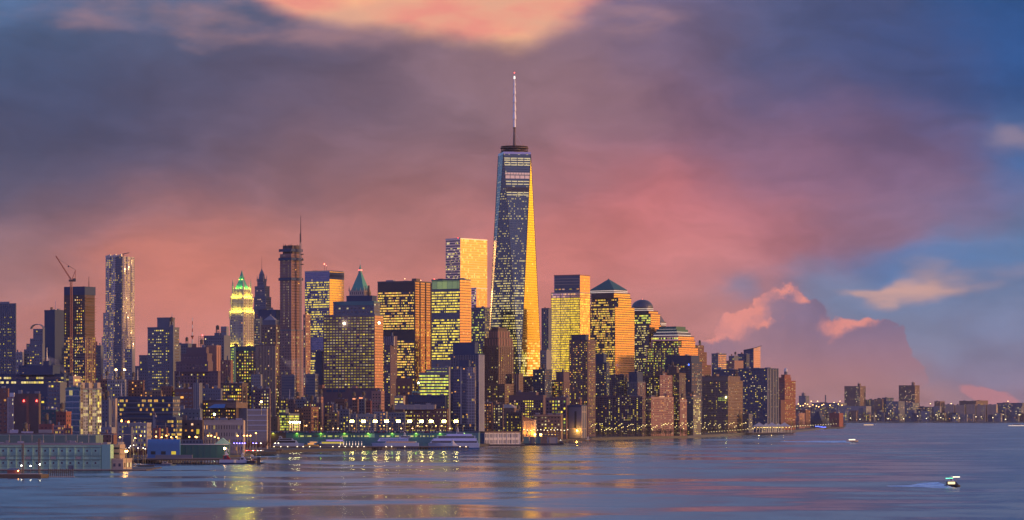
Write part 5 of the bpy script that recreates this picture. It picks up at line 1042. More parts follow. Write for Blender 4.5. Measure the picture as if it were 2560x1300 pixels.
ap('wide pink gridded block at the waterfront below the bright pink stone one', [(1606, 1628, 1684, 994, dict(Rt=[G(2.7, 3.2, .5, .5, .45, 'wwo'), BAND((995,), 1.0, .5, 'cream')]))], 5030, 'pink', .4, .5, 55)
ap('dark slot building with three columns of yellow windows between two pink blocks', [(1681, 1698, 1702, 936), (1684, 1698, 1714, 934, dict(base=True)), (1670, 1692, 1698, 918, dict(base=True, F=None, Rt=None, Y=5210))], 5150, 'darkbrown', .5, .3, 16)
ap('small pink block with a cream cornice at the waterfront', [(1696, 1700, 1717, 998, dict(Rt=[G(2.8, 3.3, .5, .5, .3, 'wo'), BAND((1003,), 1.4, .5, 'cream')]))], 5060, 'pink', .3, .3, 55)
ap('grey-green glassy block with a bright yellow edge beside the small pink block', [(1716, 1733, 1752, 992, dict(mat='slate', F=RB(2.4, 3.4, .5, .12, 'y', 'w', .2, glass=(.12, .16, .16), metal=.3), Rt=RB(1.8, 3.4, .6, .35, 'y', 'w', .2, glass=(.2, .2, .16))))], 5090, 'slate', .2, .3, 40)
s = ap('dark blue office tower with a blank top, one blue-lit sign and a pink gridded side', [(1662, 1729, 1755, 906, dict(F=[G(3.0, 3.6, .6, .45, .12, 'yo', 2, 3), G(4.2, 9, .8, .35, .9, 'yo', 3, 1, 0, keep=lambda i, j, n, m: j == m - 1 and 4 <= i <= 8, cap=40, dark=False)], Rt=G(3, 3.5, .5, .5, .22, 'wo'))), (1665, 1728, 1748, 890, dict(F=None, Rt=None, mat='navy', name='mechanical_penthouse'))], 5350, 'navy', .1, .2, 30, roof=(2, False, False))
MB().cyl(0, 0, -1.6, 1.6, 1.8, .3, 3, bottom=True).build('blue_sign', lamp_mat('sign_blue', (.08, .18, 1.0), 3.0, False), s.root, (s.loc((1713 - CX) / F * 5340, 5340)[0], s.ext(1662, 1729, 1755, 5350)[2] - .6, s.z(911)))
s.last = (*s.ext(1662, 1729, 1755, 5350)[:4], 0, s.z(906)); s.face('R', BAND((), .3, .3, 'pink', 'floor_edge', 12))
ap('brown brick tower stepping down to the right with speckled white windows', [(1737, 1744, 1778, 912), (1736, 1743, 1767, 880), (1737, 1742, 1760, 863)], 5750, 'brick', .3, .28, 46, 'wy', roof=(1, True, False))
ap('glassy block with a pink striped west face in the far right cluster', [(1779, 1795, 1816, 885, dict(Rt=[RB(1.8, 3.6, .55, .3, 'o', 'y', .3, .9, glass=(.6, .4, .36), metal=.5)]))], 6050, 'slate', .2, .2, 42, roof=(2, False, True))
ap('short dark block with a pale pink annexe in the far right cluster', [(1815, 1836, 1858, 903, dict(Rt=FIN(9, .6, .4, 'cream'), mat='pink')), (1822, 1835, 1846, 891, dict(F=Gb(.15), Rt=None))], 6100, 'slate', .2, .1, 40)
ap('blue glass office block left of the slope-topped tower', [(1844, 1866, 1874, 886, dict(F=RB(2, 3.8, .5, .1, 'w', 'y', .1, glass=(.06, .1, .17), metal=.5)))], 6150, 'navy', .05, .05, 24, roof=(2, False, False))
s = B('glass_skyscraper', 'dark tower with a slanted roof and a pale pink west face', 'skyscraper', 6250, (1859, 1884, 1901), 34)
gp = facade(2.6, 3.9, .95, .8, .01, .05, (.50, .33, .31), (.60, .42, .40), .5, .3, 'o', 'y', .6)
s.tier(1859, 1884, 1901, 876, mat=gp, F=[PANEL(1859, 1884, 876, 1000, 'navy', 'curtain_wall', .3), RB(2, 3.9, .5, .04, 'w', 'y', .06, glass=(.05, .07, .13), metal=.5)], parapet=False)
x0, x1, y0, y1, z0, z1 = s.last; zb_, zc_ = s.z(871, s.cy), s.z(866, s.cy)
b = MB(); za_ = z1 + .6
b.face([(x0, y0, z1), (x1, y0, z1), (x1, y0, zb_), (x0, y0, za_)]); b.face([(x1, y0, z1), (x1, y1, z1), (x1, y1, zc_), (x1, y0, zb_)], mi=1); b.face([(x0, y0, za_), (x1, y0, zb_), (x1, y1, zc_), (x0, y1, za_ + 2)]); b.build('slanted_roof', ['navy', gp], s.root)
MB().bar((x0, y0 - .3, za_), (x1, y0 - .3, zb_), .5).bar((x1, y0 - .3, zb_), (x1 + .3, y1 + 5, zc_ + 1.5), .4).build('roof_edge', 'black', s.root)
s = ap('grey-brown slab with a light louvred top band and a paler west end', [(1748, 1820, 1857, 953, dict(Rt=[G(2.8, 3.4, .6, .4, .18, 'wo'), BAND((), .4, .3, 'concrete', 'floor_edge', 14)], F=[G(3.2, 3.5, .5, .45, .14, 'y', row=1.6)])), (1754, 1820, 1850, 942, dict(F=FIN(24, .5, .5, 'concrete', 'louvre_fin'), Rt=FIN(9, .5, .5, 'cream', 'louvre_fin'), name='louvred_top'))], 5720, 'brown', .1, .2, 30, roof=(2, False, False))
beacon(s, 1814, 993, (.9, 1, .35), 34, 1.1, 'floodlight', front=s.ext(1748, 1820, 1857, 5720)[2])
s.last = (*s.ext(1748, 1820, 1857, 5720)[:4], 0, s.z(990)); s.face('F', G(2.8, 3.6, .6, .55, 1.0, 'g', 2, s.z(1003), 0, keep=lambda i, j, n, m: i > n * .62, cap=60, dark=False))
ap('navy slab behind the louvre-topped block', [(1780, 1838, 1846, 925)], 6000, 'navy', .12, .1, 20, roof=(2, False, False))
s = ap('broad dark blue apartment slab with balconies and scattered yellow windows', [(1846, 1918, 1946, 922, dict(Rt=[FIN(5, 2.2, 1.0, 'grey', 'pier'), G(4, 3.4, .3, .4, .25, 'wy')]))], 5950, 'navy', .2, .2, 34, 'yyw', f=3.4, b_=3.3, roof=(3, False, False))
ap('pale annexe block at the foot of the dark blue apartment slab', [(1856, 1872, 1881, 1036)], 5750, 'slate', .08, .1, 30)
s = ap('red brick apartment tower with stepped shoulders and a pale lantern on top', [(1945, 1962, 1989, 953), (1945, 1961, 1978, 945), (1953, 1962, 1976, 938, dict(F=None, Rt=None))], 6450, 'redbrick', .18, .3, 38, 'wwy', roof=None)
x0, x1, y0, y1, z0, z1 = s.last; cx, cy = (x0 + x1) / 2, (y0 + y1) / 2
MB().cyl(cx, cy, z1, s.z(929, s.cy), 3.6, 3.6, 10).build('roof_drum', 'slate', s.root); MB().cyl(cx, cy, s.z(929, s.cy), s.z(922, s.cy), 3.9, 3.2, 10, bottom=True).cyl(cx, cy, s.z(922, s.cy), s.z(920, s.cy), 3.2, .4, 10).build('lantern', 'white', s.root)
ap('low brick wing with vertical slits in front of the red brick tower', [(1945, 1952, 1962, 1000, dict(Rt=FIN(5, .6, .5, 'pink')))], 6350, 'brick', .1, .12, 42, roof=None)
build('museum', 'dark stepped ziggurat museum with blue-lit tiers at the tip of the island', 'museum', 7250, [(2021, 2058, 2078, 1060, dict(F=RB(3, 4, .3, .1, 'w', 'w', .1), name='tier')), (2024, 2056, 2073, 1053, dict(name='tier')), (2028, 2053, 2068, 1047, dict(name='tier')), (2032, 2051, 2063, 1041, dict(name='tier')), (2036, 2049, 2057, 1035, dict(name='tier')), (2039, 2047, 2052, 1030, dict(name='tier'))], mat='navy', th=36, roof=None)
build('brick_building', 'small brick terminal with lit windows left of the ziggurat museum', W_, 6900, [(1988, 1998, 2012, 1034, dict(F=G(4, 4, .4, .4, .2, 'o'), Rt=G(4, 4, .4, .5, .3, 'o')))], mat='pink', th=44)
build('brick_building', 'low pale shed with a flat roof behind the brick terminal', W_, 7200, [(1990, 2014, 2026, 1026, dict(Rt=G(4, 4, .4, .4, .1, 'o')))], mat='brick', th=40)
build('brick_building', 'dark red fort-like building with a red warning lamp near the ziggurat museum', W_, 7500, [(2074, 2098, 2108, 1034, dict(F=G(5, 5, .2, .3, .05, 'w')))], mat='redbrick', th=26)

# small in-between blocks that close the gaps of the packed streets
fill = random.Random(21); cols = ['slate', 'brown', 'darkbrown', 'brick', 'grey', 'purple']; look = {'slate': 'slate-blue', 'brown': 'dull brown', 'darkbrown': 'dark brown', 'brick': 'faded brick', 'grey': 'pale grey', 'purple': 'purple-brown'}
spans = [(60, 300, 3600, 930, 985, 'behind the blue glass condo'), (240, 460, 3560, 948, 985, 'above the dark banded office block'), (430, 640, 3540, 968, 1010, 'behind the blank grey hall'), (700, 830, 3830, 985, 1035, 'around the open green garage'), (820, 1010, 3830, 1012, 1040, 'under the purple podium'), (1190, 1300, 4120, 1000, 1045, 'near the brown deco tower'), (1290, 1430, 4640, 985, 1030, 'behind the pediment hall')]
for xa, xb, Y0, ya, yb, where in spans:
    x = xa
    while x < xb:
        w_ = fill.uniform(16, 46); c_ = fill.choice(cols); y_ = fill.uniform(ya, yb); r_ = fill.uniform(1.5, 5)
        build('walk_up_building', 'small %s walk-up among the packed blocks %s' % (look[c_], where), W_, Y0 + fill.uniform(-25, 60), [(x, x + w_, x + w_ + r_, y_, dict(F=G(3.4, 3.8, .42, .5, fill.choice((.25, .45, .65)), fill.choice(('y', 'yw', 'o', 'yyo')), cap=30), Rt=G(3.4, 3.8, .42, .5, .1, 'o', cap=40)))], mat=c_, th=fill.uniform(12, 26), roof=(fill.choice((1, 2, 3)), fill.random() < .45, fill.random() < .15), group='small %s walk-ups %s' % (look[c_], where))
        x += w_ + fill.uniform(-3, 9)

# ------------------------------------------------------------------ piers and the things on them
def at(px, Yd): return (px - CX) / F * Yd
def zp(py, Yd): return CAMZ + (HY - py) / F * Yd
def pier(label, xa, xb, Y0, Y1, py, Yd=None, thick=1.6, npile=30, mat='timber', xb1=None):
    """a deck on piles; its front edge spans photo columns xa..xb at depth Y0"""
    zt = zp(py, Y0); r = empty('pier', (at((xa + xb) / 2, Y0), Y0, 0), 0, label, 'pier')
    w = at(xb, Y0) - at(xa, Y0)
    MB().box(-w / 2, w / 2, 0, Y1 - Y0, zt - thick, zt, bottom=True).build('deck', mat, r)
    MB().box(-w / 2, w / 2, -.25, 0, zt - .1, zt + .35, bottom=True).build('kerb', 'concrete', r)
    for i in range(npile):
        x = -w / 2 + w * (i + .5) / npile; MB().cyl(x, .8, -2, zt - thick, .45, n=8).build('pile', 'timber', r)
    return zt
# --- the pale green pier shed, left
ZD = pier('long low pile pier carrying the pale green shed', -70, 366, 2395, 2500, 1174, npile=60)
s = B('pier_shed', 'long two-storey pale green pier shed with small square windows', 'shed', 2405, (-80, 253, 254), 3, zg=ZD)
s.th = R(3); s.tier(-80, 253, 277, 1111, mat='sage', top='grey', parapet=True)
x0, x1, y0, y1, z0, z1 = s.last; ppm = 2405 / F
zb = lambda py: s.z(py, 2405)
for i in range(16):
    xx = x1 - 1 - i * 21.2 * ppm
    s.box('pilaster', xx - .35, xx + .35, y0 - .5, y0 - .02, 0, zb(1119), 'sage')
    for py in (1127, 1157.5):
        if xx - 15 > x0: s.box('window', xx - 11.2 * ppm - .7, xx - 11.2 * ppm + .7, y0 - .12, y0 + .1, zb(py + 2.4), zb(py - 2.4), 'dark_window_glass')
    for j, py in enumerate((1133, 1137, 1152, 1163, 1167)): s.box('cladding_rail', xx - 20.6 * ppm, xx - .5, y0 - .18, y0 - .02, zb(py), zb(py) + .22, wall('sage_dark', (.14, .22, .19), .8))
    if i % 3: s.box('balcony_panel', xx - 19 * ppm, xx - 1.6, y0 - .3, y0 - .02, zb(1148.5), zb(1141.5), ('grey', 'sage', 'concrete')[i % 3])
for py, t_, m_ in ((1119, .5, 'sage_dark'), (1140.5, .5, 'sage_dark'), (1149.5, .45, 'sage_dark'), (1112, .6, 'concrete')): s.box('string_course', x0, x1 + .1, y0 - .55, y0 - .03, zb(py), zb(py) + t_, m_)
s.box('loading_door', x1 - 83 * ppm, x1 - 70 * ppm, y0 - .15, y0, 0, zb(1164), 'slate')
s.box('roof_store', x0 + 10, x1 - 6, y0 + 8, y1 - 2, z1 + .02, z1 + 7.2, 'sage_dark')
for i in range(14): q = x0 + 14 + i * 9.2; MB().bar((q, y0 + 5, z1), (q, y0 + 5, z1 + 8), .16).build('frame_post', 'grey', s.root)
MB().bar((x0 + 14, y0 + 5, z1 + 8), (x0 + 14 + 13 * 9.2, y0 + 5, z1 + 8), .18).build('frame_beam', 'grey', s.root)
rr = random.Random(5)
for i in range(14):
    q = x0 + rr.uniform(5, 125); s.box('air_handler', q, q + rr.uniform(2, 5), y0 + 2, y0 + 4, z1 + .02, z1 + rr.uniform(1.4, 3.2), rr.choice(('grey', 'concrete', 'steel')))
s = B('pier_shed', 'beige round-cornered pier headhouse with a balcony at the tip of the green shed', 'shed', 2402, (254, 313, 330), 20, zg=ZD)
s.tier(254, 276, 284, 1111, mat='sage', name='end_bay'); s.tier(277, 308, 330, 1150, mat='beige', name='lower_storey', base=True, Y=2400, F=[G(6, 5, .5, .5, .15, 'o', 1, .6, dark=True)], Rt=G(3, 6, .5, .7, .4, 'w', 1, .5)); s.tier(278, 300, 313, 1111, mat='beige', name='upper_storey', base=True, Y=2410, F=RB(1.5, 4, .35, .1, 'o', 'w', .1, .8), Rt=BAND((1122, 1135), .5, 1.5, 'concrete', 'balcony'))
o = empty('floodlight_post', (at(316, 2398), 2398, ZD), 0, 'single dazzling orange lamp at the corner of the beige pier headhouse', 'lamp'); MB().bar((0, 0, 0), (0, 0, zp(1128, 2398) - ZD), .16).build('post', 'black', o)
h = MB().cyl(0, 0, zp(1130, 2398) - ZD, zp(1126, 2398) - ZD, 1.1, 1.1, 10, bottom=True).build('lamp_head', lamp_mat('lamp_dazzle', (1, .50, .10), 40), o)
l = bpy.data.lights.new('dazzle', 'POINT'); l.energy = 1800; l.color = (1, .5, .12); l.shadow_soft_size = 1; lo = bpy.data.objects.new('dazzle_glow', l); C.objects.link(lo); lo.parent = h; lo.location = (-1.5, -2, zp(1127, 2398) - ZD)
# --- moored barge with two lattice spuds
Yb = 2150
s = empty('spud_barge', (at(60, Yb), Yb, 0), R(-1), 'flat dark barge with two tall lattice masts moored before the green shed', 'barge')
hw = at(120, Yb) - at(60, Yb); zt = zp(1185, Yb)
MB().frus([(-hw * 1.3, -6), (hw - 4, -6), (hw, 0), (hw - 4, 6), (-hw * 1.3, 6)], -.6, [(-hw * 1.3, -6.3), (hw - 4, -6.3), (hw + 1, 0), (hw - 4, 6.3), (-hw * 1.3, 6.3)], zt, bottom=True).build('hull', 'timber', s)
MB().box(-hw * 1.28, hw - 5, -6.2, 6.2, zt, zt + .35).build('deck', 'concrete', s)
c0 = at(20, Yb) - at(60, Yb); c1 = at(49, Yb) - at(60, Yb)
cb = MB().box(c0, c1, -3, 3, zt + .35, zt + 2.9).build('cabin', 'redbrick', s); MB().frus([(c0 - .4, -3.4), (c1 + .4, -3.4), (c1 + .4, 3.4), (c0 - .4, 3.4)], zt + 2.9, [(c0 + .6, -.3), (c1 - .6, -.3), (c1 - .6, .3), (c0 + .6, .3)], zt + 4.2).build('cabin_roof', 'slate', cb)
for xx, tp in ((57, 1108), (98, 1096)):
    q = at(xx, Yb) - at(60, Yb); b = MB(); H = zp(tp, Yb)
    for i, j in ((-1, -1), (1, -1), (1, 1), (-1, 1)): b.bar((q + i * .55, j * .55, zt), (q + i * .55, j * .55, H), .12)
    zq = zt
    while zq < H - 1.2: b.bar((q - .55, -.55, zq), (q + .55, -.55, zq + 1.2), .07).bar((q + .55, -.55, zq), (q + .55, .55, zq + 1.2), .07).bar((q - .55, -.55, zq), (q + .55, -.55, zq), .07); zq += 1.2
    b.build('lattice_mast', 'darkbrown', s)
for xx, py, c_, st in ((48, 1178, (1, .45, .08), 30), (56, 1165, (1, .95, .7), 24), (79, 1166, (1, .95, .7), 24), (102, 1162, (1, 1, .75), 24)):
    q = at(xx, Yb) - at(60, Yb); p_ = MB().bar((q, -4, zt + .3), (q, -4, zp(py, Yb)), .08).build('lamp_post', 'black', s); MB().cyl(q, -4, zp(py, Yb), zp(py, Yb) + .7, .42, .3, 8, bottom=True).build('lamp_head', lamp_mat('deck_lamp_%d' % xx, c_, st), p_)
for i in range(13):
    xx = 122 + i * 5; o = empty('mooring_pile', (at(xx, 2190), 2190, 0), 0, 'dark timber mooring pile standing in the row beside the flat barge', 'pile', 'mooring piles beside the flat barge'); MB().cyl(0, 0, -3, zp(1172 + (i % 3), 2190), .42, .38, 8).build('shaft', 'timber', o); MB().cyl(0, 0, zp(1172 + (i % 3), 2190), zp(1172 + (i % 3), 2190) + .3, .44, .1, 8).build('pile_cap', 'black', o)
o = empty('floating_dock', (at(155, 2170), 2170, 0), R(2), 'thin pale floating dock beyond the mooring piles', 'dock'); MB().box(-9, 9, -1.2, 1.2, .05, .6, bottom=True).build('deck', 'concrete', o); MB().box(-9, 9, -1.3, 1.3, -.3, .05, bottom=True).build('float', 'black', o)
# --- blue gabled pier building with its green wing, fire boat and work boats
ZD = pier('dark pile pier under the blue gabled building', 352, 652, 2700, 2760, 1146, npile=44)
s = B('pier_shed', 'blue barrel-gabled pier building with yellow lower windows', 'shed', 2712, (368, 449, 450), 3, zg=ZD); s.th = R(3)
s.tier(368, 449, 452, 1112, mat='seablue', F=[G(9, 6, .5, .4, .45, 'y', 3, .5, dark=True)], parapet=False); x0, x1, y0, y1, z0, z1 = s.last
b = MB(); n = 7; H = s.z(1098, 2712) - z1; D = y1 - y0
for i in range(n):
    a, c = i / n * math.pi / 2, (i + 1) / n * math.pi / 2
    pa, pc = (y0 + D * .5 * (1 - math.cos(a)), z1 + H * math.sin(a)), (y0 + D * .5 * (1 - math.cos(c)), z1 + H * math.sin(c))
    b.face([(x0, pa[0], pa[1]), (x1, pa[0], pa[1]), (x1, pc[0], pc[1]), (x0, pc[0], pc[1])]); b.face([(x0, y1 - (pa[0] - y0), pa[1]), (x0, y1 - (pc[0] - y0), pc[1]), (x1, y1 - (pc[0] - y0), pc[1]), (x1, y1 - (pa[0] - y0), pa[1])])
    for xx in (x0, x1): b.face([(xx, pa[0], pa[1]), (xx, pc[0], pc[1]), (xx, y1 - (pc[0] - y0), pc[1]), (xx, y1 - (pa[0] - y0), pa[1])])
b.build('barrel_roof', 'seablue', s.root); s.box('porch', x0 + 8, x1 + 12, y0 - 4, y0 - .1, 0, s.z(1137, 2712), 'slate')
s = B('pier_shed', 'dark green pier wing with a white roof edge and a peaked pale green end', 'shed', 2716, (451, 572, 573), 3, zg=ZD); s.th = R(3)
s.tier(451, 572, 575, 1110, mat=wall('deepgreen', (.03, .12, .10), .6), parapet=False, F=[BAND((1111,), .6, .6, 'white', 'roof_edge'), FIN(9, .3, .25, 'tealdark')]); x0, x1, y0, y1, z0, z1 = s.last
s.box('clerestory', x0, x1 - 24, y0 + 5, y1 - 3, z1, s.z(1099, 2720), facade(3, 4, .7, .5, .4, 0, 'slate', a='w')); b = MB(); xm = x1 - 6
b.face([(xm - 7, y0, z1), (xm + 7, y0, z1), (xm, y0, z1 + 5.5)]); b.face([(xm - 7, y0, z1), (xm, y0, z1 + 5.5), (xm, y1, z1 + 5.5), (xm - 7, y1, z1)]); b.face([(xm, y0, z1 + 5.5), (xm + 7, y0, z1), (xm + 7, y1, z1), (xm, y1, z1 + 5.5)]); b.build('gable', 'sage', s.root)
o = empty('floodlight_post', (at(562, 2706), 2706, ZD), 0, 'starry orange lamp at the peaked end of the dark green pier wing', 'lamp'); MB().bar((0, 0, 0), (0, 0, zp(1122, 2706) - ZD), .14).build('post', 'black', o); MB().cyl(0, 0, zp(1123, 2706) - ZD, zp(1119, 2706) - ZD, .9, .9, 10, bottom=True).build('lamp_head', lamp_mat('lamp_star', (1, .62, .22), 45), o)
wall('boat_white', (.40, .49, .62), .45)
# boats -----------------------------------------------------------------
def hull(L, Wd, z0, z1, bow=.28, n=8, flip=1):
    b = MB(); lo, hi = [], []
    def half(t_): return Wd / 2 * (1 if t_ < 1 - bow else max(.02, 1 - ((t_ - 1 + bow) / bow) ** 1.8))
    ts = [0, .3, 1 - bow] + [1 - bow + bow * (i + 1) / n for i in range(n)]
    for sgn in (-1, 1):
        for t_ in (ts if sgn < 0 else ts[::-1]): lo.append((flip * (-L / 2 + L * t_ * .96), sgn * half(t_) * .85)); hi.append((flip * (-L / 2 + L * t_), sgn * half(t_)))
    return b.frus(lo, z0, hi, z1, cap=True)
def boat(kind, label, px, Yd, Lpx, py_deck, decks, hullm='boat_white', wm='dark_window_glass', flip=1, mast=None, group=None, rz=0.0, boot='navy', cat='boat', raked=True):
    """decks: (start, end along the hull 0..1, photo height of the top, wall material, window material)"""
    L = Lpx / F * Yd; Wd = max(3.5, min(11, L * .2)); zd = zp(py_deck, Yd)
    r = empty(kind, (at(px, Yd), Yd, 0), R(rz), label, cat, group)
    h = hull(L, Wd, -.5, zd, flip=flip).build('hull', hullm, r); hull(L * 1.004, Wd * 1.01, -.4, max(.35, zd * .28), flip=flip).build('boot_stripe', boot, h)
    z = zd
    for i, (a, c, py, wm_, gm_) in enumerate(decks):
        z1 = zp(py, Yd); xa, xb = flip * (-L / 2 + L * a), flip * (-L / 2 + L * c); k = 1 - .14 * (i + 1); y_ = Wd / 2 * k; rk = (z1 - z) * (.8 if raked else .1) * flip
        lo = [(xa, -y_), (xb, -y_), (xb, y_), (xa, y_)]; hi = [(xa, -y_), (xb - rk, -y_ * .94), (xb - rk, y_ * .94), (xa, y_)]
        if flip < 0: lo, hi = lo[::-1], hi[::-1]
        d_ = MB().frus(lo, z, hi, z1).build('deckhouse', wm_, r)
        x0_, x1_ = sorted((xa + flip * .8, xb - rk - flip * .6)); hh = z1 - z
        MB().box(x0_, x1_, -y_ - .06, -y_ * .9, z + hh * .2, z + hh * .84, 1.6, bottom=True).build('window_band', gm_, d_)
        MB().box(min(xa, xb - rk) - .4, max(xa, xb - rk) + .4, -y_ - .35, y_ + .35, z1, z1 + .22, bottom=True).build('deck_edge', 'boat_white', d_)
        z = z1 + .22
    if mast:
        xm = flip * (-L / 2 + L * mast[0]); zm = zp(mast[1], Yd)
        MB().bar((xm - 1, 0, z), (xm, 0, zm), .22).bar((xm + 1.2, 0, z), (xm, 0, zm), .22).bar((xm - 1.6, 0, z + (zm - z) * .55), (xm + 1.8, 0, z + (zm - z) * .6), .14).build('radar_mast', 'white', r)
    return r, zd
WN = 'dark_window_glass'; lw = lit('w', 1); ly = lit('y', 1); lb = lamp_mat('blue_strip', (.10, .16, 1.0), .22, False); lo_ = lit('o', 2); pu = lamp_mat('violet_strip', (.35, .2, 1.0), .4, False)
boat('fire_boat', 'red-housed fire boat moored at the blue building pier', 572, 2690, 46, 1149, [(.2, .62, 1138, 'redpaint', WN), (.3, .5, 1130, 'white', lw)], 'white', mast=(.42, 1120))
boat('work_boat', 'white work boat with a small wheelhouse behind the red fire boat', 607, 2685, 34, 1150, [(.3, .75, 1144, 'white', WN), (.4, .6, 1139, 'white', lw)], 'white', mast=(.5, 1132))
boat('tug_boat', 'dark tug boat with a lit cabin near the two dolphin piles', 630, 2682, 26, 1152, [(.35, .75, 1146, 'redbrick', lw), (.45, .62, 1142, 'dark', WN)], 'black', mast=(.5, 1136))
for i, xx in enumerate((645, 649)): o = empty('mooring_pile', (at(xx, 2678), 2678, 0), 0, 'thick black dolphin pile at the very tip of the blue building pier', 'pile', 'dolphin piles at the blue building pier'); MB().cyl(0, 0, -3, zp(1143, 2678), .75, .65, 8).build('shaft', 'black', o); MB().cyl(0, 0, zp(1143, 2678), zp(1142, 2678), .7, .3, 8).build('pile_cap', 'grey', o)
boat('work_boat', 'upturned-looking pale launch at the root of the blue building pier', 418, 2665, 26, 1158, [(.1, .6, 1155, 'beige', WN)], 'grey')
o = empty('floating_dock', (at(365, 2560), 2560, 0), 0, 'small dark float between the green shed and the blue building', 'dock'); MB().box(-7, 7, -2, 2, -.3, .9, bottom=True).build('float', 'black', o); MB().box(-7, 7, -2.1, 2.1, .9, 1.3, bottom=True).build('deck', 'timber', o)
# --- the long teal shed pier and marina
ZD = pier('long dark pile pier and breakwater along the whole marina', 600, 1172, 3560, 3572, 1116, npile=80, thick=1.4)
pier('short dark jetty with two lamps left of the marina', 575, 705, 3290, 3305, 1123, npile=16)
def lampline(name, label, cat, grp, xs, Yd, py, zb, col, st, r_=.5, post=.12):
    P = None
    for i, xx in enumerate(xs):
        Y_ = Yd(xx) if callable(Yd) else Yd; z_ = zp(py(xx) if callable(py) else py, Y_) - zb
        if P is None:
            P = empty(name, (at(xx, Y_), Y_, zb), 0, label, cat, grp); z0_ = z_; MB().bar((0, 0, -12), (0, 0, z_), post).build('post', 'black', P); MB().cyl(0, 0, z_ - r_ * .6, z_ + r_ * .6, r_, r_ * .6, 8, bottom=True).build('lamp_head', lamp_mat('lamp_' + label.replace(' ', '_')[:40], col, st), P)
        else: tree_copy(P).location = (at(xx, Y_), Y_, zb + min(11, z_ - z0_))
lampline('dock_lamp', 'small warm bollard lamp on the long dark marina breakwater', 'lamp', 'bollard lamps on the marina breakwater', [655, 670, 685, 702, 719, 743, 758, 774, 801, 832, 848, 863, 879, 894, 910, 965, 979, 1012, 1150, 1165], 3558, 1116.5, ZD, (1, .75, .4), 7, .5)
lampline('dock_lamp', 'tall white lamp standing on the short jetty', 'lamp', 'lamps on the short jetty', [652, 688, 696, 612, 640], 3296, 1108, 4, (1, .85, .55), 10, .55)
s = B('pier_shed', 'very long low teal pier shed with a lit window band and green wall lamps', 'shed', 3660, (655, 1196, 1200), 2, zg=2.9); s.th = R(2)
s.tier(655, 1196, 1200, 1081, mat=wall('teal_cladding', (.06, .17, .23), .6), top='navy'); x0, x1, y0, y1, z0, z1 = s.last; s.nwin = 0
ex = lambda px: s.loc(at(px, 3660), 3660)[0]
s.box('end_bay', x0 - .2, ex(713), y0 - .2, y0 - .02, 0, z1 - .5, 'darkbrown'); s.box('pale_panel', ex(713), ex(741), y0 - .3, y0 - .02, s.z(1094), s.z(1084), 'teal')
for i in range(24):
    xa = 744 + i * 18.4
    if not (918 < xa < 938) and xa < 1180: s.box('window', ex(xa), ex(xa + 14.5), y0 - .2, y0, s.z(1092.3), s.z(1088.8), facade(1.0, 9, .8, 1.0, .8, 0, 'slate', a='g', b='w', s=.9)); s.box('upper_panel', ex(xa), ex(xa + 17), y0 - .16, y0 - .02, s.z(1087.6), s.z(1083), 'teal')
s.box('pale_panel', ex(922), ex(936), y0 - .3, y0 - .02, s.z(1094), s.z(1084), 'sage')
for xx in (681, 741, 801, 860, 920, 980, 1040, 1100, 1160):
    q = ex(xx); p_ = MB().bar((q, y0 - 1.6, s.z(1082)), (q, y0, s.z(1082)), .15).build('lamp_bracket', 'black', s.root); c_ = (.45, 1, .06) if xx > 700 else (.9, .9, .05)
    MB().cyl(q, y0 - 1.6, s.z(1085), s.z(1082), 1.7, .5, 10, bottom=True).build('wall_lamp', lamp_mat('lamp_green_%d' % (xx > 700), c_, 1.2, False), p_); l = bpy.data.lights.new('wall_lamp', 'POINT'); l.energy = 420; l.color = c_; l.shadow_soft_size = .6; lo = bpy.data.objects.new('wall_glow', l); C.objects.link(lo); lo.parent = p_; lo.location = (q, y0 - 2.4, s.z(1087))
# netting frame on its roof
ZR = 2.9 + z1
for xa, xb, pyt, step in ((802, 1172, 1063, 29.6), (700, 802, 1049, 29.6)):
    o = empty('netting_frame', (at(xa, 3690), 3690, ZR), 0, 'dark steel netting frame over the roof pitch, the %s one' % ('long low' if xa > 800 else 'short tall'), 'frame'); H = zp(pyt, 3690) - ZR; n = int((xb - xa) / step) + 1
    for i in range(n): q = at(xa + i * step, 3690) - at(xa, 3690); MB().bar((q, 0, 0), (q, 0, H), .28).build('post', 'black', o)
    for k_ in (1.0, .70): MB().bar((0, 0, H * k_), (at(xb, 3690) - at(xa, 3690), 0, H * k_), .2).build('top_beam' if k_ == 1 else 'mid_rail', 'black', o)
# floodlight masts over the pitch
fm = None
for i, xx in enumerate((880, 909, 938, 966.5, 995.5, 1024.5, 1053.5, 1078, 1110, 1140)):
    H = zp(1053, 3760) - 3
    if fm is None:
        fm = empty('floodlight_mast', (at(xx, 3760), 3760, 3), 0, 'tall pitch floodlight mast with a dazzling yellow-white lamp bank above the long teal shed', 'floodlight', 'floodlight masts in a row above the teal shed')
        MB().bar((0, 0, 0), (0, 0, H), .22, r2=.14).build('mast', 'black', fm); bk = MB().box(-2.6, 2.6, -.25, .25, H - 1.7, H + 1.7, bottom=True).build('lamp_bank', 'black', fm)
        for a in range(6): MB().cyl(0, 0, -.35, .35, .72, .72, 8, bottom=True).build('lamp_head', lamp_mat('lamp_pitch', (1.0, .84, .22), 60), bk, (-1.6 + 1.6 * (a % 3), -.7, H - .8 + 1.6 * (a // 3)))
    else: tree_copy(fm).location = (at(xx, 3760), 3760, 3)
fm = None
for xx in (725, 731, 737, 743, 749):
    H = zp(1057, 3720) - 3; z_ = empty('floodlight_mast', (at(xx, 3720), 3720, 3), 0, 'slim yellow-white court light in the tight cluster before the open green garage', 'floodlight', 'court lights before the open green garage'); MB().bar((0, 0, 0), (0, 0, H), .22).build('mast', 'steel', z_); MB().cyl(0, 0, H, H + 1.6, .8, .8, 8, bottom=True).build('lamp_head', lamp_mat('lamp_court', (1, .95, .45), 60), z_)
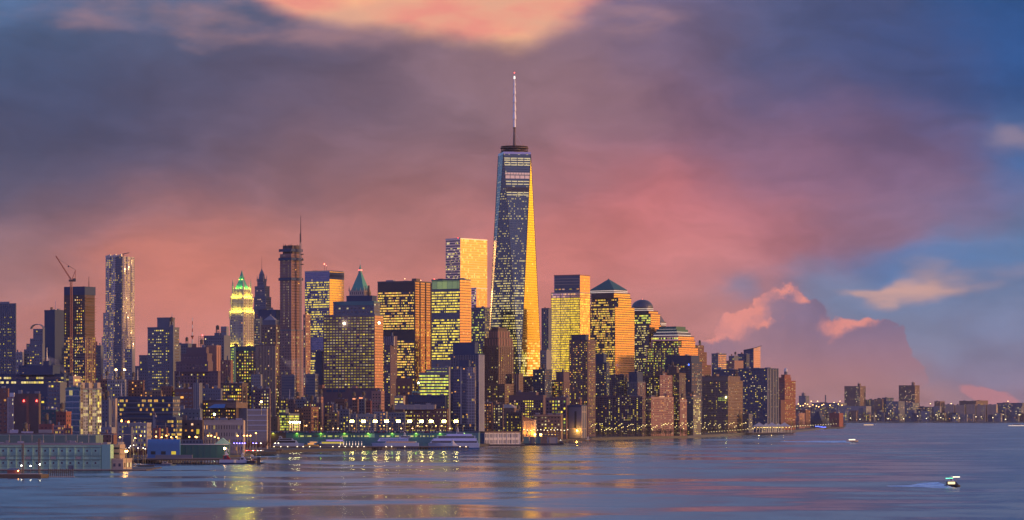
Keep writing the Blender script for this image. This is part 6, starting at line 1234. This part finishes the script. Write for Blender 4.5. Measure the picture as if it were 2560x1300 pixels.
# parked cars along the roof deck and the highway
def car(col, lightc, label, grp):
    r = empty('parked_car', (0, 0, 0), 0, label, 'car', grp)
    MB().frus([(-2.2, -.9), (2.2, -.9), (2.2, .9), (-2.2, .9)], .3, [(-2.1, -.85), (2.1, -.85), (2.1, .85), (-2.1, .85)], .9, bottom=True).build('body', col, r); MB().frus([(-1.4, -.8), (1.1, -.8), (1.1, .8), (-1.4, .8)], .9, [(-1.0, -.65), (.6, -.65), (.6, .65), (-1.0, .65)], 1.5).build('cabin', 'dark_window_glass', r)
    for i, j in ((-1.4, -.9), (1.4, -.9), (1.4, .9), (-1.4, .9)): MB().cyl(0, 0, -.12, .12, .34, n=10, bottom=True).build('wheel', 'black', r, (i, j, .34)).rotation_euler = (R(90), 0, 0)
    if lightc:
        for j in (-.55, .55): MB().box(-2.26, -2.1, j - .2, j + .2, .55, .85, bottom=True).build('headlight' if lightc[2] > .2 else 'tail_light', lamp_mat('car_light_%d' % int(lightc[2] * 100), lightc, 12 if lightc[2] > .2 else 14), r)
    return r
rr = random.Random(17)
protos = [car(c_, None, 'small %s car parked in the line along the roof edge of the long teal shed' % n_, '%s cars parked along the teal shed' % n_) for c_, n_ in (('white', 'white'), ('steel', 'silver'), ('black', 'black'), ('redpaint', 'red'))]
used = set(); x = 662.0
while x < 1190:
    k = rr.choice((0, 0, 1, 1, 2, 3)); o = protos[k] if k not in used else tree_copy(protos[k]); used.add(k)
    o.location = (at(x, 3663), 3663, ZR); o.rotation_euler.z = R(90 + rr.uniform(-6, 6)); x += rr.uniform(4.6, 8.5)
for c_, lc, n_, xs in (('white', (1, .9, .7), 'with white headlights on', [1286 + i * 13 for i in range(10)] + [620, 636, 648, 655]), ('dark', (1, .04, .02), 'with red tail lights on', [598, 604, 611, 617, 624, 630, 641, 650, 1300, 1330, 1372])):
    p_ = car(c_, lc, 'small car %s on the riverside road' % n_, 'cars %s on the riverside road' % n_)
    for i, xx in enumerate(xs):
        o = p_ if i == 0 else tree_copy(p_); Y_ = 3180 if xx < 700 else 4340; o.location = (at(xx, Y_), Y_, 3.0 if xx > 700 else 4.2); o.rotation_euler.z = R(55 + rr.uniform(-12, 12))
slab('road', [(at(560, 3140), 3140), (at(690, 3160), 3160), (at(690, 3230), 3230), (at(560, 3220), 3220)], 2, 4.2, 'asphalt'); slab('pavement', [(at(1270, 4270), 4270), (at(1425, 4420), 4420), (at(1425, 4440), 4440), (at(1270, 4390), 4390)], 2, 3.0, 'asphalt')
# marina boats
boat('motor_yacht', 'sleek white motor yacht at the left end of the marina', 722, 3620, 78, 1108, [(.12, .80, 1101, 'boat_white', WN), (.18, .66, 1096, 'boat_white', WN), (.2, .3, 1092, 'boat_white', WN)], 'boat_white', mast=(.22, 1090), flip=1)
boat('water_taxi', 'low yellow-orange lit boat beside the violet-lit ferry', 779, 3600, 36, 1112, [(.2, .8, 1107.5, 'boat_white', lo_), (.35, .95, 1104, 'boat_white', lo_)], wall('taxi_yellow', (.7, .42, .03), .5))
boat('ferry_boat', 'party ferry with violet strip lights and round amber portholes', 828, 3615, 70, 1110, [(.03, .92, 1104, 'boat_white', ly), (.05, .75, 1098.5, 'slate', pu), (.1, .4, 1096, 'boat_white', WN)], 'slate', mast=(.14, 1090), flip=-1)
boat('motor_yacht', 'large angular grey yacht with a raked blue glass saloon', 988, 3625, 118, 1107, [(.05, .72, 1103.5, 'boat_white', lit('o', 0)), (.22, .88, 1095, 'glassgrey', 'glassteal'), (.18, .42, 1090, 'boat_white', WN)], 'boat_white', mast=(.3, 1080), flip=-1, raked=True)
boat('cruise_boat', 'three-deck white and blue excursion ship with blue deck lights', 1134, 3640, 128, 1108, [(.03, .97, 1102, 'boat_white', WN), (.05, .93, 1096, 'boat_white', lb), (.08, .84, 1090, 'boat_white', WN), (.14, .66, 1085, 'boat_white', lb), (.3, .46, 1081, 'boat_white', WN)], 'boat_white', mast=(.42, 1068), flip=-1, boot='seablue')
for i in range(8):
    o = empty('flag_pole', (at(851 + i * 7.6, 3590), 3590, 0), 0, 'slim white lit pole on the marina float', 'pole', 'white lit poles on the marina float'); MB().bar((0, 0, 0), (0, 0, zp(1103, 3590)), .16).build('shaft', lamp_mat('pole_white', (1, .85, .6), .4, False), o); MB().cyl(0, 0, zp(1111, 3590), zp(1109, 3590), .4, .4, 8, bottom=True).build('pole_lamp', lamp_mat('pole_lamp_glow', (1, .8, .45), 2, False), o)
o = empty('floating_dock', (at(880, 3592), 3592, 0), 0, 'low marina float carrying the white lit poles', 'dock'); MB().box(-20, 20, -2, 2, -.3, .9, bottom=True).build('float', 'black', o); MB().box(-20, 20, -2.1, 2.1, .9, 1.2, bottom=True).build('deck', 'concrete', o)
o = empty('marquee_tent', (at(1132, 3566), 3566, ZD), 0, 'small white peaked tent in front of the excursion ship', 'tent'); b = MB(); n = 16
prof = [(7.5, 0), (5.2, 1.0), (3.2, 2.4), (1.6, 4.6), (.6, 6.6), (.1, 8)]
for i in range(5): b.cyl(0, 0, prof[i][1] + .8, prof[i + 1][1] + .8, prof[i][0], prof[i + 1][0], 8)
b.build('canopy', wall('tent_white', (.5, .48, .44), .7), o)
for i in range(8): a = i * math.pi / 4; MB().bar((7.3 * math.cos(a), 7.3 * math.sin(a), 0), (7.3 * math.cos(a), 7.3 * math.sin(a), .9), .12).build('tent_pole', 'grey', o)
# breakwater stumps in the open water
st = None
for i in range(64):
    xx = 655 + i * 2.75 + rr.uniform(-1, 1)
    if st is None: st = empty('old_pile', (at(xx, 3262), 3262, 0), 0, 'rotten pile stump breaking the water in a long line off the marina', 'pile', 'rotten pile stumps off the marina'); MB().cyl(0, 0, -2, 1.1, .5, .4, 7).build('stump', 'black', st)
    else: o = tree_copy(st); o.location = (at(xx, 3262), 3262 + rr.uniform(-6, 6), rr.uniform(-.5, .4))
# --- white ferry terminal and the blue barge sheds
ZD = pier('floating pier under the white two-storey ferry terminal', 1176, 1312, 3960, 4000, 1111, npile=14)
s = B('ferry_terminal', 'white two-storey ferry terminal with a row of dark upright doors', 'terminal', 3968, (1193, 1212, 1300), 62, zg=ZD)
s.tier(1193, 1212, 1300, 1081, mat='white', F=[PANEL(1193, 1212, 1083, 1110, 'seablue', 'blue_end', .3)], top='darkbrown'); ox, oy, L, rz, z0, z1 = s.frame('R')
for j in range(2):
    for i in range(22): q = oy + L * (i + .6) / 23; MB().box(ox - .05, ox + .16, q - L * .011, q + L * .011, z1 * (.06 + .5 * j), z1 * (.36 + .5 * j), bottom=True).build('door', 'slate' if i % 4 else 'dark_window_glass', s.root)
    MB().box(ox, ox + .9, oy, oy + L, z1 * (.47 + .46 * j), z1 * (.47 + .46 * j) + .35, bottom=True).build('gallery_rail', 'white', s.root)
for k_ in range(9): q = oy + L * k_ / 8; MB().box(ox, ox + .5, q - .3, q + .3, 0, z1, bottom=True).build('pilaster', 'white', s.root)
s.box('roof_beam', s.last[0], s.last[1] + 1, s.last[2], s.last[3], z1 + .02, z1 + .6, 'brick')
s = empty('barge_shed', (at(1352, 4080), 4080, 0), 0, 'low barge with blue, brown and white container sheds beside the ferry terminal', 'barge'); w = at(1396, 4080) - at(1308, 4080)
MB().box(-w / 2 - 2, w / 2 + 2, -5, 5, -.5, 1.9, bottom=True).build('hull', 'black', s)
for a, c, m_ in ((0, .17, 'teal'), (.17, .34, 'slate'), (.34, .5, 'teal'), (.5, .66, 'brown'), (.67, .98, 'concrete')): MB().box(-w / 2 + w * a + .2, -w / 2 + w * c - .2, -4, 4, 1.9, zp(1091 if m_ != 'concrete' else 1093, 4080), bottom=True).build('shed', m_, s)
MB().box(-w / 2 - 1, w / 2 + 1, -4.6, 4.6, zp(1089, 4080), zp(1087, 4080), bottom=True).build('flat_roof', 'navy', s)
for i in range(5): q = -w / 2 + w * i / 4; MB().bar((q, -4.4, 1.9), (q, -4.4, zp(1089, 4080)), .2).build('roof_post', 'black', s)
boat('work_boat', 'little dark launch tied at the end of the blue container sheds', 1403, 4090, 20, 1107, [(.3, .8, 1103, 'dark', WN)], 'black')
pier('dark dock below the concrete vent tower', 1390, 1492, 4520, 4560, 1101, npile=18)
boat('work_boat', 'red-railed barge boat at the right end of the vent tower dock', 1476, 4510, 30, 1101.5, [(.1, .5, 1099, 'redpaint', lw)], 'black', mast=(.3, 1090))
# promenade along the right-hand shore
def shoreY(px):
    for (xa, ya), (xb, yb) in zip(SH, SH[1:]):
        if xa <= px <= xb: return ya + (yb - ya) * (px - xa) / (xb - xa)
    return 7600
rr = random.Random(31)
xs = [1482 + 9.4 * i + rr.uniform(-4, 4) for i in range(44)]
lampline('street_lamp', 'small yellow-white lamp on the tree-lined promenade below the riverside flats', 'street lamp', 'promenade lamps below the riverside flats', [x + q_ for x in xs if x < 1880 for q_ in (0, 3.7)], lambda x: shoreY(x) + 14 + (int(x * 7) % 5) * 12, lambda x: 1060 + (int(x * 13) % 17) - (x - 1500) * .012, 2.9, (1, .76, .22), 3.5, .65)
lampline('street_lamp', 'tiny bright lamp in the long string running to the tip of the island', 'street lamp', 'lamp string at the tip of the island', [1975 + 6.4 * i for i in range(21)], lambda x: shoreY(x) + 30, lambda x: 1066 - (x - 1975) * .055, 2.9, (1, .80, .36), 3, .7)
lampline('street_lamp', 'tiny blue lamp in the short blue-lit stretch near the ziggurat museum', 'street lamp', 'blue lamps near the ziggurat museum', [2040 + 3.4 * i for i in range(8)], lambda x: shoreY(x) + 14, lambda x: 1066 + (int(x) % 3), 2.9, (.06, .12, 1), 9, 1.0)
lampline('street_lamp', 'small warm lamp on the low seawall in front of the louvre-topped block', 'street lamp', 'seawall lamps in front of the louvre-topped block', [1772 + 6.6 * i for i in range(18)], lambda x: shoreY(x) + 8, lambda x: 1080 - (x - 1772) * .07, 2.9, (1, .76, .26), 2.5, .6)
lampline('street_lamp', 'white street lamp in the busy row before the pediment hall', 'street lamp', 'street lamps before the pediment hall', [1268 + 8.4 * i for i in range(19)], 4300, lambda x: 1074 + (int(x * 3) % 3), 2.9, (1, .80, .45), 4, .7)
lampline('street_lamp', 'orange street lamp on the avenue behind the ferry terminal', 'street lamp', 'orange lamps behind the ferry terminal', [1164, 1172, 1186, 1191, 1201, 1212, 1230, 1246, 1257, 1150, 1132, 1118, 1220, 1238], 4190, lambda x: 1057 + (int(x * 5) % 9), 2.9, (1, .45, .08), 26, 1.1)
lampline('street_lamp', 'amber street lamp among the trees behind the blue gabled building', 'street lamp', 'amber lamps behind the blue gabled building', [300, 312, 325, 338, 352, 390, 404, 416, 428, 441, 473, 489, 492, 520, 528, 537, 546, 594, 610, 618, 626, 640], 2800, lambda x: 1089 + (int(x * 11) % 8) - (6 if x > 590 else 0), 2.9, (1, .42, .07), 16, .7)
lampline('street_lamp', 'white car-park lamp in the gap between the green shed and the blue building', 'street lamp', 'white lamps between the green shed and the blue building', [315, 323, 326, 334, 345, 358, 363], 2690, lambda x: 1112 + (int(x * 3) % 13), 2.9, (1, .85, .65), 9, .4)
lampline('street_lamp', 'violet-blue lamp along the quay beyond the blue building', 'street lamp', 'violet lamps along the quay', [585, 592, 599, 606, 612, 633, 641, 338, 346, 352], 3080, lambda x: 1108 if x > 500 else 1124, 2.9, (.18, .14, 1), 14, .6)
lampline('street_lamp', 'warm lamp along the avenue behind the netting frames', 'street lamp', 'warm lamps behind the netting frames', [766, 803, 833, 845, 880, 902, 950, 960, 975, 1003, 1031, 1044, 1066, 1090, 1104, 1125], 3775, lambda x: 1064 + (int(x * 7) % 14), 2.9, (1, .52, .16), 9, .8)
for xx, py, Y_, lab in ((653, 1005, 3300, 'single starry orange roof lamp above the pale striped block'), (290, 925, 3560, 'first of two twin amber roof lamps at the foot of the rippling tower'), (311, 925, 3565, 'second of two twin amber roof lamps at the foot of the rippling tower'), (536, 1036, 3140, 'greenish terrace lamp above the cream colonnaded building')):
    o = empty('roof_lamp', (at(xx, Y_), Y_, zp(py, Y_) - 14), 0, lab, 'lamp'); MB().bar((0, 0, 0), (0, 0, 14), .2).build('post', 'black', o); MB().cyl(0, 0, 13.4, 15, .95, .95, 8, bottom=True).build('lamp_head', lamp_mat('roof_lamp_%d' % xx, (1, .62, .22) if xx != 536 else (.75, 1, .5), 34), o)
# seawalls and wharf
o = empty('seawall', (0, 0, 0), 0, 'long low stone seawall edging the promenade on the right', 'seawall')
for i in range(6, 12):
    (xa, ya), (xb, yb) = SH[i], SH[i + 1] if i + 1 < len(SH) else SH[i]
    if xa < 1470 or xb > 2113: continue
    p0, p1 = Vector((at(xa, ya), ya - 1.2, 0)), Vector((at(xb, yb), yb - 1.2, 0)); MB().face([p0 + Vector((0, 0, -1)), p1 + Vector((0, 0, -1)), p1 + Vector((0, 0, 3.9)), p0 + Vector((0, 0, 3.9))]).face([p0 + Vector((0, 0, 3.9)), p1 + Vector((0, 0, 3.9)), p1 + Vector((0, 1.0, 3.9)), p0 + Vector((0, 1.0, 3.9))]).build('wall_section', 'dark', o)
ZD = pier('low wharf under the white peaked canopies', 1868, 1984, 5560, 5640, 1082, npile=22)
for i, (xx, w_) in enumerate(((1898, 17), (1930, 17), (1961, 17), (1915, 11), (1946, 11))):
    Y_ = 5590 + (25 if w_ == 11 else 0); o = empty('wharf_canopy', (at(xx, Y_), Y_, ZD), 0, '%s white peaked canopy lit warm from inside, %s on the wharf' % (('big', 'big', 'big', 'small rear', 'small rear')[i], ('first from the grey-brown slab', 'in the middle', 'nearest the island tip', 'left gap', 'right gap')[i]), 'canopy', None)
    hw = w_ / F * Y_; ze = zp(1066, Y_) - ZD; zt_ = zp(1056 if w_ > 11 else 1058, Y_) - ZD
    MB().pyr(-hw, hw, -hw * .7, hw * .7, ze, ze + (zt_ - ze) * .55, .42).pyr(-hw * .42, hw * .42, -hw * .3, hw * .3, ze + (zt_ - ze) * .55, zt_, .05).build('canopy', 'tent_white', o)
    for k_ in range(5): q = -hw * .95 + hw * 1.9 * k_ / 4; MB().bar((q, -hw * .65, 0), (q, -hw * .65, ze), .3).build('canopy_post', 'white', o)
    for k_ in range(4): q = -hw * .7 + hw * 1.4 * k_ / 3; MB().cyl(q, -hw * .3, ze - 2.6, ze - 1.4, .7, .7, 8, bottom=True).build('hanging_lamp', lamp_mat('canopy_lamp', (1, .66, .14), 3), o)
    if w_ > 11: l = bpy.data.lights.new('canopy_light', 'POINT'); l.energy = 6000; l.color = (1, .72, .22); l.shadow_soft_size = 1; lo = bpy.data.objects.new('canopy_glow', l); C.objects.link(lo); lo.parent = o; lo.location = (0, 0, ze - 3)
# trees ------------------------------------------------------------------
wall('bark', (.05, .042, .04), .9); wall('twigs', (.055, .045, .05), .95); wall('russet', (.16, .06, .05), .95); wall('evergreen', (.035, .055, .045), .95)
def tree(label, grp, h, rad, mat, seed):
    r = random.Random(seed); o = empty('street_tree', (0, 0, 0), 0, label, 'tree', grp); tb = MB().cyl(0, 0, 0, h * .35, .35, .25, 7)
    for i in range(7):
        a = r.uniform(0, 6.28); e = r.uniform(.3, .9); tb.bar((0, 0, h * .3), (rad * .8 * e * math.cos(a), rad * .8 * e * math.sin(a), h * r.uniform(.55, .95)), .14, r2=.04)
    tb.build('trunk', 'bark', o); b = MB()
    lobes = [(r.uniform(-.55, .55) * rad, r.uniform(-.55, .55) * rad, h * r.uniform(.45, .85), rad * r.uniform(.3, .6)) for _ in range(9)]
    for i in range(520):
        lx, ly_, lz, lr = r.choice(lobes); v = Vector((r.gauss(0, 1), r.gauss(0, 1), r.gauss(0, .8))).normalized() * lr * r.uniform(.35, 1.08)
        c = Vector((lx, ly_, lz)) + v; a, d_ = Vector((r.gauss(0, 1), r.gauss(0, 1), r.gauss(0, 1))).normalized(), Vector((r.gauss(0, 1), r.gauss(0, 1), r.gauss(0, 1))).normalized(); q = r.uniform(.18, .5)
        b.face([c - a * q, c + d_ * q * .7, c + a * q])
    b.build('crown', mat, o); return o
def grove(label, grp, mat, hs, spots, seed):
    pr = [tree(label, grp, hs * k, hs * k * .42, mat, seed + i) for i, k in enumerate((1.0, .82, 1.15))]; n = 0; r = random.Random(seed)
    for i, (xx, Y_) in enumerate(spots):
        o = pr[i] if i < 3 else tree_copy(pr[i % 3]); o.location = (at(xx, Y_), Y_, 2.8); o.rotation_euler.z = r.uniform(0, 6.2); k = r.uniform(.85, 1.2)
        if i >= 3: o.scale = (k, k, k)
r = random.Random(77)
grove('bare twiggy tree in the promenade row below the riverside flats', 'promenade trees below the riverside flats', 'twigs', 13, [(1490 + 5.2 * i + r.uniform(-2, 2), shoreY(1490 + 5.2 * i) + r.uniform(70, 120)) for i in range(72)], 1)
grove('dark round park tree near the ziggurat museum', 'park trees near the ziggurat museum', 'evergreen', 22, [(1955 + 5.5 * i + r.uniform(-2, 2), shoreY(1955 + 5.5 * i) + r.uniform(60, 200)) for i in range(29)], 11)
grove('reddish leafless tree behind the blue gabled building', 'reddish trees behind the blue gabled building', 'russet', 11, [(298 + 6.6 * i + r.uniform(-3, 3), 2775 + r.uniform(-20, 40)) for i in range(30)], 21)
grove('reddish leafless tree along the quay left of the teal shed', 'reddish trees along the quay', 'russet', 11, [(600 + 6 * i + r.uniform(-3, 3), 3310 + r.uniform(-10, 40)) for i in range(12)], 31)
grove('dark street tree behind the netting frames', 'street trees behind the netting frames', 'twigs', 12, [(820 + 13 * i + r.uniform(-4, 4), 3745 + r.uniform(-10, 20)) for i in range(30)], 41)

# ------------------------------------------------------------------ across the bay
def farb(label, xl, xe, xr, yt, Yd, mt='brown', p_=.25, pal='wy', th=30, tiers=(), roof=(2, False, False), b_=5, f=4.4, kind='apartment_building', cat=A_, cap=60, h=.6, w=.6):
    s = B(kind, label, cat, Yd, (xl, xe, xr), th, zg=2)
    s.tier(xl, xe, xr, yt, mat=mt, F=G(b_, f, w, h, p_, pal, dark=False, cap=cap, bm=4), Rt=G(b_, f, w, h, p_, pal, dark=False, cap=100, bm=4))
    for t_ in tiers: s.tier(*t_, mat=mt, name='stair_bulkhead')
    if roof: clutter(s, *roof)
    return s
farb('speckled brown tower block across the bay, the one nearer the island tip', 2111, 2150, 2164, 966, 11200, 'brown', .22, 'wp', tiers=((2144, 2149, 2152, 960),))
farb('speckled brown tower block across the bay, the one farther from the island tip', 2247, 2287, 2299, 964, 11200, 'brown', .2, 'wp', tiers=((2279, 2284, 2287, 957),))
farb('faint grey block with a stub on top rising beyond the low orange-lit shore', 1997, 2014, 2023, 990, 12800, 'slate', .02, tiers=((2004, 2010, 2013, 984), (2006, 2009, 2010, 981)), roof=None)
o = empty('chimney_stack', (at(2064, 12300), 12300, 2), 0, 'lone thin chimney stack beyond the orange harbour lights', 'chimney'); MB().cyl(0, 0, 0, zp(988, 12300) - 2, 4, 2.8, 10).build('stack', 'slate', o); MB().cyl(0, 0, zp(989, 12300) - 2, zp(988, 12300) - 1, 3.4, 3.4, 10, bottom=True).build('stack_rim', 'dark', o)
fl = [('dim mid-rise with white windows between the two far tower blocks', 2164, 2200, 2214, 1000, 'slate', .35), ('stepped dim block under the far tower blocks', 2186, 2206, 2232, 998, 'brown', .12), ('dark box-topped block in the middle of the far shore', 2205, 2216, 2234, 995, 'navy', .2), ('low pale warehouse left of the far tower blocks', 2030, 2100, 2118, 1008, 'slate', .1),
      ('long low warehouse under the nearer far tower block', 2090, 2165, 2178, 1016, 'grey', .12), ('white-lit waterfront office with yellow rows on the far shore', 2250, 2282, 2297, 1008, 'slate', .5), ('low plant building with a bright yellow strip on the far shore', 2290, 2316, 2330, 1024, 'navy', .5),
      ('angular dark terminal on the far shore', 2285, 2345, 2362, 1018, 'slate', .08), ('brown block with a church-like spike on the far shore', 2336, 2350, 2362, 1004, 'brown', .06), ('low ridge-line block at the far right of the bay', 2398, 2440, 2452, 1003, 'brown', .05), ('dark long low block before the photo edge on the far shore', 2492, 2556, 2572, 1008, 'slate', .14),
      ('brown gabled block above the pale row on the far shore', 2430, 2448, 2470, 1002, 'brown', .04), ('dim shed by the harbour lights on the far shore', 2012, 2036, 2060, 1019, 'brown', .2), ('slate block under the further far tower block', 2216, 2246, 2262, 1004, 'slate', .18)]
for lab, a, c, d_, yt, mt, p_ in fl: farb(lab, a, c, d_, yt, 11000 + rng.uniform(-250, 250), mt, p_, 'wyp', th=34)
for i in range(5):
    xa = 2362 + i * 26.5
    s = farb('pale ribbed apartment slab, number %s of five in the long row on the far shore' % ('one', 'two', 'three', 'four', 'five')[i], xa, xa + 23, xa + 26, 1012 + (i % 2) * 1.5, 10650, 'beige', .06, 'wy', th=14)
    s.last = (*s.ext(xa, xa + 23, xa + 26, 10650)[:4], 0, s.z(1012.5)); s.face('F', FIN(8, 1.4, 1.2, 'cream'))
fr = random.Random(8)
for i in range(46):
    xa = 1992 + i * 12.6 + fr.uniform(-5, 5); w_ = fr.uniform(9, 26); yt = fr.uniform(1016, 1038); Y_ = 10400 + (1042 - yt) * 22; c_ = fr.choice(('slate', 'brown', 'grey', 'navy'))
    farb('tiny low %s building in the clutter of the far shore' % {'slate': 'slate', 'brown': 'brown', 'grey': 'grey', 'navy': 'dark'}[c_], xa, xa + w_ * .8, xa + w_, yt, Y_, c_, fr.choice((.1, .2, .4)), fr.choice(('w', 'wy', 'yo')), th=30, roof=None, kind='far_building', cat=W_, b_=7, cap=20).root['group'] = 'low %s buildings of the far shore' % c_
lampline('street_lamp', 'orange harbour lamp on the far shore beyond the island tip', 'street lamp', 'orange harbour lamps on the far shore', [1996, 2001, 2008, 2013, 2019, 2024, 2032, 2041, 2047, 2055, 2059, 2075, 2096, 2105], 10500, lambda x: 1008 + (int(x * 7) % 10), 2, (1, .48, .12), 9, 1.8, .4)
lampline('street_lamp', 'pinpoint white lamp in the line along the far shore waterfront', 'street lamp', 'white lamps along the far shore waterfront', [2126, 2150, 2190, 2259, 2294, 2316, 2340, 2352, 2386, 2399, 2440, 2453, 2482, 2514, 2548, 2220], 10230, lambda x: 1036 + (int(x * 5) % 13), 2, (1, .78, .42), 5, 1.5, .4)
lampline('street_lamp', 'pinpoint amber lamp on the rising ground of the far shore', 'street lamp', 'amber lamps on the rising far shore', [2028, 2044, 2085, 2100, 2118, 2190, 2233, 2326, 2344, 2378, 2401, 2455, 2495, 2520], 11500, lambda x: 1003 + (int(x * 3) % 12), 2, (1, .6, .22), 7, 1.6, .4)
grove('dark bushy tree on the low far island', 'trees on the low far island', 'evergreen', 30, [(2080 + 9 * i + fr.uniform(-4, 4), 10220 + fr.uniform(0, 120)) for i in range(54)], 51)
# boats under way
def wake(px0, px1, py, Yd, w0, w1, label):
    # a thin sheet of churned water trailing to the left of the boat
    b = MB(); n = 24; r_ = random.Random(int(px0)); top = []; bot = []
    for i in range(n + 1):
        q = i / n; x = at(px0, Yd) + (at(px1, Yd) - at(px0, Yd)) * q; hw = (w0 + (w1 - w0) * q) * (1 + .25 * math.sin(9 * q + px0)) * (1 - .55 * q * q)
        yc = Yd + q * w1 * .8; top.append((x, yc + hw, (.06 + 1.9 * (1 - q) ** 2))); bot.append((x, yc - hw * .8, .06))
    for i in range(n): b.face([bot[i], top[i], top[i + 1], bot[i + 1]])
    if 'wake_foam' not in MATS:
        m, t, p = newmat('wake_foam'); oc_ = t.n.new('ShaderNodeTexCoord').outputs['Object']; f_ = t.step(t.noise(t.v('MULTIPLY', oc_, (1 / 9, 1 / 26, 0)), 1.0, 4.0, .6), .38, .62)
        t.put(p.inputs['Base Color'], t.mix(f_, (.2, .36, .6), (.62, .86, 1.0))); p.inputs['Roughness'].default_value = .35
    return tag(b.build('water', MATS['wake_foam']), kind='structure')
boat('ferry_boat', 'small dark ferry with gold cabin lights crossing the near water', 2381, 1905, 40, 1212, [(.12, .88, 1203, 'dark', lamp_mat('cabin_gold', (1, .74, .30), 1.6, False)), (.3, .6, 1197, 'white', WN)], 'black', mast=(.45, 1190), boot='black')
o = [x for x in C.objects if x.get('label', '').startswith('small dark ferry')][0]
for dx, py, c_ in ((-2.0, 1196, (.1, 1, .45)), (2.5, 1192.5, (1, .9, .6))): z_ = zp(py, 1905); MB().bar((dx, 0, zp(1203, 1905)), (dx, 0, z_), .08).build('light_post', 'black', o); MB().box(dx - 2.2, dx + 2.2, -.2, .2, z_ - .15, z_ + .2, bottom=True).build('running_light', lamp_mat('run_%d' % int(dx), c_, 3.2), o)
wake(2368, 2225, 1212, 1905, 48, 16, '')
boat('water_taxi', 'small cream boat with a bright cabin and a long wake', 2131, 4380, 30, 1101, [(.15, .85, 1097.5, 'white', lamp_mat('cabin_cream', (1, .85, .5), 1.8, False))], 'cream', flip=1)
wake(2122, 1970, 1103, 4380, 60, 110, '')
boat('ferry_boat', 'amber-lit boat blurred against the far island shore', 2172, 8700, 34, 1064, [(.1, .9, 1061, 'white', lamp_mat('cabin_amber', (1, .6, .22), 1.2, False))], 'cream')
boat('ferry_boat', 'pale lit ferry cut by the right edge of the photo', 2548, 8300, 70, 1066, [(.1, .9, 1063, 'white', lamp_mat('cabin_pale', (1, .8, .55), .9, False)), (.25, .6, 1060.5, 'white', WN)], 'slate')

# ------------------------------------------------------------------ steam from two roofs
def plume(pts_, label, dens):
    b = MB(); n = 12; rings = [[(x + r_ * math.cos(2 * math.pi * i / n), y + r_ * math.sin(2 * math.pi * i / n), z + .25 * r_ * math.cos(4 * math.pi * i / n + z)) for i in range(n)] for x, y, z, r_ in pts_]
    for k in range(len(rings) - 1):
        for i in range(n): b.face([rings[k][i], rings[k][(i + 1) % n], rings[k + 1][(i + 1) % n], rings[k + 1][i]])
    b.face(rings[0][::-1]); b.face(rings[-1])
    m = bpy.data.materials.new('steam'); m.use_nodes = True; t = NT(m.node_tree); t.n.clear(); oc = t.n.new('ShaderNodeTexCoord').outputs['Object']
    v = t.n.new('ShaderNodeVolumePrincipled'); v.inputs['Color'].default_value = (.95, .92, .92, 1); t.put(v.inputs['Density'], t.m('MULTIPLY', t.step(t.noise(oc, .09, 4.0, .6), .28, .8), dens))
    t.l.new(v.outputs[0], t.n.new('ShaderNodeOutputMaterial').inputs['Volume']); m.cycles.homogeneous_volume = False
    tag(b.build('smoke', m), label, 'steam', None, 'stuff')
plume([(at(764 - 5.2 * i, 3900), 3900, zp(958 - 8.5 * i, 3900), 5 + 1.15 * i) for i in range(8)], 'pale steam plume rising between the two louvred garages', .022)
plume([(at(168 - 8 * i, 3560), 3560, zp(936 - 7 * i, 3560), 4 + .9 * i) for i in range(7)], 'pale steam plume drifting over the long dark office block', .02)

# ------------------------------------------------------------------ evening haze over the bay
m = bpy.data.materials.new('haze'); m.use_nodes = True; t = NT(m.node_tree); t.n.clear()
pv = t.n.new('ShaderNodeVolumePrincipled'); pv.inputs['Color'].default_value = (.92, .86, .90, 1); pv.inputs['Density'].default_value = 1.0e-5; pv.inputs['Anisotropy'].default_value = 0.0
t.l.new(pv.outputs[0], t.n.new('ShaderNodeOutputMaterial').inputs['Volume'])
tag(MB().box(-9600, 9700, -3200, 27300, -4, 600, bottom=True).build('haze', m), kind='stuff')
